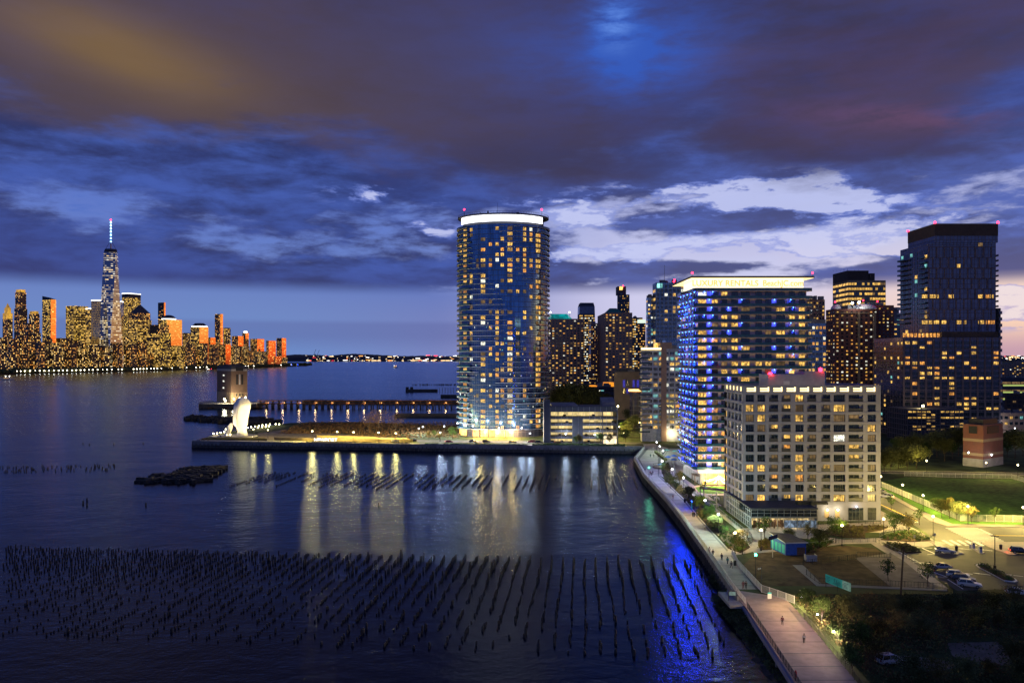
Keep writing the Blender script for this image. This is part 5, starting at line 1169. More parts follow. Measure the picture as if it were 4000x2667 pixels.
LIT = {0: 'w.y.......', 1: 'yy........', 2: '....m..y.y', 3: '..yy....yy', 4: '.myy....my', 5: 'ym....my.m', 6: 'yoyy....my', 7: 'y.myy.....', 8: 'ym.....yoy', 9: 'y.myyyym.y', 10: '..yy..r.y.', 11: 'y...y.....', 12: '..........', 13: 'y.........', 14: 'ym.y......', 15: 'yo..y.....', 16: 'ym.m......', 17: 'y..o......', 18: 'yyo.......', 19: '..........', 20: 'ymo.......', 21: 'yym.......', 22: '..y.......', 23: 'yyy.......'}
fc = Facade(r, 'frame_dark')
for k in range(nfl-1):
    z_ = zr-2.85-k*fhb
    for j, (a, b_) in enumerate(colsB):
        if k > 13 and j > 4: continue
        ch = LIT.get(k, '.'*10)[j]; kd = {'.': 'd'}.get(ch, ch)
        fc.win(XW((a+b_)/2, Yu), Yu-.02, z_+.25, (1, 0), (b_-a)*Yu/F, 2.1, kd, 3 if b_-a > 30 else 2)
fc.grid((xc, Yu+dep), (0, -1), dep, zr-fhb*(nfl-1), zr, 7, nfl-1, .45, .6, .12, 'yymmt', True, 2)
fc.done()
rnd = random.Random(12)
for k in range(nfl):
    z_ = zr-.12-k*fhb; e = 1.3+.45*math.sin(k*.9); mb, g_ = MB(), MB()
    pts = [(xc-1.6, Yu+dep), (xc-1.7-.8*math.sin(k*1.1+2), Yu+dep*.66), (xc-1.6, Yu+dep*.33), (xc-1.9, Yu-.2), (xc-.9, Yu-e), (xc+(xr-xc)*.3, Yu-1.1-.5*math.sin(k*1.3)), (xc+(xr-xc)*.65, Yu-1.3-.4*math.cos(k*.8)), (xr+.5, Yu-1.35), (xr+1.8, Yu-1.0)]
    inner = [(xc-.02, Yu+dep), (xc-.02, Yu+dep*.66), (xc-.02, Yu+dep*.33), (xc-.02, Yu+.2), (xc-.02, Yu-.02), (xc+(xr-xc)*.3, Yu-.02), (xc+(xr-xc)*.65, Yu-.02), (xr+.4, Yu-.02), (xr+.5, Yu+2)]
    for q in range(len(pts)-1):
        A, B, C_, D_ = pts[q], pts[q+1], inner[q+1], inner[q]
        mb.hexa([(*D_, z_-.22), (*A, z_-.22), (*B, z_-.22), (*C_, z_-.22)], [(*D_, z_), (*A, z_), (*B, z_), (*C_, z_)])
        dd = (Vector(B)-Vector(A)).normalized(); g_.obox(A, dd, 0, (Vector(B)-Vector(A)).length, -.06, 0, z_+.003, z_+1.05)
    o = mb.build('balcony', 'slab_mauve', r); g_.build('balustrade', 'balcony_glass', o)
mb = MB(); n_l = 0
for k in range(nfl-1):
    z_ = zr-.5-(k)*fhb
    for j in range(5):
        yy = Yu+1.5+j*6.2+(k % 3)*1.3; xx = xc-1.2; n_l += 1
        if n_l <= 90: m2 = MB(); m2.cyl(xx, yy, z_-.2, z_+.1, .16, .08, 6); m2.build('balcony_lamp', 'lamp_cyan', r)
        else: mb.cyl(xx, yy, z_-.2, z_+.1, .16, .08, 6)
        if j % 2 == 0: light('blue', Vector((xx-.5, yy, z_-1.2))-r.location, 800, (.003, .04, 1), .3, r)
for k in range(nfl-1):
    z_ = zr-.5-k*fhb
    for px in ({0: (2752, 2785), 1: (2771, 2898, 3026, 3090), 2: (2718+62, 2846, 3100)}[k % 3]):
        if k > 11 and px > 2850: continue
        xx = XW(px, Yu-.8); mb.cyl(xx, Yu-.6, z_-.2, z_+.1, .16, .08, 6)
        light('blue', Vector((xx, Yu-.75, z_-.6))-r.location, 260 if px < 2860 else 130, (.03, .06, 1), .3, r)
o = mb.build('balcony_lamp', 'lamp_cyan', r); o['kind'] = 'stuff'
# restaurant terrace lights
ft = G(2805, 1890)
light('terrace', Vector((xc+7, Yu-8, LZ+4.2))-r.location, 7000, (1, .78, .42), .8, r); light('terrace', Vector((xc+2, Yu-6, LZ+4))-r.location, 3500, (1, .78, .42), .8, r)

# ---------------------------------------------------------------- pale grey apartment block (nearest)
Yw = 238.0; x0, x1 = XW(2902, Yw), XW(3440, Yw); dp = 20.5; zt = ZW(1505, Yw); fhw = 38.95*Yw/F; zrow = ZW(1541, Yw)
r = thing('apartment_block', 'nearest pale grey apartment block with eleven rows of large windows', 'building', (x0, Yw, LZ))
mb = MB(); mb.box(x0+.45, x1-.4, Yw+.45, Yw+dp-.4, LZ, zt-2.4); mb.build('core_wall', 'facade_pale', r)
WC = [(253, 325), (355, 425), (457, 537), (567, 647), (688, 760), (792, 870), (915, 993), (1023, 1124), (1153, 1280), (1320, 1392)]
WC = [(XW(2800+a/2.24, Yw), XW(2800+b_/2.24, Yw)) for a, b_ in WC]
mb = MB(); hwn = 28*Yw/F
for k in range(12):                                   # spandrels
    za = zrow-k*fhw; zb_ = (zt-2.2 if k == 0 else zrow-(k-1)*fhw-hwn)
    if k == 11: za = LZ+5.4
    mb.box(x0, x1, Yw-.08, Yw+.44, za, zb_); mb.box(x0-.08, x0+.44, Yw+.441, Yw+dp, za, zb_)
edges = [x0]+[e for w_ in WC for e in w_]+[x1]
for k in range(11):
    zb_ = zrow-k*fhw; za = zb_-hwn
    for i in range(0, len(edges), 2): mb.box(edges[i], edges[i+1], Yw, Yw+.44, za, zb_)
    for j in range(6): yy = Yw+.45+(dp-.45)*j/5.0; mb.box(x0, x0+.44, yy if j else Yw+.441, min(Yw+dp, yy+1.1), za, zb_)
mb.build('facade_frame', 'facade_pale', r)
GR = ['...mY.....', 'YY.Yd.dY..', 'dY..Y..dd.', '.dY......Y', '...YYd.W.d', '...o....Y.', '..w.Yd..Y.', 'YYd.Y.Yw.d', '..o.od....', '..Y.......', 'dY.YY..Y.d']
km = {'.': 'd', 'Y': 'y', 'd': 'm', 'o': 'o', 'w': 'm', 'W': 'w', 'm': 'm', 'r': 'r'}
fc = Facade(r, 'frame_dark'); rnd = random.Random(6)
for k in range(11):
    z_ = zrow-(k+1)*fhw+(fhw-hwn)+.05
    for j, (a, b_) in enumerate(WC):
        ch = GR[k][j]; kd = km[ch]
        w_ = b_-a; cxm = (a+b_)/2; bal = j in (2, 3, 5, 6, 8)
        if bal: fc.win(cxm+w_*.14 if j != 8 else cxm-w_*.1, Yw+.42, z_, (1, 0), w_*.7, hwn-.12, kd, 2)
        else: fc.win(cxm, Yw+.42, z_, (1, 0), w_-.1, hwn-.12, kd if kd != 'r' else 'r', 3 if j != 7 else 5)
for k in range(11):
    z_ = zrow-(k+1)*fhw+(fhw-hwn)+.05
    for j in range(5):
        yy = Yw+dp*(j+.62)/5; kd = 'y' if (j == 0 and rnd.random() < .1) or (j == 4 and rnd.random() < .6) else ('m' if rnd.random() < .15 else 'd')
        fc.win(x0+.42, yy, z_, (0, -1), 2.3, hwn-.12, kd, 2)
fc.done()
for k in range(11):
    z_ = zrow-k*fhw-hwn
    for j in (2, 3, 5, 6, 8):
        a, b_ = WC[j]; mb = MB(); mb.box(a+.05, b_-.05, Yw+.05, Yw+.12, z_+.05, z_+1.05); mb.box(a+.05, a+.05+(b_-a)*.22, Yw+.14, Yw+.4, z_+.02, z_+.9); mb.build('balcony_rail', 'frame_dark', r)
# roof parapet with lit openings
mb = MB(); zp0, zp1 = ZW(1530, Yw), ZW(1511, Yw)
ops = [(XW(2800+(262+116.4*i)/2.24, Yw), XW(2800+(348+116.4*i)/2.24, Yw)) for i in range(10)]
mb.box(x0, x1, Yw-.08, Yw+.44, zt-2.2, zp0) if zp0 > zt-2.2 else None
ed = [x0]+[e for w_ in ops for e in w_]+[x1]
for i in range(0, len(ed), 2): mb.box(ed[i], ed[i+1], Yw-.05, Yw+.42, zp0+.001, zp1)
mb.box(x0-.05, x1+.05, Yw-.1, Yw+.6, zp1+.001, zt)
for j in range(6): yy = Yw+.6+j*3.9; mb.box(x0, x0+.42, yy, yy+1.0, zp0, zp1)
mb.box(x0-.05, x0+.6, Yw+.601, Yw+dp, zp1+.001, zt); mb.box(x1-.4, x1, Yw+.61, Yw+dp, zt-2.4, zt); mb.box(x0+.6, x1, Yw+dp-.4, Yw+dp, zt-2.4, zt)
mb.box(x0-.04, x0+.43, Yw+.45, Yw+dp, zt-2.39, zp0-.001)
mb.build('parapet', 'facade_pale', r)
for a, b_ in ops:
    mb = MB(); mb.box(a+.1, b_-.15, Yw+1.2, Yw+1.4, zp0+.05, zp0+.42); mb.box(a+.1, b_-.15, Yw+1.2, Yw+1.4, zp0+.75, zp0+1.1); mb.box(b_-.35, b_-.1, Yw+.5, Yw+.9, zp0+.05, zp1-.05); mb.build('parapet_light', 'strip_gold', r)
for j in range(5): yy = Yw+1.6+j*3.9; mb = MB(); mb.box(x0+.5, x0+.6, yy+.1, yy+2.7, zp0+.1, zp1-.1); mb.build('parapet_light', 'strip_gold', r)
mb = MB(); mb.box(x0+.6, x1-.41, Yw+.601, Yw+dp-.41, zt-2.4, zt-2.1); mb.build('roof', 'roof_grey', r)
zh = ZW(1470, Yw+8); mb = MB(); mb.box(XW(3000, Yw+6), XW(3143, Yw+6), Yw+6, Yw+15, zt-2.1, ZW(1462, Yw+8)); mb.box(XW(3143, Yw+6), XW(3222, Yw+6), Yw+6.1, Yw+15.1, zt-2.1, ZW(1452, Yw+6)); mb.build('penthouse', pbr('penthouse_grey', (.36, .34, .37, 1), .8, var=.1), r)
mb = MB(); mb.box(XW(3060, Yw+6), XW(3084, Yw+6), Yw+5.85, Yw+5.98, ZW(1502, Yw+6), ZW(1488, Yw+6)); mb.build('penthouse_vent', 'white_paint', r)
for px, py in ((3008, 1461), (3205, 1444)): mb = MB(); q = (XW(px, Yw+7), Yw+7, ZW(py, Yw+7)); mb.cyl(q[0], q[1], q[2]-1.8, q[2]-.3, .06); mb.ball(q, .7, 8, 1); mb.build('beacon', ['steel', 'lamp_red'], r); light('red', Vector(q)+Vector((0, -1.2, .1))-r.location, 380, (1, .02, .03), .3, r)
mb = MB()
for i in range(16): px = rnd.uniform(2930, 3420); s = rnd.uniform(.5, 1.6); yy = Yw+rnd.uniform(2, 17); mb.box(XW(px, yy), XW(px, yy)+s, yy, yy+s, zt-2.1, zt-1.4+s*.2)
mb.build('rooftop_units', 'steel', r)
# ground floor on the right: wall, doors, windows
mb = MB(); mb.box(XW(3190, Yw), x1, Yw-.06, Yw+.44, LZ+.02, LZ+5.39); mb.build('ground_wall', 'facade_pale', r)
for a, b_, nm in ((3314, 3371, 'shopfront'), (3390, 3421, 'shopfront')):
    mb = MB(); mb.box(XW(a, Yw), XW(b_, Yw), Yw-.12, Yw-.07, LZ+.3, LZ+3.9, 0)
    for i in range(5): xx = XW(a+(b_-a)*i/4, Yw); mb.box(xx-.06, xx+.06, Yw-.2, Yw-.121, LZ+.3, LZ+3.9, 1)
    mb.box(XW(a, Yw), XW(b_, Yw), Yw-.2, Yw-.121, LZ+2.7, LZ+2.85, 1); mb.build(nm, ['dark_pane', 'frame_dark'], r)
for px in (3229, 3270): mb = MB(); mb.box(XW(px-9, Yw), XW(px+9, Yw), Yw-.13, Yw-.07, LZ+1, LZ+3.3); mb.build('alcove_door', 'tan_stone', r); mb = MB(); mb.ball((XW(px, Yw), Yw-.6, LZ+3.4), .3, 8); mb.build('wall_lamp', 'lamp_warm', r); light('wall', (XW(px, Yw)-x0, -1.4, 3.3), 330, (1, .82, .42), .3, r)
mb = MB(); mb.ball((XW(3343, Yw), Yw-.5, LZ+4.3), .18, 8); mb.build('wall_lamp', 'lamp_white', r); light('wall', (XW(3343, Yw)-x0, -1.2, 4.3), 120, (1, .9, .7), .3, r)
mb = MB(); mb.box(XW(3331, Yw), XW(3340, Yw), Yw-.3, Yw-.21, LZ+3.55, LZ+3.75); mb.build('exit_light', 'lit_r', r)
# glass podium
Ys = 226; px0, px1 = XW(2934, Ys), XW(3192, Ys); zpt = ZW(1984, Ys)
r = thing('glass_shop', 'two storey glass fronted shop podium with flat dark roof', 'shop', (px0, Ys, LZ))
lp = [(px0, Ys), (px1, Ys), (px1, Yw-.1), (px0, Yw-.1)]
mb = MB(); mb.prism([(px0-.2, Ys-.2), (px1+.2, Ys-.2), (px1+.2, Yw-.1), (px0-.2, Yw+16), (x0-.9, Yw+16)], zpt-.35, zpt); mb.build('roof', 'roof_dark', r)
zmid = ZW(2018, Ys)
mb = MB(); mb.box(px0+.1, px1-.1, Ys+.1, Yw-.2, zmid+.1, zpt-.36); mb.build('upper_glazing', 'dark_pane', r)
mb = MB(); mb.box(px0+.2, px1-.1, Ys+5.9, Ys+6.1, LZ+.1, zmid-.3); mb.build('interior_wall', emi('lit_shop', (1, .72, .3), 1.1, 'FRONT', .85, 1.1), r)
mb = MB()
for i in range(11):
    xx = px0+(px1-px0)*i/10; mb.box(xx-.07, xx+.07, Ys-.04, Ys+.12, LZ, zpt-.36)
for z_ in (zmid, (zmid+zpt)/2-.2, zpt-.6): mb.box(px0, px1, Ys-.06, Ys-.041, z_-.08, z_+.08)
mb.box(px0-.05, px1, Ys-.1, Ys+.3, zmid-.35, zmid+.1)
mb.build('mullions', 'steel', r)
rnd = random.Random(3); mb = MB()
for i in range(26): xx = px0+1+rnd.uniform(0, (px1-px0)*.5); w_ = rnd.uniform(.25, .9); yy = Ys+rnd.uniform(1.2, 5); mb.box(xx, xx+w_, yy, yy+.4, LZ+.1, LZ+rnd.uniform(.7, 2.1))
mb.build('shop_goods', 'timber', r)
mb = MB(); mb.box(XW(3064, Ys), XW(3190, Ys), Ys+.2, Ys+.25, LZ+.5, LZ+2.6); mb.build('window_graphic', 'shop_ad', r)
for dx in (3, 8, 13): light('shop', (dx, 3, zmid-LZ-.6), 420, (1, .8, .45), .4, r)
# left glass side following the promenade
A, B = Vector((px0, Ys)), Vector((x0-.7, Yw+16)); D = (A-B).normalized(); L = (A-B).length
mb = MB(); mb.obox(B, D, 0, L-.2, -.2, -.1, LZ, zpt-.36); mb.build('side_glazing', 'teal_glass', r)
mb = MB()
for i in range(15): mb.obox(B, D, L*i/14-.06, L*i/14+.06, -.09, .04, LZ, zpt-.36)
for z_ in (LZ+1.8, LZ+3.4, LZ+5): mb.obox(B, D, 0, L-.1, -.095, 0, z_-.05, z_+.05)
mb.build('side_mullions', 'frame_pale', r)
mb = MB()
for i in range(5): q = (x0+.3, Yw+17+i*1.2) if i > 2 else (x0-3.5+i*.2, Yw+17+i*.8); mb.box(q[0]-.15, q[0]+.15, q[1]-.15, q[1]+.15, LZ, LZ+5.6)
mb.build('columns', 'concrete', r)
mb = MB(); bx, by = XW(3102, 234), 234
mb.box(bx, bx+5, by-3, by-1, zpt, zpt+.9); mb.box(bx+4, bx+9, by-2.5, by, zpt, zpt+.6); mb.box(bx+3.6, bx+4.4, by-4, by-3.3, zpt, zpt+1); mb.build('roof_units', 'dark_metal', r)
# ---------------------------------------------------------------- promenade, boardwalk, paths, streets
def strip(name, L, R, z, mat):
    mb = MB(); n = len(L)
    for i in range(n-1): mb.face([(*L[i], z), (*R[i], z), (*R[i+1], z), (*L[i+1], z)])
    return struct(name, mb, mat)
prL = [(71, 426), (59.4, 382), (55, 328), (53.4, 273), (51.7, 239), (49, 199), (46.6, 168)]
prR = [(84, 426), (72, 382), (61.0, 328), (59.4, 273), (57.0, 239), (55.0, 199), (52.4, 168)]
pbr('paving', (.33, .28, .255, 1), .8, var=.18, scale=.5, bump=.15); pbr('paving_warm', (.42, .30, .25, 1), .8, var=.15, scale=.6, bump=.15)
pbr('paving_band', (.12, .11, .11, 1), .85, var=.2)
strip('promenade', prL, prR, LZ+.004, 'paving')
mb = MB()
for i in range(len(prL)-1):
    for side in (.05, .84):
        A0, B0 = Vector(prL[i]).lerp(Vector(prR[i]), side), Vector(prL[i]).lerp(Vector(prR[i]), side+.1); A1, B1 = Vector(prL[i+1]).lerp(Vector(prR[i+1]), side), Vector(prL[i+1]).lerp(Vector(prR[i+1]), side+.1)
        mb.face([(*A0, LZ+.008), (*B0, LZ+.008), (*B1, LZ+.008), (*A1, LZ+.008)])
y_ = 400
while y_ > 170:
    def edge(tab, yy):
        for (a, b_), (c2, d2) in zip(tab[:-1], tab[1:]):
            if d2 <= yy <= b_: return a+(c2-a)*(b_-yy)/(b_-d2)
        return tab[-1][0]
    a, b_ = edge(prL, y_), edge(prR, y_); w_ = (b_-a); mb.face([(a+w_*.16, y_, LZ+.0085), (a+w_*.83, y_, LZ+.0085), (a+w_*.83, y_+.35, LZ+.0085), (a+w_*.16, y_+.35, LZ+.0085)]); y_ -= 8.5
struct('paving_bands', mb, 'paving_band')
sheet('plaza', [(71, 426.5), (73.5, 447), (80, 449), (84, 426)], LZ+.0045, 'paving')
sheet('terrace_paving', [(61.1, 331), (72.2, 382), (84.2, 426), (95, 426), (92, 350), (69.5, 336), (69.5, 300), (69, 262), (64.5, 262), (63, 300)], LZ+.012, 'paving')
sheet('restaurant_terrace', [(64, 300), (70.5, 303.5), (92, 303.5), (92, 282), (66, 282)], LZ+.016, 'paving_warm')
sheet('terrace_lawn', gpoly((2716, 1903), (2745, 1898), (2835, 1900), (2835, 1926), (2780, 1930), (2730, 1922)), LZ+.02, 'lawn')
sheet('garden_lawn', gpoly((2740, 1950), (2790, 1955), (2850, 2010), (2890, 2055), (2868, 2056), (2800, 2010)), LZ+.02, 'lawn')
# boardwalk
bL = [(45.8, 168), (45.7, 155), (44.4, 140), (42.5, 118.7), (40, 95)]; bR = [(55.4, 162), (55.2, 155), (54, 140), (51.9, 118.7), (49.5, 95)]
mb = MB()
for i in range(len(bL)-1):
    r4 = [bL[i+1], bR[i+1], bR[i], bL[i]]; mb.hexa([(*p, LZ-.3) for p in r4], [(*p, LZ+.05) for p in r4])
struct('boardwalk', mb, 'paving_warm')
mb = MB(); y_ = 153.0
while y_ > 100:
    a, b_ = edge(bL, y_), edge(bR, y_); mb.face([(a+.2, y_, LZ+.054), (b_-.2, y_, LZ+.054), (b_-.2, y_+.22, LZ+.054), (a+.2, y_+.22, LZ+.054)]); y_ -= 5.4
struct('boardwalk_joints', mb, 'paving_band')
r = thing('girder', 'long pale girder with brackets under the river edge of the boardwalk', 'girder', (45, 140, 0))
mb = MB()
for (a, b_) in zip(bL[:-1], bL[1:]): a, b_ = Vector(a), Vector(b_); D = (b_-a).normalized(); mb.obox(a, D, 0, (b_-a).length, .01, .45, LZ-1.0, LZ-.1)
mb.build('beam', 'facade_pale', r)
for yy in (150, 140, 131, 123, 115): xx = edge(bL, yy); mb = MB(); mb.box(xx-.2, xx+1.2, yy-.3, yy+.3, -1, LZ-1.01); mb.build('column', 'concrete', r)
sheet_p = gpoly((2857, 2361), (2917, 2367), (2900, 2322), (2860, 2322)); mb = MB(); mb.prism([(43.0, 157), (45.59, 157), (45.59, 166), (43.0, 166)], LZ-.6, LZ+.05); struct('overlook', mb, 'concrete')
polyfence('railing', 'pale picket railing along the river edge of the promenade', [(71, 426.2)]+[(a+.1, b_) for a, b_ in prL[1:]]+[(46.3, 158)], 1.25, 'white_paint', 2.6, True, cat='railing', pk=.3)
polyfence('railing', 'dark railing along the river edge of the boardwalk', [(a+.15, b_) for a, b_ in bL[1:]], 1.2, 'dark_metal', 1.8, True, z=LZ+.05, cat='railing', pk=.25)
polyfence('railing', 'dark railing along the wooded edge of the boardwalk', [(a-.15, b_) for a, b_ in bR[1:]], 1.2, 'dark_metal', 2.2, True, z=LZ+.05, cat='railing', pk=.5)
polyfence('fence', 'white picket fence along the land edge of the promenade', [G(2859, 2165), G(2884, 2213), G(2974, 2312)], 1.6, 'white_paint', 2.5, True, pk=.22)
polyfence('fence', 'white picket fence across the head of the boardwalk', [G(2975, 2313), G(3038, 2334), G(3103, 2358)], 1.6, 'white_paint', 2.4, True, pk=.22)
# planting beds beside the promenade
def bed(name, label, poly, mat='soil', n=60, hts=(.3, 1.1), leaf='leaf_dark', seed=0):
    r = thing(name, label, 'planting bed', (*poly[0], LZ)); mb = MB(); mb.prism(poly, LZ, LZ+.18); mb.build('soil', mat, r)
    rd = random.Random(seed+5); pb = MB(); xs = [p[0] for p in poly]; ys = [p[1] for p in poly]; k = 0; tries = 0
    while k < n and tries < n*40:
        tries += 1; x_, y_ = rd.uniform(min(xs), max(xs)), rd.uniform(min(ys), max(ys)); c_ = False
        for (a, b_), (c2, d2) in zip(poly, poly[1:]+poly[:1]):
            if (b_ > y_) != (d2 > y_) and x_ < (c2-a)*(y_-b_)/(d2-b_)+a: c_ = not c_
        if not c_: continue
        k += 1; h_ = rd.uniform(*hts)
        for _ in range(26):
            a = rd.uniform(0, 6.28); rr = rd.uniform(0, h_*.6); z_ = LZ+.2+rd.uniform(0, h_); s = rd.uniform(.08, .2); u_ = Vector((rd.uniform(-1, 1), rd.uniform(-1, 1), rd.uniform(-1, 1))).normalized()*s; v_ = u_.orthogonal().normalized()*s
            c0 = Vector((x_+rr*math.cos(a), y_+rr*math.sin(a), z_)); pb.face([c0-u_, c0-v_, c0+u_, c0+v_])
    pb.build('shrubs', leaf, r); return r
def off(yy, d): return edge(prR, yy)+d
bed('planting_bed', 'long dark planting bed by the promenade below the round bench deck', [(off(368, .3), 368), (off(340, .3), 340), (off(318, .3), 318), (off(318, 3.2), 318), (off(345, 4), 345), (off(366, 3.5), 366)], n=50, seed=1)
bed('planting_bed', 'planting bed with shrubs beside the blue lit promenade stretch', [(off(310, .3), 310), (off(268, .3), 268), (off(268, 4.2), 268), (off(310, 3.2), 310)], n=90, seed=2, leaf='leaf_olive')
bed('planting_bed', 'planting bed beside the blue emergency pole', [(off(262, .3), 262), (off(232, .3), 232), (off(232, 5.2), 232), (off(262, 4.8), 262)], n=80, seed=3)
bed('planting_bed', 'large triangular planting bed between promenade and garden wall', [(off(228, .3), 228), (off(203, .3), 203), (off(199, 2.2), 199), (off(205, 6), 205), (off(228, 6), 228)], n=90, seed=4, leaf='leaf_green')
# garden wall with railing behind the beds
gw = [(off(372, 5), 372), (off(318, 5), 318), (off(270, 5.8), 270), (off(240, 7.2), 240), (off(212, 8.2), 212)]
mb = MB()
for a, b_ in zip(gw[:-1], gw[1:]): a, b_ = Vector(a), Vector(b_); mb.obox(a, (b_-a).normalized(), 0, (b_-a).length, -.2, .2, LZ, LZ+.9)
tag(mb.build('garden_wall', 'concrete'), 'low concrete wall between the promenade beds and the restaurant garden', 'wall')
polyfence('railing', 'glass and steel railing on top of the low garden wall', gw, 1.0, 'steel', 2.4, True, z=LZ+.9, cat='railing', pk=.6)
# garden ground, lower right
sheet('garden_path', gpoly((2830, 2170), (2860, 2120), (2790, 2080), (2940, 2066), (3190, 2070), (3190, 2095), (3110, 2080), (3300, 2107), (3440, 2100), (3560, 2110), (3560, 2120), (3440, 2112), (3290, 2122), (3080, 2095), (3010, 2140), (2890, 2165)), LZ+.02, 'paving')
sheet('forecourt', gpoly((2870, 2105), (2900, 2062), (3440, 2036), (3560, 2060), (3440, 2080), (3290, 2075), (3150, 2090), (3020, 2085)), LZ+.024, 'paving')
sheet('garden_path', gpoly((2940, 2152), (3050, 2142), (3300, 2115), (3430, 2112), (3520, 2165), (3500, 2180), (3410, 2122), (3300, 2124), (3060, 2152), (2945, 2160)), LZ+.028, 'paving')
sheet('garden_path', gpoly((3430, 2112), (3640, 2108), (3700, 2122), (3610, 2136), (3440, 2118)), LZ+.030, 'paving')
sheet('garden_path', gpoly((3395, 2118), (3425, 2112), (3535, 2170), (3705, 2298), (3672, 2300), (3500, 2185)), LZ+.032, 'paving')
sheet('bare_soil', gpoly((2950, 2160), (3300, 2130), (3420, 2140), (3500, 2200), (3620, 2300), (3350, 2290), (3200, 2285), (2980, 2290), (2900, 2210)), LZ+.006, 'soil')
sheet('dog_run', gpoly((3340, 2178), (3480, 2160), (3530, 2190), (3640, 2280), (3700, 2298), (3480, 2292)), LZ+.036, 'dirt_pale')
sheet('dog_run_path', gpoly((3095, 2206), (3137, 2206), (3210, 2280), (3700, 2300), (3700, 2308), (3190, 2288)), LZ+.040, pbr('path_grey', (.2, .2, .18, 1), .85, var=.1))
sheet('wild_ground', gpoly((2990, 2310), (3120, 2300), (3700, 2310), (4100, 2330), (4300, 2800), (3420, 2800), (3110, 2370)), LZ+.010, 'grass_dark')
sheet('dirt_track', gpoly((3480, 2560), (3560, 2560), (3700, 2580), (3760, 2600), (3640, 2625), (3480, 2590)), LZ+.014, 'dirt_pale')
sheet('dirt_clearing', gpoly((3700, 2510), (3900, 2505), (3930, 2540), (3960, 2600), (3800, 2590), (3720, 2560)), LZ+.014, 'dirt_pale')
# streets
st = [(3439, 1975), (3590, 2062), (3660, 2110), (3700, 2150), (3560, 2150), (3500, 2152), (3560, 2200), (3740, 2306), (3900, 2300), (4100, 2330), (4200, 2110), (4100, 2060), (3700, 2052), (3632, 2032), (3582, 1998), (3439, 1916), (3435, 1910), (3380, 1880), (3380, 1940)]
sheet('street', gpoly(*st), LZ+.008, 'asphalt')
sheet('street', gpoly((3440, 1838), (3600, 1842), (4100, 1850), (4100, 1862), (3600, 1852), (3440, 1850)), LZ+.008, 'asphalt')
def kerb(name, pts, w_=.35, h_=.13, mat='concrete'):
    mb = MB(); P_ = [Vector(G(*p)) for p in pts]
    for a, b_ in zip(P_[:-1], P_[1:]): mb.obox(a, (b_-a).normalized(), -.05, (b_-a).length+.05, -w_/2, w_/2, LZ, LZ+h_)
    struct(name, mb, mat)
def pavement(pts, z=.12): mb = MB(); mb.prism([G(*p) for p in pts], LZ, LZ+z); struct('pavement', mb, 'paving')
pavement([(3439, 1916), (3439, 1908), (3590, 1990), (3660, 2022), (3720, 2046), (4100, 2052), (4100, 2062), (3700, 2054), (3632, 2034), (3582, 2000)])
pavement([(3440, 1995), (3470, 2010), (3600, 2080), (3700, 2142), (3760, 2155), (3768, 2162), (3740, 2166), (3690, 2160), (3640, 2120), (3560, 2080), (3440, 2045)])
pavement([(3833, 2121), (3850, 2117), (4100, 2117), (4100, 2150), (3990, 2150), (3966, 2168), (3940, 2166), (3870, 2140)])
pavement([(3790, 2140), (3800, 2136), (3846, 2158), (3840, 2163), (3826, 2162)])
kerb('kerb', [(3440, 1847), (3700, 1850), (4050, 1856)]); kerb('kerb', [(3440, 1838), (3700, 1841), (4050, 1848)])
mb = MB()
def q4(pts, z): mb.face([(*G(*p), z) for p in pts])
for i in range(12):
    t = i/11; a = (3692+t*108, 2061+t*53); q4([(a[0], a[1]), (a[0]+128, a[1]+1), (a[0]+132, a[1]+3.4), (a[0]+5, a[1]+2.6)], LZ+.012)
for i in range(6):
    a = 3676+i*30; q4([(a, 2108+i*.6), (a+13, 2108+i*.6), (a+52, 2128+i*.6), (a+36, 2129+i*.6)], LZ+.012)
q4([(3822, 2066), (3832, 2065), (3880, 2087), (3872, 2090)], LZ+.012)
q4([(3533, 2037), (3586, 2037), (3586, 2040), (3535, 2040)], LZ+.012)
for a, b_ in (((3505, 2152), (3572, 2190)), ((3562, 2180), (3602, 2206)), ((3560, 2195), (3640, 2200)), ((3620, 2225), (3700, 2254)), ((3655, 2252), (3700, 2254)), ((3700, 2262), (3760, 2300)), ((3573, 2137), (3640, 2140)), ((3600, 2140), (3650, 2162)), ((3650, 2140), (3690, 2162)), ((3620, 2165), (3700, 2160))): q4([a, (a[0]+4, a[1]-1), (b_[0]+4, b_[1]-1), b_], LZ+.012)
def arrow(px, py, L, ang, w_=.9):
    x_, y_ = G(px, py); c_, s_ = math.cos(ang), math.sin(ang); f = lambda u_, v_: (x_+u_*c_-v_*s_, y_+u_*s_+v_*c_, LZ+.012)
    mb.face([f(-L/2, -.18), f(L*.1, -.18), f(L*.1, .18), f(-L/2, .18)]); mb.face([f(L*.1, -w_/2), f(L/2, 0), f(L*.1, w_/2)])
arrow(3767, 2143, 3.2, 2.6); arrow(3848, 2147, 3.2, 2.6); arrow(3833, 2240, 3.6, 2.6); arrow(3960, 2246, 3.6, 2.6); arrow(3763, 2237, 3.6, 2.6)
struct('road_markings', mb, 'paint_white')
mb = MB(); q4([(3440, 1971), (3442, 1969), (3586, 2034), (3580, 2036)], LZ+.012); q4([(3880, 2089), (4100, 2092), (4100, 2094), (3884, 2091)], LZ+.012); struct('road_markings', mb, 'paint_yellow')
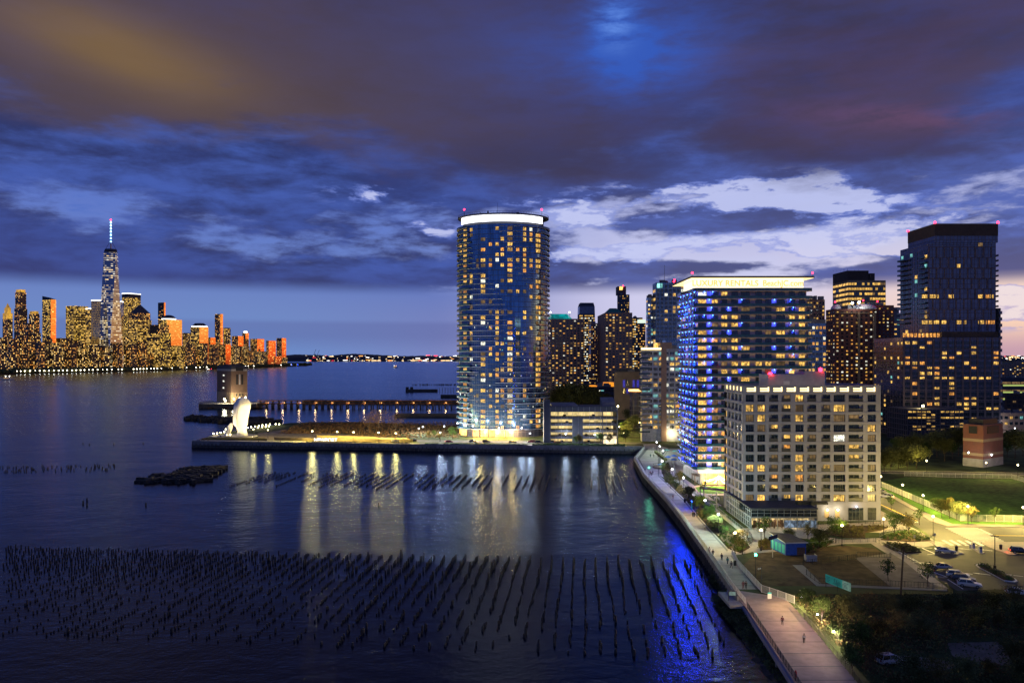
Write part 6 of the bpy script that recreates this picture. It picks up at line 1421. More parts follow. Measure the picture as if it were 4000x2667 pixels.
# planted island in the car park
isl_ = [(3810, 2206), (3822, 2202), (3850, 2204), (3900, 2232), (3968, 2262), (3975, 2270), (3962, 2274), (3925, 2270), (3870, 2240), (3822, 2216)]
r = thing('planter_island', 'kerbed planting island with white edge in the car park', 'planting island', (*G(3890, 2238), LZ)); mb = MB(); mb.prism([G(*p) for p in isl_][::-1], LZ, LZ+.14); mb.build('kerb', 'paint_white', r)
c0 = Vector(G(3890, 2238)); ins = [tuple(c0+(Vector(G(*p))-c0)*.9) for p in isl_]; mb = MB(); mb.prism(ins[::-1], LZ+.141, LZ+.2); mb.build('soil', 'soil', r)
rd = random.Random(1); mb = MB()
for px, py in ((3835, 2213), (3860, 2222), (3880, 2234), (3905, 2245), (3935, 2260), (3945, 2266), (3845, 2212), (3890, 2243)):
    x_, y_ = G(px, py)
    for _ in range(60):
        u_ = Vector((rd.gauss(0, 1), rd.gauss(0, 1), rd.gauss(0, 1))).normalized()*.14; v_ = u_.orthogonal().normalized()*.14; c1 = Vector((x_+rd.gauss(0, .5), y_+rd.gauss(0, .5), LZ+.25+abs(rd.gauss(0, .3)))); mb.face([c1-u_, c1-v_, c1+u_, c1+v_])
mb.build('shrubs', 'leaf_green', r)
# fenced field
sheet('playing_field', gpoly((3444, 1880), (3540, 1862), (3732, 1868), (3951, 1872), (4100, 1905), (4100, 2030), (3752, 2024)), LZ+.006, 'grass')
sheet('verge', gpoly((3440, 1902), (3752, 2036), (4100, 2042), (4100, 2052), (3720, 2046), (3660, 2022), (3440, 1908)), LZ+.010, 'lawn')
polyfence('fence', 'white panel fence along the street side of the playing field', [G(3439, 1899), G(3752, 2034), G(4060, 2041)], 2.0, 'white_paint', 2.4, True, pk=.22)
polyfence('fence', 'white panel fence along the far side of the playing field', [G(3533, 1858), G(3732, 1865), G(3951, 1869), G(4020, 1888)], 1.8, 'white_paint', 2.4, True, pk=.25)
# dog run fences
polyfence('fence', 'dark wire fence around the upper side of the dog run', [G(3137, 2208), G(3345, 2184), G(3345, 2175), G(3480, 2178)], 1.3, 'dark_metal', 2.5, True, pk=.6)
polyfence('fence', 'dark wire fence along the lower side of the dog run', [G(3150, 2245), G(3200, 2280), G(3480, 2290), G(3700, 2302)], 1.3, 'dark_metal', 2.5, True, pk=.6)
polyfence('railing', 'railing along the sloped path beside the car park', [G(3420, 2117), G(3530, 2172), G(3660, 2265)], 1.1, 'steel', 2, True, cat='railing', pk=1)
polyfence('railing', 'railing along the path above the bare soil', [G(3050, 2148), G(3180, 2132), G(3300, 2118), G(3420, 2116)], 1.1, 'steel', 2, True, cat='railing', pk=1)
polyfence('railing', 'low railing before the ground floor doors of the grey block', [G(3190, 2050), G(3295, 2044), G(3440, 2046)], 1.1, 'dark_metal', 2, True, cat='railing', pk=.8)
polyfence('railing', 'curved railing beside the street corner garden', [G(3435, 2098), G(3460, 2085), G(3540, 2068), G(3600, 2100), G(3648, 2118)], 1.1, 'steel', 1.6, True, cat='railing', pk=.9)
for lb, poly, sd in (('dark shrub bed before the doors of the grey block', [(3196, 2078), (3300, 2056), (3430, 2052), (3470, 2060), (3440, 2072), (3380, 2080), (3380, 2104), (3290, 2098)], 11), ('triangular shrub bed at the street corner garden', [(3440, 2108), (3490, 2086), (3560, 2074), (3640, 2112), (3560, 2116)], 12), ('shrub bed beside the car park path', [(3450, 2128), (3540, 2128), (3600, 2156), (3540, 2158), (3490, 2150)], 13), ('shrub bed between forecourt and blue shed', [(2960, 2118), (3020, 2100), (3110, 2112), (3060, 2140), (2970, 2148)], 14), ('shrub bed right of the blue shed roof', [(3150, 2108), (3200, 2106), (3255, 2118), (3200, 2150), (3150, 2160)], 15)):
    bed('planting_bed', lb, [G(*p) for p in poly][::-1], n=110, seed=sd, leaf=['leaf_green', 'leaf_dark', 'leaf_olive'][sd % 3], hts=(.3, .9))

# ---------------------------------------------------------------- lamps on land
LAMPS = [('white-green lamp farthest up the promenade beside the restaurant plaza', 2565, 1727, 'mint', 'lamp_white', 2200), ('second white-green lamp of the upper promenade plaza', 2577, 1743, 'mint', 'lamp_white', 2200), ('small white lamp by the umbrellas on the plaza', 2590, 1760, 'white', 'lamp_white', 1500), ('white lamp over the round bench deck by the promenade', 2587, 1801, 'white', 'lamp_white', 3000), ('green lamp on the upper promenade railing side', 2535, 1826, 'green', 'lamp_green', 900), ('white lamp behind the blue lit planting bed', 2626, 1832, 'white', 'lamp_white', 2200), ('white lamp left of the brown kiosk roof', 2670, 1866, 'white', 'lamp_white', 2000), ('white lamp at the garden wall above the large green-white lamp', 2754, 1954, 'warm', 'lamp_white', 2200), ('large bright green-white lamp by the garden wall', 2806, 2009, 'mint', 'lamp_white', 5200), ('warm lamp beside the steps at the end of the garden wall', 2871, 2082, 'warm', 'lamp_warm', 2000), ('warm lamp before the glass shop front', 2973, 2070, 'warm', 'lamp_warm', 3000), ('green lamp left of the blue shed', 2952, 2167, 'green', 'lamp_green', 700), ('warm lamp in the garden before the lit alcoves', 3289, 2052, 'warm', 'lamp_warm', 3000), ('warm lamp at the right corner of the grey block', 3452, 2027, 'warm', 'lamp_warm', 3000),
         ('warm lamp among trees behind the grey block', 3483, 1774, 'warm', 'lamp_warm', 2600), ('warm lamp on the back street left of the brick building', 3620, 1799.5, 'warm', 'lamp_warm', 2400), ('big warm lamp before the dark brick building', 3852, 1807, 'warm', 'lamp_warm', 4200), ('warm lamp on the back street at the right edge', 3976, 1816, 'warm', 'lamp_warm', 3600), ('warm lamp where the street passes behind the grey block', 3441, 1861, 'warm', 'lamp_warm', 3000), ('second warm lamp along the fenced field street', 3526, 1894, 'warm', 'lamp_warm', 3600), ('third warm lamp along the fenced field street', 3606, 1935, 'warm', 'lamp_warm', 3600), ('warm lamp at the zebra crossing corner', 3645, 2017, 'warm', 'lamp_warm', 6000), ('warm lamp at the bend of the white field fence', 3781, 1978, 'warm', 'lamp_warm', 3800), ('warm lamp at the right edge behind the field fence', 3997, 1982, 'warm', 'lamp_warm', 3800)]
for lb, px, py, c_, kd, pw_ in LAMPS: lamp(lb, px, py, c_, kind=kd, power=pw_*(.5 if c_ == 'green' else .9 if (px, py) in ((3289, 2052), (2973, 2070), (3452, 2027)) else (2.0 if py < 1830 else 6.0 if px > 3480 else 2.4)), r=.3)
for i, (px, py) in enumerate(((3130, 2330), (3193, 2397), (3257, 2464))):
    z_ = 5.6; x_, y_ = G(px, py, z_); x_ = max(x_, edge(bR, y_)+.6); r = thing('path_lamp', ['farthest small arm lamp beside the boardwalk', 'middle small arm lamp beside the boardwalk', 'nearest small arm lamp beside the boardwalk'][i], 'lamp', (x_, y_, LZ), 'arm lamps beside the boardwalk')
    mb = MB(); mb.cyl(x_+.9, y_+.2, LZ-.2, z_+.1, .06, .05, 6); mb.tube((x_+.9, y_+.2, z_), (x_, y_, z_+.05), .04, .04, 5); mb.build('pole', 'dark_metal', r); mb = MB(); mb.cyl(x_, y_, z_-.1, z_+.05, .2, .12, 8); mb.build('lamp_head', 'lamp_white', r)
    light('path', (0, 0, z_-LZ-.35), [4000, 3600, 3000][i], [(1, .74, .36), (1, .62, .45), (1, .78, .55)][i], .12, r)
# blue emergency pole
x_, y_ = G(2702, 1989); r = thing('emergency_pole', 'teal emergency call pole with bright blue lamp', 'emergency pole', (x_, y_, LZ)); mb = MB(); mb.cyl(x_, y_, LZ, LZ+2.5, .16, None, 8); mb.build('post', 'teal_paint', r); mb = MB(); mb.cyl(x_, y_, LZ+2.5, LZ+2.8, .18, .1, 8); mb.build('lamp', 'lamp_blue', r); light('blue', (0, 0, 3.1), 1500, (.01, .03, 1), .2, r)
# tall car park light
x_, y_ = G(3886, 2218); r = thing('car_park_light', 'tall dark light mast on the car park planting island', 'light mast', (x_, y_, LZ)); zt = ZW(2092, y_); mb = MB(); mb.cyl(x_, y_, LZ, LZ+.7, .3, None, 8, 0); mb.cyl(x_, y_, LZ+.7, zt, .12, .09, 8); mb.build('pole', 'dark_metal', r)
mb = MB(); mb.box(x_-.9, x_+.2, y_-.2, y_+.2, zt, zt+.12); mb.box(x_+.2, x_+.9, y_-.2, y_+.2, zt-.1, zt+.02); mb.build('lamp_head', 'dark_metal', r)
# utility pole, solar panel pole
x_, y_ = G(3518, 2325); r = thing('utility_pole', 'leaning wooden utility pole before the dog run', 'utility pole', (x_, y_, LZ)); zt = ZW(2135, y_)
mb = MB(); mb.tube((x_, y_, LZ-.3), (x_+.7, y_+.2, zt), .2, .15, 8); mb.build('pole', 'bark', r)
mb = MB(); mb.box(x_+.2, x_+1.2, y_+.1, y_+.25, zt-.9, zt-.78); mb.build('crossarm', 'bark', r)
x_, y_ = G(3018, 2175); r = thing('solar_panel', 'tilted solar panel on a white post beside the blue shed', 'solar panel', (x_, y_, LZ)); zt = ZW(2102, y_)
mb = MB(); mb.cyl(x_, y_, LZ, zt, .07, None, 6); mb.build('post', 'white_paint', r); mb = MB(); mb.hexa([(x_-1.2, y_-.7, zt-.4), (x_+.9, y_-.9, zt+.3), (x_+1.4, y_+.5, zt+.9), (x_-.7, y_+.7, zt+.2)], [(x_-1.2, y_-.72, zt-.34), (x_+.9, y_-.92, zt+.36), (x_+1.4, y_+.48, zt+.96), (x_-.7, y_+.68, zt+.26)]); mb.build('panel', 'car_glass', r)
x_, y_ = G(2974, 2290); r = thing('camera_pole', 'tall dark pole with small white globe cameras by the fence', 'camera pole', (x_, y_, LZ)); zt = ZW(2212, y_); mb = MB(); mb.cyl(x_, y_, LZ, zt, .09, .07, 6); mb.tube((x_, y_, zt-.5), (x_-.6, y_, zt-.3), .04, .04, 5); mb.build('pole', 'dark_metal', r); mb = MB(); mb.ball((x_-.6, y_, zt-.5), .18, 8); mb.ball((x_-.25, y_-.1, zt-.35), .15, 8); mb.build('camera', 'white_paint', r)
# blue shed
Ysd = 200; A = Vector(G(3070, 2168)); B = Vector(G(3148, 2166)); D = (B-A).normalized(); Ls = (B-A).length; bd = 7.0; hs = 3.0
r = thing('shed', 'blue painted shed with dark sloping roof in the garden', 'shed', (*A, LZ)); N_ = Vector((-D.y, D.x)); lk = Vector((-.22, 1)).normalized()
Cc = B+lk*bd; Dd = A+lk*bd
mb = MB(); mb.hexa([(*A, LZ), (*B, LZ), (*Cc, LZ), (*Dd, LZ)], [(*A, LZ+hs), (*B, LZ+hs), (*Cc, LZ+hs+.3), (*Dd, LZ+hs+.9)]); mb.build('wall', 'blue_paint', r)
o_ = .35; p4 = [A-D*o_-lk*o_, B+D*o_-lk*o_, Cc+D*o_+lk*o_, Dd-D*o_+lk*o_]; hz_ = [hs+.02, hs+.02, hs+.42, hs+1.0]
mb = MB(); mb.hexa([(*p, LZ+h_) for p, h_ in zip(p4, hz_)], [(*p, LZ+h_+.2) for p, h_ in zip(p4, hz_)]); mb.build('roof', 'roof_dark', r)
mb = MB(); mb.obox(p4[0], D, 0, (p4[1]-p4[0]).length, .01, .06, LZ+hs-.06, LZ+hs+.22); E_ = (p4[0]-p4[3]); mb.hexa([(p4[3].x-.06, p4[3].y, LZ+hz_[3]), (p4[0].x-.06, p4[0].y, LZ+hz_[0]), (p4[0].x-.01, p4[0].y, LZ+hz_[0]), (p4[3].x-.01, p4[3].y, LZ+hz_[3])], [(p4[3].x-.06, p4[3].y, LZ+hz_[3]+.22), (p4[0].x-.06, p4[0].y, LZ+hz_[0]+.22), (p4[0].x-.01, p4[0].y, LZ+hz_[0]+.22), (p4[3].x-.01, p4[3].y, LZ+hz_[3]+.22)]); mb.build('fascia', 'white_paint', r)
mb = MB(); mb.obox(A, D, Ls*.55, Ls*.95, .02, .06, LZ, LZ+1.9); mb.build('door', 'timber', r)
mb = MB()
for i in range(4):
    t0, t1 = .08+i*.23, .08+i*.23+.17; P0, P1 = A.lerp(Dd, t0), A.lerp(Dd, t1); mb.face([(P0.x-.04, P0.y, LZ+.3), (P1.x-.04, P1.y, LZ+.3), (P1.x-.04, P1.y, LZ+2.4), (P0.x-.04, P0.y, LZ+2.4)])
mb.build('side_panel', 'teal_paint', r)
mb = MB(); mb.box(0, 2.6, 0, .12, 0, 1.5); mb.box(0, .12, .12, 1.6, 0, 1.5); mb.box(2.48, 2.6, .12, 1.6, 0, 1.5); mb.box(.2, 2.4, .3, 1.5, 0, 1.3, 1); o = mb.build('bin_enclosure', ['frame_pale', 'dark_metal']); o.location = (*G(3150, 2192), LZ); tag(o, 'grey fenced bin enclosure right of the blue shed', 'enclosure')
# banner
A = Vector(G(3224, 2292)); B = Vector(G(3324, 2328)); r = thing('banner', 'long teal printed banner on dark posts before the dog run', 'banner', (*A, LZ)); zb0, zb1 = ZW(2272, A.y), ZW(2240, A.y); zc0, zc1 = ZW(2311, B.y), ZW(2277, B.y)
pbr('banner_teal', (.02, .33, .36, 1), .6, var=.15); pbr('banner_pale', (.2, .42, .42, 1), .6, var=.3, scale=2); pbr('banner_ink', (.01, .16, .2, 1), .6)
mb = MB(); D = (B-A).normalized(); L = (B-A).length
def bq(t0, t1, s0, s1, n_, mi): mb.face([(*(A+D*L*t+Vector((D.y, -D.x))*n_), (zb0+(zb1-zb0)*s)*(1-t)+(zc0+(zc1-zc0)*s)*t) for t, s in ((t0, s0), (t1, s0), (t1, s1), (t0, s1))], mi)
bq(0, 1, 0, 1, 0, 0); bq(.68, .995, .02, .98, .02, 1)
for i in range(4): bq(.04, .04+.12+.03*(i % 2), .2+i*.17, .29+i*.17, .02, 2); bq(.72, .9-.03*(i % 3), .2+i*.17, .26+i*.17, .04, 2)
for i in range(7): bq(.3+i*.045, .335+i*.045, .15, .3+.5*abs(math.sin(i*1.7)), .02, 2)
mb.build('panel', ['banner_teal', 'banner_pale', 'banner_ink'], r)
mb = MB()
for t in (.03, .5, .97): p = A+D*L*t; mb.cyl(p.x, p.y+.1, LZ, (zb0*(1-t)+zc0*t)+.9, .06, None, 6)
mb.build('post', 'dark_metal', r)
# street furniture
def bin_(label, px, py, h_=1.1, mat='dark_metal'): x_, y_ = G(px, py); mb = MB(); mb.cyl(0, 0, 0, h_, .32, .36, 10); mb.cyl(0, 0, h_, h_+.08, .4, .36, 10); mb.cyl(0, 0, h_+.08, h_+.16, .2, .05, 10); o = mb.build('litter_bin', mat); o.location = (x_, y_, LZ+.12); tag(o, label, 'litter bin')
bin_('black litter bin on the promenade left of the blue lamp pole', 2675, 1962); bin_('black litter bin by the white fence on the promenade', 2871, 2209); bin_('black litter bin at the car park entrance pavement', 3736, 2152); bin_('black litter bin on the red edged corner pavement', 3909, 2146)
x_, y_ = G(3129, 2655); r = thing('lifebuoy', 'red lifebuoy hanging on the boardwalk railing', 'lifebuoy', (x_, y_, LZ)); x_ = edge(bL, y_)+.35; mb = MB()
for k in range(14): a, b_ = 2*math.pi*k/14, 2*math.pi*(k+1)/14; mb.tube((x_, y_+.3*math.cos(a), LZ+.95+.5*math.sin(a)), (x_, y_+.3*math.cos(b_), LZ+.95+.5*math.sin(b_)), .09, .09, 6)
mb.build('ring', 'red_paint', r); mb = MB(); mb.cyl(x_, y_, LZ+.05, LZ+1.5, .05, None, 6); mb.build('post', 'dark_metal', r)
x_, y_ = G(3650, 2232); mb = MB(); mb.box(-.2, .2, -.2, .2, 0, .05); mb.cyl(0, 0, .05, .75, .15, .03, 8); o = mb.build('traffic_cone', 'red_paint'); o.location = (x_, y_, LZ+.01); tag(o, 'small orange red traffic cone beside the silver parked car', 'traffic cone')
for lb, px, py in (('white ticket machine at the car park entry, upper one', 3801, 2140), ('white ticket machine at the car park entry, lower one', 3829, 2157)):
    x_, y_ = G(px, py); r = thing('ticket_machine', lb, 'ticket machine', (x_, y_, LZ+.12), 'ticket machines at the car park entry'); mb = MB(); mb.box(x_-.35, x_+.35, y_-.3, y_+.3, LZ+.12, LZ+1.5); mb.build('cabinet', 'white_paint', r); mb = MB(); mb.box(x_-.25, x_+.25, y_-.33, y_-.301, LZ+1.0, LZ+1.3); mb.build('screen', 'dark_pane', r)
x_, y_ = G(3790, 2141); r = thing('barrier', 'thin white barrier arm across the car park entry', 'barrier', (x_, y_, LZ)); mb = MB(); mb.tube((x_, y_, LZ+1), (x_-2.4, y_+.2, LZ+1.05), .05, .04, 5); mb.build('arm', 'white_paint', r); mb = MB(); mb.box(x_-.15, x_+.25, y_-.15, y_+.15, LZ+.12, LZ+1.1); mb.build('post', 'white_paint', r)
for lb, px, py, h_ in (('small street sign at the corner garden path, right one', 3651, 2125, 2.9), ('small street sign at the corner garden path, left one', 3572, 2130, 2.7)):
    x_, y_ = G(px, py); r = thing('street_sign', lb, 'street sign', (x_, y_, LZ)); mb = MB(); mb.cyl(x_, y_, LZ, LZ+h_, .04, None, 6); mb.build('post', 'steel', r); mb = MB(); mb.box(x_-.22, x_+.22, y_-.06, y_-.04, LZ+h_-.6, LZ+h_); mb.build('plate', 'white_paint', r)
x_, y_ = G(2879, 2362); r = thing('info_board', 'framed information board on the river overlook', 'information board', (44.3, 160, LZ)); mb = MB(); mb.box(43.5, 43.6, 160, 160.1, LZ+.05, LZ+1.9); mb.box(45.1, 45.2, 160, 160.1, LZ+.05, LZ+1.9); mb.box(43.601, 45.099, 160, 160.1, LZ+1.85, LZ+1.95); mb.build('frame', 'dark_metal', r); mb = MB(); mb.box(43.62, 44.9, 159.96, 160.05, LZ+1.1, LZ+1.8); mb.build('panel', 'banner_pale', r)
x_, y_ = G(3006, 2345); r = thing('sign_board', 'small white notice board leaning on the boardwalk fence', 'notice board', (x_, y_, LZ)); mb = MB(); mb.box(x_-.4, x_+.4, y_-.05, y_, LZ+.4, LZ+1.7); mb.build('panel', 'white_paint', r); mb = MB(); mb.box(x_-.4, x_+.4, y_-.06, y_-.051, LZ+1.4, LZ+1.7); mb.build('heading', 'teal_paint', r)
# restaurant garden: kiosk, pergola, umbrella lights, tables, umbrellas on plaza, round deck
def pergola(label, name, px, py, w_, d_, h_, mat, leg_mat='timber', rz=0.0):
    x_, y_ = G(px, py); r = thing(name, label, name.replace('_', ' '), (0, 0, 0)); mb = MB(); mb.box(-w_/2, w_/2, -d_/2, d_/2, h_-.25, h_-.1)
    for i in range(int(w_/.5)): mb.box(-w_/2+i*.5, -w_/2+i*.5+.2, -d_/2-.2, d_/2+.2, h_-.099, h_+.05)
    mb.build('roof', mat, r)
    for a in (-1, 1):
        for b_ in (-1, 1): mb = MB(); mb.box(a*(w_/2-.3)-.14, a*(w_/2-.3)+.14, b_*(d_/2-.3)-.14, b_*(d_/2-.3)+.14, 0, h_-.251); mb.build('leg', leg_mat, r)
    r.location = (x_, y_, LZ+.02); r.rotation_euler = (0, 0, rz); return r
pergola('brown roofed kiosk pergola beside the bright restaurant terrace', 'kiosk', 2724, 1886, 3.6, 5.5, 3.4, 'timber')
pergola('long brown slatted pergola over garden tables', 'pergola', 2790, 1946, 9.5, 3.6, 3.3, 'timber', 'concrete', -.65)
rd = random.Random(31)
for lb, px, py in (('white garden table on the lawn below the pergola', 2796, 1978), ('white garden bench table on the lawn beside the large lamp', 2826, 2020), ('white picnic table under the long pergola', 2800, 1952), ('second white picnic table under the long pergola', 2770, 1938)):
    x_, y_ = G(px, py); r = thing('garden_table', lb, 'table', (x_, y_, LZ+.02)); mb = MB(); mb.box(x_-.9, x_+.9, y_-.5, y_+.5, LZ+.78, LZ+.84); mb.build('tabletop', 'white_paint', r)
    for a in (-.75, .75): mb = MB(); mb.box(x_+a-.05, x_+a+.05, y_-.4, y_+.4, LZ+.02, LZ+.779); mb.build('leg', 'white_paint', r)
x_, y_ = G(2808, 1905); r = thing('light_garland', 'tent shaped garland of bright string lights over the restaurant terrace', 'string lights', (x_, y_, LZ)); mb = MB(); mb.cyl(x_, y_, LZ, LZ+4.6, .07, None, 6); mb.build('pole', 'steel', r); mb = MB()
for k in range(9):
    a = 2*math.pi*k/9
    for j in range(9): t = (j+.5)/9; mb.ball((x_+t*5.6*math.cos(a), y_+t*4.5*math.sin(a), LZ+4.5-2.0*t-.5*math.sin(math.pi*t)), .13, 5)
mb.build('bulbs', emi('bulb', (1, .8, .45), 9), r); light('garland', (0, -2.5, 3.6), 4200, (1, .78, .42), 1.5, r)
for i, (px, py) in enumerate(((2582, 1812), (2609, 1783), (2633, 1778), (2605, 1756), (2637, 1760), (2630, 1793))):
    x_, y_ = G(px, py, LZ+2.6); r = thing('parasol', ['blue parasol on the plaza nearest the round bench deck', 'blue parasol on the plaza, left of the middle pair', 'blue parasol on the plaza, right of the middle pair', 'pale parasol at the back left of the plaza', 'pale parasol at the back right of the plaza', 'blue parasol at the front right of the plaza'][i], 'parasol', (x_, y_, LZ), 'parasols on the plaza'); mb = MB(); mb.lathe(x_, y_, [(1.7, LZ+2.35), (.9, LZ+2.75), (.03, LZ+3.0)], 8); mb.build('canopy', 'blue_paint' if i not in (3, 4) else 'banner_pale', r); mb = MB(); mb.cyl(x_, y_, LZ, LZ+2.9, .04, None, 6); mb.build('pole', 'steel', r)
    mb = MB(); mb.cyl(x_+.5, y_-1.3, LZ+.7, LZ+.75, .45, None, 10); mb.cyl(x_+.5, y_-1.3, LZ, LZ+.699, .04, None, 6); o = mb.build('cafe_table', 'steel'); tag(o, ['cafe table under the parasol by the round bench deck', 'cafe table left of the middle pair of parasols', 'cafe table right of the middle pair of parasols', 'cafe table under the back left parasol', 'cafe table under the back right parasol', 'cafe table under the front right parasol'][i], 'table')
x_, y_ = G(2590, 1826); r = thing('bench_deck', 'dark round bench deck between promenade and plaza', 'deck', (x_, y_, LZ)); mb = MB(); mb.cyl(x_, y_, LZ, LZ+.5, 4.6, None, 28); mb.build('deck', 'timber', r); mb = MB()
for k in range(20): a, b_ = 2*math.pi*k/20, 2*math.pi*(k+1)/20; mb.tube((x_+4.4*math.cos(a), y_+4.4*math.sin(a), LZ+1.5), (x_+4.4*math.cos(b_), y_+4.4*math.sin(b_), LZ+1.5), .06, .06, 5); mb.cyl(x_+4.4*math.cos(a), y_+4.4*math.sin(a), LZ+.5, LZ+1.5, .04, None, 5)
mb.build('railing', 'dark_metal', r)
mb = MB(); a = Vector(G(2560, 1768)); b_ = Vector(G(2601, 1800)); mb.obox(a, (b_-a).normalized(), 0, (b_-a).length, -.6, .6, LZ+.02, LZ+1.2); tag(mb.build('hedge', 'leaf_dark'), 'dark clipped hedge running down the plaza toward the round deck', 'hedge')
for lb, a, b_, h_ in (('clipped hedge along the front of the parking garage', (2080, 1737), (2440, 1742), 1.3), ('clipped hedge along the pier road before the round tower', (1660, 1730), (2060, 1737), 1.2)):
    A, B = Vector((XW(a[0], 440), 440-(a[0]-2000)*.003)), Vector((XW(b_[0], 437), 437-(b_[0]-2000)*.003)); mb = MB(); n = 60
    for k in range(n): mb.obox(A, (B-A).normalized(), (B-A).length*k/n, (B-A).length*(k+1)/n, -1.5-rd.uniform(0, .4), 1.2+rd.uniform(0, .4), LZ+.01, LZ+h_*rd.uniform(.75, 1.1))
    tag(mb.build('hedge', 'leaf_green'), lb, 'hedge')
mb = MB(); n = 70; A, B = Vector((XW(1205, 463), 457.5)), Vector((XW(1600, 452), 452))
for k in range(n): mb.obox(A, (B-A).normalized(), (B-A).length*k/n, (B-A).length*(k+1)/n, -.8, rd.uniform(.2, .8), LZ+.01, LZ+rd.uniform(.4, .8))
tag(mb.build('hedge', 'leaf_olive'), 'low straggly hedge at the foot of the tan pier wall', 'hedge')
for i, px in enumerate((1316, 1345, 1484, 1512)):
    x_ = XW(px, 452); y_ = 449; r = thing('bench', ['pier bench before the NEWPORT letters, left one', 'pier bench before the NEWPORT letters, right one', 'pier bench farther right on the pier, left of its pair', 'pier bench farther right on the pier, right of its pair'][i], 'bench', (x_, y_, LZ), 'benches on the pier'); mb = MB(); mb.box(x_-1.5, x_+1.5, y_-.3, y_+.3, LZ+.42, LZ+.5); mb.build('seat', 'timber', r)
    for a in (-1.2, 1.2): mb = MB(); mb.box(x_+a-.1, x_+a+.1, y_-.25, y_+.25, LZ, LZ+.419); mb.build('leg', 'concrete', r)

# ---------------------------------------------------------------- trees
def tree_proto(seed, leaf, h_=8.0, cr=3.0, dens=1500, ls=.24, sparse=.0, trunk_h=.35):
    rd = random.Random(seed); r = thing('tree', 'tree', 'tree', (0, 0, 0)); tk = MB(); th_ = h_*trunk_h
    tk.tube((0, 0, -.2), (.1, .05, th_), .035*h_*.6, .022*h_*.6, 7); tips = []
    for k in range(9):
        a = k*2.4+rd.uniform(-.4, .4); l_ = cr*rd.uniform(.5, .95); z1 = th_+(h_-th_)*rd.uniform(.25, .95); p = Vector((l_*math.cos(a), l_*math.sin(a), z1)) if k < 7 else Vector((rd.uniform(-.4, .4), rd.uniform(-.4, .4), h_*rd.uniform(.85, .97)))
        tk.tube((.1, .05, th_*rd.uniform(.8, 1)), p, .012*h_*.7, .012, 5); tips += [p, p*.6+Vector((0, 0, th_))*.4]
        for j in range(2): q = p+Vector((rd.uniform(-1, 1), rd.uniform(-1, 1), rd.uniform(-.2, .8)))*cr*.35; tk.tube(p*.7+Vector((0, 0, th_*.3)), q, .02, .006, 4); tips.append(q)
    tk.build('trunk', 'bark', r); lf = MB()
    for k in range(dens):
        c0 = rd.choice(tips)+Vector((rd.gauss(0, 1), rd.gauss(0, 1), rd.gauss(0, .8)))*cr*(.23+sparse)
        if c0.z < th_*.7: c0.z = th_*.7+rd.random()*.5
        u_ = Vector((rd.gauss(0, 1), rd.gauss(0, 1), rd.gauss(0, 1))).normalized()*ls*rd.uniform(.6, 1.2); v_ = u_.orthogonal().normalized()*ls*rd.uniform(.5, .9); lf.face([c0-u_, c0-v_, c0+u_, c0+v_])
    lf.build('crown', leaf, r); return r
protos = {'g': tree_proto(1, 'leaf_green', 7, 2.4, 1500, .2), 'o': tree_proto(2, 'leaf_olive', 6.5, 2.1, 1000, .2), 'd': tree_proto(3, 'leaf_dark', 10, 4.2, 2600, .32), 'b': tree_proto(4, 'leaf_brown', 9, 4.6, 900, .2, .05), 's': tree_proto(5, 'leaf_green', 4.2, 1.1, 420, .14), 'D': tree_proto(6, 'leaf_dark', 8, 4.6, 2200, .3, .02, .2), 't': tree_proto(8, 'leaf_olive', 9, 3.6, 1800, .22)}
usedp = set()
def tree(kind, px, py, sc, label, at=None, group=None, dz=0):
    x_, y_ = at or G(px, py); p = protos[kind]; rz = (px*.37+py) % 6
    if kind not in usedp: usedp.add(kind); o = p; o.location = (x_, y_, LZ-.02); o.rotation_euler = (0, 0, rz); o.scale = (sc, sc, sc); o['label'] = label
    else: o = dup(p, (x_, y_, LZ-.02), rz, sc, label)
    if group: o['group'] = group
    elif 'group' in o: del o['group']
    return o
atP = lambda px, Y_: (XW(px, Y_), Y_)
tree('b', 1438, 1700, 1.15, 'bare brown tree on the pier meadow, leftmost of three', at=atP(1438, 520)); tree('b', 1478, 1700, 1.35, 'bare brown tree on the pier meadow, middle and largest', at=atP(1480, 525)); tree('b', 1545, 1700, 1.15, 'bare brown tree on the pier meadow, rightmost of three', at=atP(1545, 520))
for k, (kd, px, Y_, sc, lb) in enumerate((('g', 1768, 470, 1.0, 'leafy green tree at the left foot of the round tower'), ('o', 1718, 462, .75, 'small yellow-green tree under the low pier lamp'), ('o', 1675, 468, .8, 'small brownish tree beside the pier stairs'), ('s', 1695, 476, 1.2, 'slim sapling beside the pier stairs'), ('g', 2252, 440, .7, 'small green tree before the left of the parking garage'), ('o', 2262, 439.5, .9, 'thin yellow tree before the middle of the parking garage'), ('g', 2344, 440, .9, 'green tree before the right half of the parking garage'), ('o', 2382, 439, 1.0, 'thin tree silhouetted before the bright garage entrance'), ('d', 2450, 480, .8, 'dark tree beside the garage right corner'), ('g', 2442, 455, 1.0, 'green lamp lit tree beside the garage right corner'), ('d', 2480, 520, .95, 'dark tree behind the path left of the pale apartment block'), ('d', 2460, 560, 1.1, 'larger dark tree farther behind the garage corner'), ('g', 2440, 520, .9, 'green tree deep behind the garage corner'))):
    tree(kd, px, 1700, sc, lb, at=atP(px, Y_))
for i, (px, tp) in enumerate(((2188, 1528), (2225, 1510), (2272, 1515), (2300, 1525), (2170, 1545), (2350, 1545))):
    Y_ = 640; sc = (ZW(tp, Y_)-LZ)/10.0; tree('d', px, 1540, sc, ['dark tall tree behind the garage roof, second from the left', 'dark tall tree behind the garage roof, third from the left', 'dark tree behind the garage roof, fourth from the left', 'dark tree behind the garage roof, fifth from the left', 'dark tree behind the garage roof, leftmost', 'dark reddish tree before the low orange roofed garage'][i], at=atP(px, Y_))
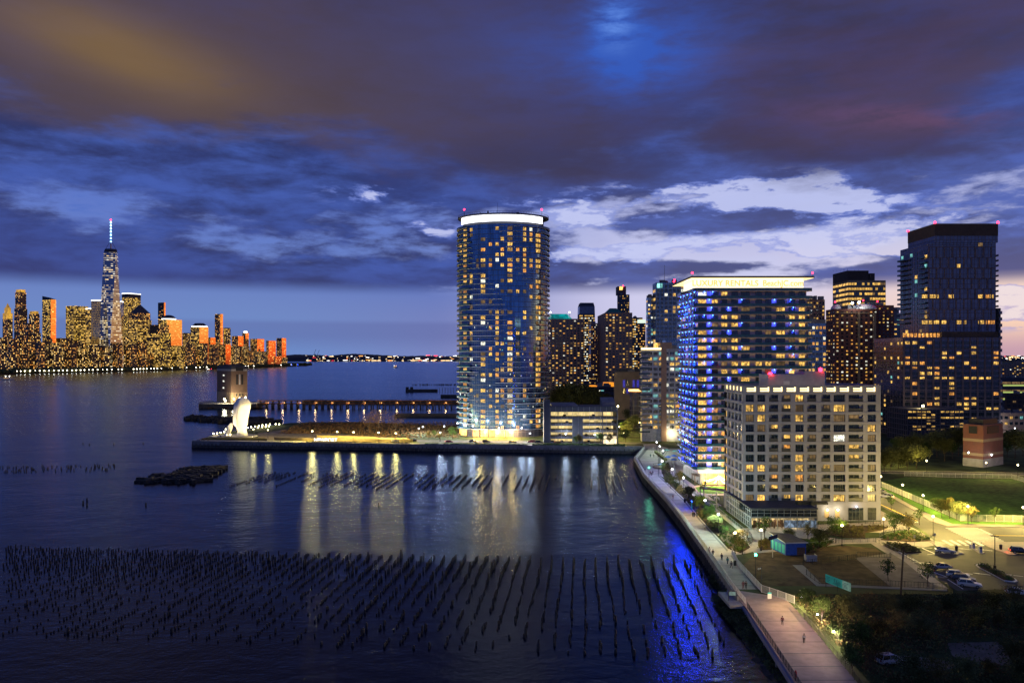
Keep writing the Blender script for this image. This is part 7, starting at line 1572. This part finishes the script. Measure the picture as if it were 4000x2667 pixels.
for i, (kd, px, py, sc, lb) in enumerate((('g', 2590, 1850, .6, 'small tree in the bed beside the round bench deck'), ('o', 2605, 1855, .7, 'yellowish tree beside the blue lit promenade'), ('o', 2655, 1900, .85, 'yellow-green tree in the middle promenade bed'), ('g', 2640, 1925, .6, 'low bushy tree beside the promenade bed edge'), ('d', 2620, 1908, .42, 'dark bushy tree over the promenade seat'), ('g', 2735, 2000, .7, 'green tree beside the blue emergency pole'), ('d', 2690, 1950, .4, 'dark bushy tree right behind the blue lamp'), ('g', 2772, 2040, .7, 'green tree under the large bright garden lamp'), ('d', 2790, 2075, .4, 'dark bush tree in the triangular bed'), ('g', 2770, 1885, .65, 'lit young tree on the restaurant terrace'), ('s', 2748, 1930, 1.1, 'sapling beside the long pergola'), ('t', 2900, 2165, .62, 'big spreading green lit tree left of the green lamp'), ('s', 2987, 2112, 1.5, 'slim bright green tree before the glass shop'), ('D', 3084, 2105, .3, 'small conifer like tree behind the blue shed'), ('o', 3156, 2112, .75, 'round small tree right of the blue shed'), ('g', 3265, 2120, .9, 'green lamp lit tree in the garden before the alcoves'), ('d', 3200, 2140, .45, 'dark bush right of the shed'), ('g', 3493, 2092, .85, 'bright yellow-green tree at the street corner garden'), ('o', 3550, 2095, .9, 'thin tree in the triangular corner bed'), ('d', 3678, 2020, .5, 'dark conifer at the white field fence, upper'), ('d', 3735, 2032, .5, 'dark conifer at the white field fence, lower'), ('o', 3710, 2025, .9, 'thin olive tree at the white field fence'), ('s', 3482, 1990, 1.0, 'sapling on the pavement beside the street, upper'), ('s', 3592, 2050, 1.1, 'sapling on the pavement beside the street, lower'), ('o', 3795, 2040, .7, 'small tree beside the fence corner lamp'), ('s', 3885, 2042, 1.1, 'sapling behind the field fence on the right'), ('s', 3625, 2290, 1.2, 'bare sapling in the dog run'), ('s', 3470, 2270, 1.1, 'bare sapling beside the bare dog run corner'))):
    tree(kd, px, py, sc, lb)
rd = random.Random(77)
names = ['first', 'second', 'third', 'fourth', 'fifth', 'sixth', 'seventh', 'eighth', 'ninth', 'tenth', 'eleventh', 'twelfth', 'thirteenth', 'fourteenth', 'fifteenth', 'sixteenth', 'seventeenth', 'eighteenth', 'nineteenth', 'twentieth']
row = sorted([(3455, 1845, .8), (3480, 1835, 1.0), (3510, 1830, .9), (3545, 1835, 1.1), (3580, 1830, 1.0), (3560, 1800, 1.1), (3620, 1790, 1.1), (3660, 1785, 1.2), (3690, 1800, 1.0), (3720, 1790, 1.1), (3745, 1780, 1.3), (3600, 1765, 1.1), (3500, 1775, 1.1), (3935, 1785, 1.2), (3965, 1790, 1.3), (3995, 1780, 1.3), (3930, 1760, 1.1)])
for i, (px, py, sc) in enumerate(row): tree('dDg'[i % 3] if i % 5 else 'd', px, py, sc*.95, '%s tree from the left in the dark park behind the playing field' % names[i])
wood = [(3150, 2400, .8), (3210, 2430, .8), (3270, 2520, .7), (3330, 2430, 1.0), (3400, 2400, 1.0), (3300, 2390, .8), (3480, 2410, 1.0), (3560, 2400, 1.0), (3640, 2410, 1.1), (3720, 2400, 1.0), (3800, 2400, 1.0), (3880, 2390, 1.0), (3960, 2380, 1.1), (3980, 2450, 1.2), (3900, 2460, 1.1), (3820, 2455, 1.0), (3700, 2480, 1.0), (3600, 2490, 1.0), (3500, 2480, 1.0), (3420, 2500, 1.0), (3360, 2560, .9), (3420, 2590, 1.0), (3400, 2650, 1.0), (3560, 2660, 1.0), (3660, 2680, 1.0), (3760, 2670, 1.0), (3860, 2650, 1.1), (3960, 2600, 1.1), (3330, 2640, .8), (3990, 2680, 1.0)]
for i, (px, py, sc) in enumerate(wood):
    lit_ = i in (0, 1, 2, 28, 20); tree('g' if lit_ else ('D' if i % 2 else 'tbo'[i % 3]), px, py, sc*(.8 if lit_ else .42), '%s tree %s the dark wood right of the boardwalk' % ((names+['twenty '+n_ for n_ in names])[i], 'lamp lit at the rim of' if lit_ else 'inside'))
mb = MB()
for k in range(30000):
    px = rd.uniform(3110, 4080); py = 2320+350*rd.random()**1.3
    if px < 3110+(py-2350)*.9: continue
    x_, y_ = G(px, py); hh_ = (math.sin(x_*.7)+math.sin(y_*.6+x_*.3)+2)*.45*min(1, (py-2315)/60); z_ = LZ+rd.random()*hh_; s = rd.uniform(.1, .26)
    if 3480 < px < 3760 and 2555 < py < 2620 and rd.random() < .93: continue
    if 3700 < px < 3950 and 2500 < py < 2595 and rd.random() < .85: continue
    u_ = Vector((rd.gauss(0, 1), rd.gauss(0, 1), rd.gauss(0, 1))).normalized()*s; v_ = u_.orthogonal().normalized()*s*.7; c0 = Vector((x_, y_, z_)); mb.face([c0-u_, c0-v_, c0+u_, c0+v_], 0 if rd.random() < .7 else 1)
for k in range(9000):                                  # weeds on the river bank
    t = rd.random(); yy = 186-t*76; x0_ = 42.2 if yy < 170 else 45.5; x_ = x0_+rd.random()*3.4; z_ = min(.2+(x_-x0_)*.62+rd.random()*.5, 2.45); s = rd.uniform(.08, .2)
    u_ = Vector((rd.gauss(0, 1), rd.gauss(0, 1), rd.gauss(0, 1))).normalized()*s; v_ = u_.orthogonal().normalized()*s; c0 = Vector((x_, yy, z_)); mb.face([c0-u_, c0-v_, c0+u_, c0+v_], 0)
tag(mb.build('undergrowth', ['leaf_dark', 'leaf_brown']), 'dense dark undergrowth in the wood and on the river bank', 'undergrowth', kind='stuff')
mb = MB()
for k in range(9000):
    t = rd.random(); x_ = -150+t*118; lo = 500-(t*30); y_ = rd.uniform(480 if x_ > -100 else 505, 585); s = rd.uniform(.2, .5); z_ = LZ+rd.random()**2*(2.2 if y_ > 530 else 1.2)
    if y_ < 478+(-62-x_)*.35 : continue
    u_ = Vector((rd.gauss(0, 1), rd.gauss(0, 1), rd.gauss(0, 1))).normalized()*s; v_ = u_.orthogonal().normalized()*s; c0 = Vector((x_, y_, z_)); mb.face([c0-u_, c0-v_, c0+u_, c0+v_])
tag(mb.build('meadow_brush', 'leaf_brown'), 'brown wild brush covering the back of the pier', 'brush', kind='stuff')

# ---------------------------------------------------------------- cars
def make_car(style='suv'):
    L, w_ = (4.7, 1.86); r = thing('parked_car', 'car', 'car', (0, 0, 0))
    hood = .98 if style == 'suv' else .86; roof = 1.66 if style == 'suv' else 1.42
    sec = [(-2.35, .45, .75), (-2.28, .38, hood-.02), (-1.4, .34, hood+.03), (-.9, .32, hood+.05), (0, .3, hood+.04), (1.0, .3, hood+.02), (1.3, .32, hood), (1.95, .36, hood-.1), (2.25, .42, hood-.22), (2.35, .48, .6)]
    mb = MB(); rings = []
    for x_, zl, zh in sec:
        ww = w_/2*(.86 if abs(x_) > 2.3 else (.94 if abs(x_) > 1.9 else 1)); rings.append([(x_, -ww*.93, zl), (x_, -ww, (zl+zh)/2), (x_, -ww*.94, zh), (x_, ww*.94, zh), (x_, ww, (zl+zh)/2), (x_, ww*.93, zl)])
    for A, B in zip(rings[:-1], rings[1:]): mb.hexa(A, B)
    mb.build('body', 'car_white', r)
    gl = MB(); xb0, xb1, xt0, xt1 = (-2.15, .95, -1.75, .25) if style == 'suv' else (-1.95, .95, -1.0, .2)
    gl.hexa([(xb0, -.84, hood-.02), (xb1, -.84, hood-.02), (xb1, .84, hood-.02), (xb0, .84, hood-.02)], [(xt0, -.66, roof-.06), (xt1, -.66, roof-.06), (xt1, .66, roof-.06), (xt0, .66, roof-.06)]); gl.build('window', 'car_glass', r)
    rf = MB(); rf.hexa([(xt0-.03, -.69, roof-.06), (xt1+.03, -.69, roof-.06), (xt1+.03, .69, roof-.06), (xt0-.03, .69, roof-.06)], [(xt0+.1, -.6, roof), (xt1-.1, -.6, roof), (xt1-.1, .6, roof), (xt0+.1, .6, roof)])
    for s_ in (-1, 1):
        for (a, b_) in (((xb1, hood), (xt1, roof-.06)), ((xb0, hood), (xt0, roof-.06)), ((-.55, hood), (-.6, roof-.06))): rf.tube((a[0], s_*.85, a[1]), (b_[0], s_*.67, b_[1]), .045, .045, 4)
    rf.build('roof', 'car_white', r)
    for x_ in (-1.42, 1.42):
        for s_ in (-1, 1):
            mb = MB(); mb.tube((x_, s_*.72, .34), (x_, s_*.95, .34), .34, .34, 14); t_ = mb.build('wheel', 'tyre', r); mb = MB(); mb.tube((x_, s_*.951, .34), (x_, s_*.965, .34), .21, .21, 10); mb.build('rim', 'rim', t_)
    for s_ in (-1, 1):
        mb = MB(); mb.box(2.2, 2.34, s_*.62-.16, s_*.62+.16, .62, .76); mb.build('headlight', 'frame_pale', r); mb = MB(); mb.box(-2.37, -2.28, s_*.66-.14, s_*.66+.14, .72, .9); mb.build('taillight', 'red_paint', r)
        mb = MB(); mb.box(.7, .85, s_*.92-.06, s_*.92+.08*s_+.06, .95, 1.1); mb.build('mirror', 'car_white', r)
    return r
suv, sedan = make_car('suv'), make_car('sedan'); usedc = set()
def car(proto, label, px, py, rz, col, at=None, heads=False, tails=False, group=None, z=LZ+.01):
    x_, y_ = at or G(px, py); sw = {'car_white': 'car_'+col}
    if heads: sw['frame_pale'] = 'head_white'
    if tails: sw['red_paint'] = 'tail_red'
    o = dup(proto, (x_, y_, z), rz, 1.0, label, group, sw)
    if tails: light('tail', (x_-2.8*math.cos(rz), y_-2.8*math.sin(rz), z+.7), 60, (1, .03, .02), .1).parent = None
    return o
car(sedan, 'white car parked beside the zebra crossing pavement', 3692, 2158, -.35, 'white', group='cars in the car park'); car(sedan, 'silver coupe alone in the car park left of the planted island', 3674, 2221, 3.05, 'silver', group='cars in the car park'); car(suv, 'white estate car farthest of the row of three', 3742, 2255, -.45, 'white', group='cars in the car park'); car(suv, 'dark estate car in the middle of the row of three', 3764, 2270, -.45, 'dark', group='cars in the car park'); car(suv, 'pale blue white car nearest of the row of three', 3787, 2291, -.45, 'white', group='cars in the car park')
car(suv, 'black car leaving at the right edge of the car park', 3985, 2160, -.3, 'black', tails=True); car(sedan, 'pale car cut by the right edge below the car park', 3978, 2322, -.3, 'white'); car(suv, 'white car with red tail lights on the street beside the grey block', 3462, 1944, 2.3, 'white', tails=True)
car(sedan, 'second white car on the street half hidden by the grey block', 3432, 1922, 2.3, 'silver'); car(suv, 'white van half hidden in the trees below the wood', 3478, 2590, .25, 'white')
PC = [(1545, 459, 0, 'white', 0, 0, 'white car on the pier road beside the last tall warm lamp'), (1583, 461, 0, 'dark', 0, 1, 'dark car with red tail lights on the pier road'), (1612, 459, 3.1, 'black', 1, 0, 'dark car with headlights on facing left on the pier road'), (1755, 455, 0, 'red', 0, 1, 'red car on the road left of the round tower'), (1848, 456, 0, 'dark', 0, 0, 'dark car before the left lobby windows'), (1900, 455, 0, 'black', 0, 0, 'black car before the middle lobby windows'), (2003, 454, 0, 'black', 0, 0, 'black car before the right lobby windows'), (2076, 455, 3.1, 'red', 1, 1, 'red car right of the round tower lobby'), (2106, 452, 0, 'wine' if 0 else 'dark', 0, 0, 'dark car before the garage stair tower'), (2150, 452, 3.14, 'silver', 1, 1, 'silver car with headlights before the garage stair tower')]
for px, Y_, rz, col, hd, tl, lb in PC: car(sedan if px % 2 else suv, lb, 0, 0, rz, col, at=(XW(px, Y_), Y_), heads=bool(hd), tails=bool(tl), group='cars on the pier road')
for i in range(12):
    k = i % 5; lv = (ZW(1600, 446)-LZ-1.0)/5; px = (2195, 2290, 2372, 2215, 2318, 2385, 2188, 2335, 2395, 2205, 2300, 2365)[i]; car(sedan if i % 2 else suv, 'parked car seen through the garage opening, deck %s, %s' % (['one', 'two', 'three', 'four', 'five'][k], ['left', 'right', 'far right'][i % 3]), 0, 0, 1.5+i % 2*3.1, ['silver', 'black', 'dark', 'white'][i % 4], at=(XW(px, 452), 452.5), z=LZ+k*lv+.12, group='cars inside the garage')
def kill(o):
    for ch in list(o.children): kill(ch)
    bpy.data.objects.remove(o)
kill(suv); kill(sedan)

# ---------------------------------------------------------------- people
def skin_obj(name, pts, edges_, radii, mat, sub=1):
    me = bpy.data.meshes.new(name); me.from_pydata(pts, edges_, []); o = bpy.data.objects.new(name, me); COL.objects.link(o)
    o.modifiers.new('s', 'SKIN'); sv = me.skin_vertices[0].data
    for i, r_ in enumerate(radii): sv[i].radius = (r_, r_*(.85 if r_ > .08 else 1))
    sv[0].use_root = True; o.modifiers.new('u', 'SUBSURF').levels = sub
    bpy.context.view_layer.update(); m2 = bpy.data.meshes.new_from_object(o.evaluated_get(bpy.context.evaluated_depsgraph_get()))
    bpy.data.objects.remove(o); m2.materials.clear(); m2.materials.append(MATS[mat]); m2.name = name
    m2.polygons.foreach_set('use_smooth', [True]*len(m2.polygons))
    o = bpy.data.objects.new(name, m2); COL.objects.link(o); return o
def make_person(stride):
    s = stride
    P_ = [(0, 0, .95), (0, 0, 1.18), (0, 0, 1.42), (0, 0, 1.52), (.01, 0, 1.62), (.01, 0, 1.70),
          (0, .19, 1.40), (-.10*s-.02, .25, 1.13), (.08*s, .25, .88), (.10*s, .25, .80), (0, -.19, 1.40), (.10*s-.02, -.25, 1.13), (.26*s, -.24, .9), (.3*s, -.24, .82),
          (0, .09, .92), (.16*s, .1, .5), (.2*s, .1, .08), (.3*s+.06, .1, .04), (0, -.09, .92), (-.1*s, -.1, .5), (-.36*s, -.1, .12), (-.28*s+.04, -.1, .05)]
    E_ = [(0, 1), (1, 2), (2, 3), (3, 4), (4, 5), (2, 6), (6, 7), (7, 8), (8, 9), (2, 10), (10, 11), (11, 12), (12, 13), (0, 14), (14, 15), (15, 16), (16, 17), (0, 18), (18, 19), (19, 20), (20, 21)]
    R_ = [.14, .13, .15, .055, .095, .07, .06, .045, .032, .04, .06, .045, .032, .04, .09, .062, .045, .04, .09, .062, .045, .04]
    b_ = skin_obj('person', P_, E_, R_, 'skin')
    sh = skin_obj('jacket', [P_[i] for i in (0, 1, 2, 6, 7, 8, 10, 11, 12)], [(0, 1), (1, 2), (2, 3), (3, 4), (4, 5), (2, 6), (6, 7), (7, 8)], [.165, .155, .17, .075, .062, .045, .075, .062, .045], 'cloth_black')
    tr = skin_obj('trousers', [P_[i] for i in (0, 14, 15, 16, 18, 19, 20)], [(0, 1), (1, 2), (2, 3), (0, 4), (4, 5), (5, 6)], [.155, .108, .078, .062, .108, .078, .062], 'cloth_denim')
    mb = MB(); mb.ball((-.015, 0, 1.68), .115, 10); hr = mb.build('hair', 'hair', None, True)
    for q in (sh, tr, hr): q.parent = b_
    tag(b_, 'person', 'person'); return b_
pp = [make_person(1.0), make_person(.35), make_person(-.8)]
def person(px, py, rz, top, leg, label, k=0, at=None, sc=1.0, z=LZ+.01, group=None):
    loc = (*(at or G(px, py)), z); return dup(pp[k % 3], loc, rz, sc, label, group, {'cloth_black': 'cloth_'+top, 'cloth_denim': 'cloth_'+leg})
PE = [(3056, 2443, 1.3, 'wine', 'black', 'person in dark red jacket walking on the boardwalk'), (3141, 2514, 1.3, 'pale', 'black', 'person in pale top and dark trousers walking on the boardwalk'), (2903, 2299, 1.4, 'wine', 'wine', 'person in dark red walking beside another on the promenade'), (2914, 2300, 1.4, 'black', 'black', 'person in black beside the one in dark red'), (2706, 2018, 1.5, 'black', 'black', 'leftmost of three people in black on the promenade'), (2712, 2019, 1.5, 'black', 'navy', 'middle of three people in black on the promenade'), (2723, 2019, 1.2, 'black', 'denim', 'rightmost of three people in black on the promenade'), (2753, 2072, -1.2, 'pale', 'tan', 'person in white top alone in the middle of the promenade'), (2771, 2162, -1.3, 'pale', 'wine', 'person in pale top beside the river railing'), (2785, 2172, 1.2, 'black', 'black', 'person in a long black coat near the river railing'), (2819, 2188, -1.4, 'navy', 'black', 'person in navy walking left of the person in teal'), (2842, 2203, 1.5, 'teal', 'denim', 'person in teal top on the promenade'), (2857, 2220, -1.2, 'navy', 'navy', 'person in dark blue near the white fence bin'), (2629, 1950, 1.1, 'wine', 'wine', 'person in red near the river railing above the blue pole'), (2540, 1855, 1.2, 'wine', 'black', 'left person of the small group under the green lamp'), (2545, 1859, -1.2, 'black', 'navy', 'middle person of the small group under the green lamp'), (2550, 1853, 1.4, 'navy', 'black', 'right person of the small group under the green lamp'), (2520, 1838, 1.2, 'pale', 'navy', 'person in white by the upper river railing'), (2541, 1786, 1.0, 'teal', 'navy', 'person in teal on the upper plaza'), (2554, 1786, -1.0, 'navy', 'black', 'person in navy on the upper plaza'), (2571, 1788, 1.4, 'black', 'black', 'person in black by the plaza hedge'), (2551, 1757, 1.4, 'pale', 'pale', 'person in white at the top of the plaza'), (2868, 2008, 1.5, 'teal', 'teal', 'person in teal beside the glass side of the shop'), (2919, 2103, 1.1, 'tan', 'black', 'person in tan walking to the shop forecourt'), (2724, 1890, .3, 'navy', 'black', 'person at the kiosk beside the restaurant terrace'), (2738, 1888, 2.3, 'wine', 'navy', 'person in red and blue beside the kiosk')]
for i, (px, py, rz, a, b_, lb) in enumerate(PE): person(px, py, rz, a, b_, lb, i, z=LZ+(.06 if py > 2370 else .01))
tips_ = ['far left', 'second', 'third', 'fourth', 'fifth', 'sixth', 'seventh', 'eighth']
for i, px in enumerate((757, 771, 779, 787, 794, 799, 811, 816)): Y_ = 459+(i % 3)*1.5; person(0, 0, i*1.1, ['black', 'navy', 'wine'][i % 3], 'black', '%s dark figure in the row of people at the railing on the pier tip' % tips_[i], i, at=(XW(px, Y_), Y_), group='people at the pier tip')
for i, (px, Y_, lb) in enumerate(((861, 480, 'dark figure alone between pier tip and sculpture'), (1010, 452, 'dark figure at the pier railing right of the sculpture'), (1096, 453, 'figure walking on the pier left of the NEWPORT letters'), (1291, 450, 'figure walking before the NEWPORT letters'), (1349, 452, 'figure walking right of the NEWPORT letters'), (1482, 450, 'person in red beside the pier bench'), (2233, 432, 'figure on the pier edge before the garage'), (1990, 436, 'figure on the pier edge before the lobby'))): person(0, 0, 1.0, 'black' if i != 5 else 'wine', 'black', lb, i, at=(XW(px, Y_), Y_))
for p in pp: kill(p)
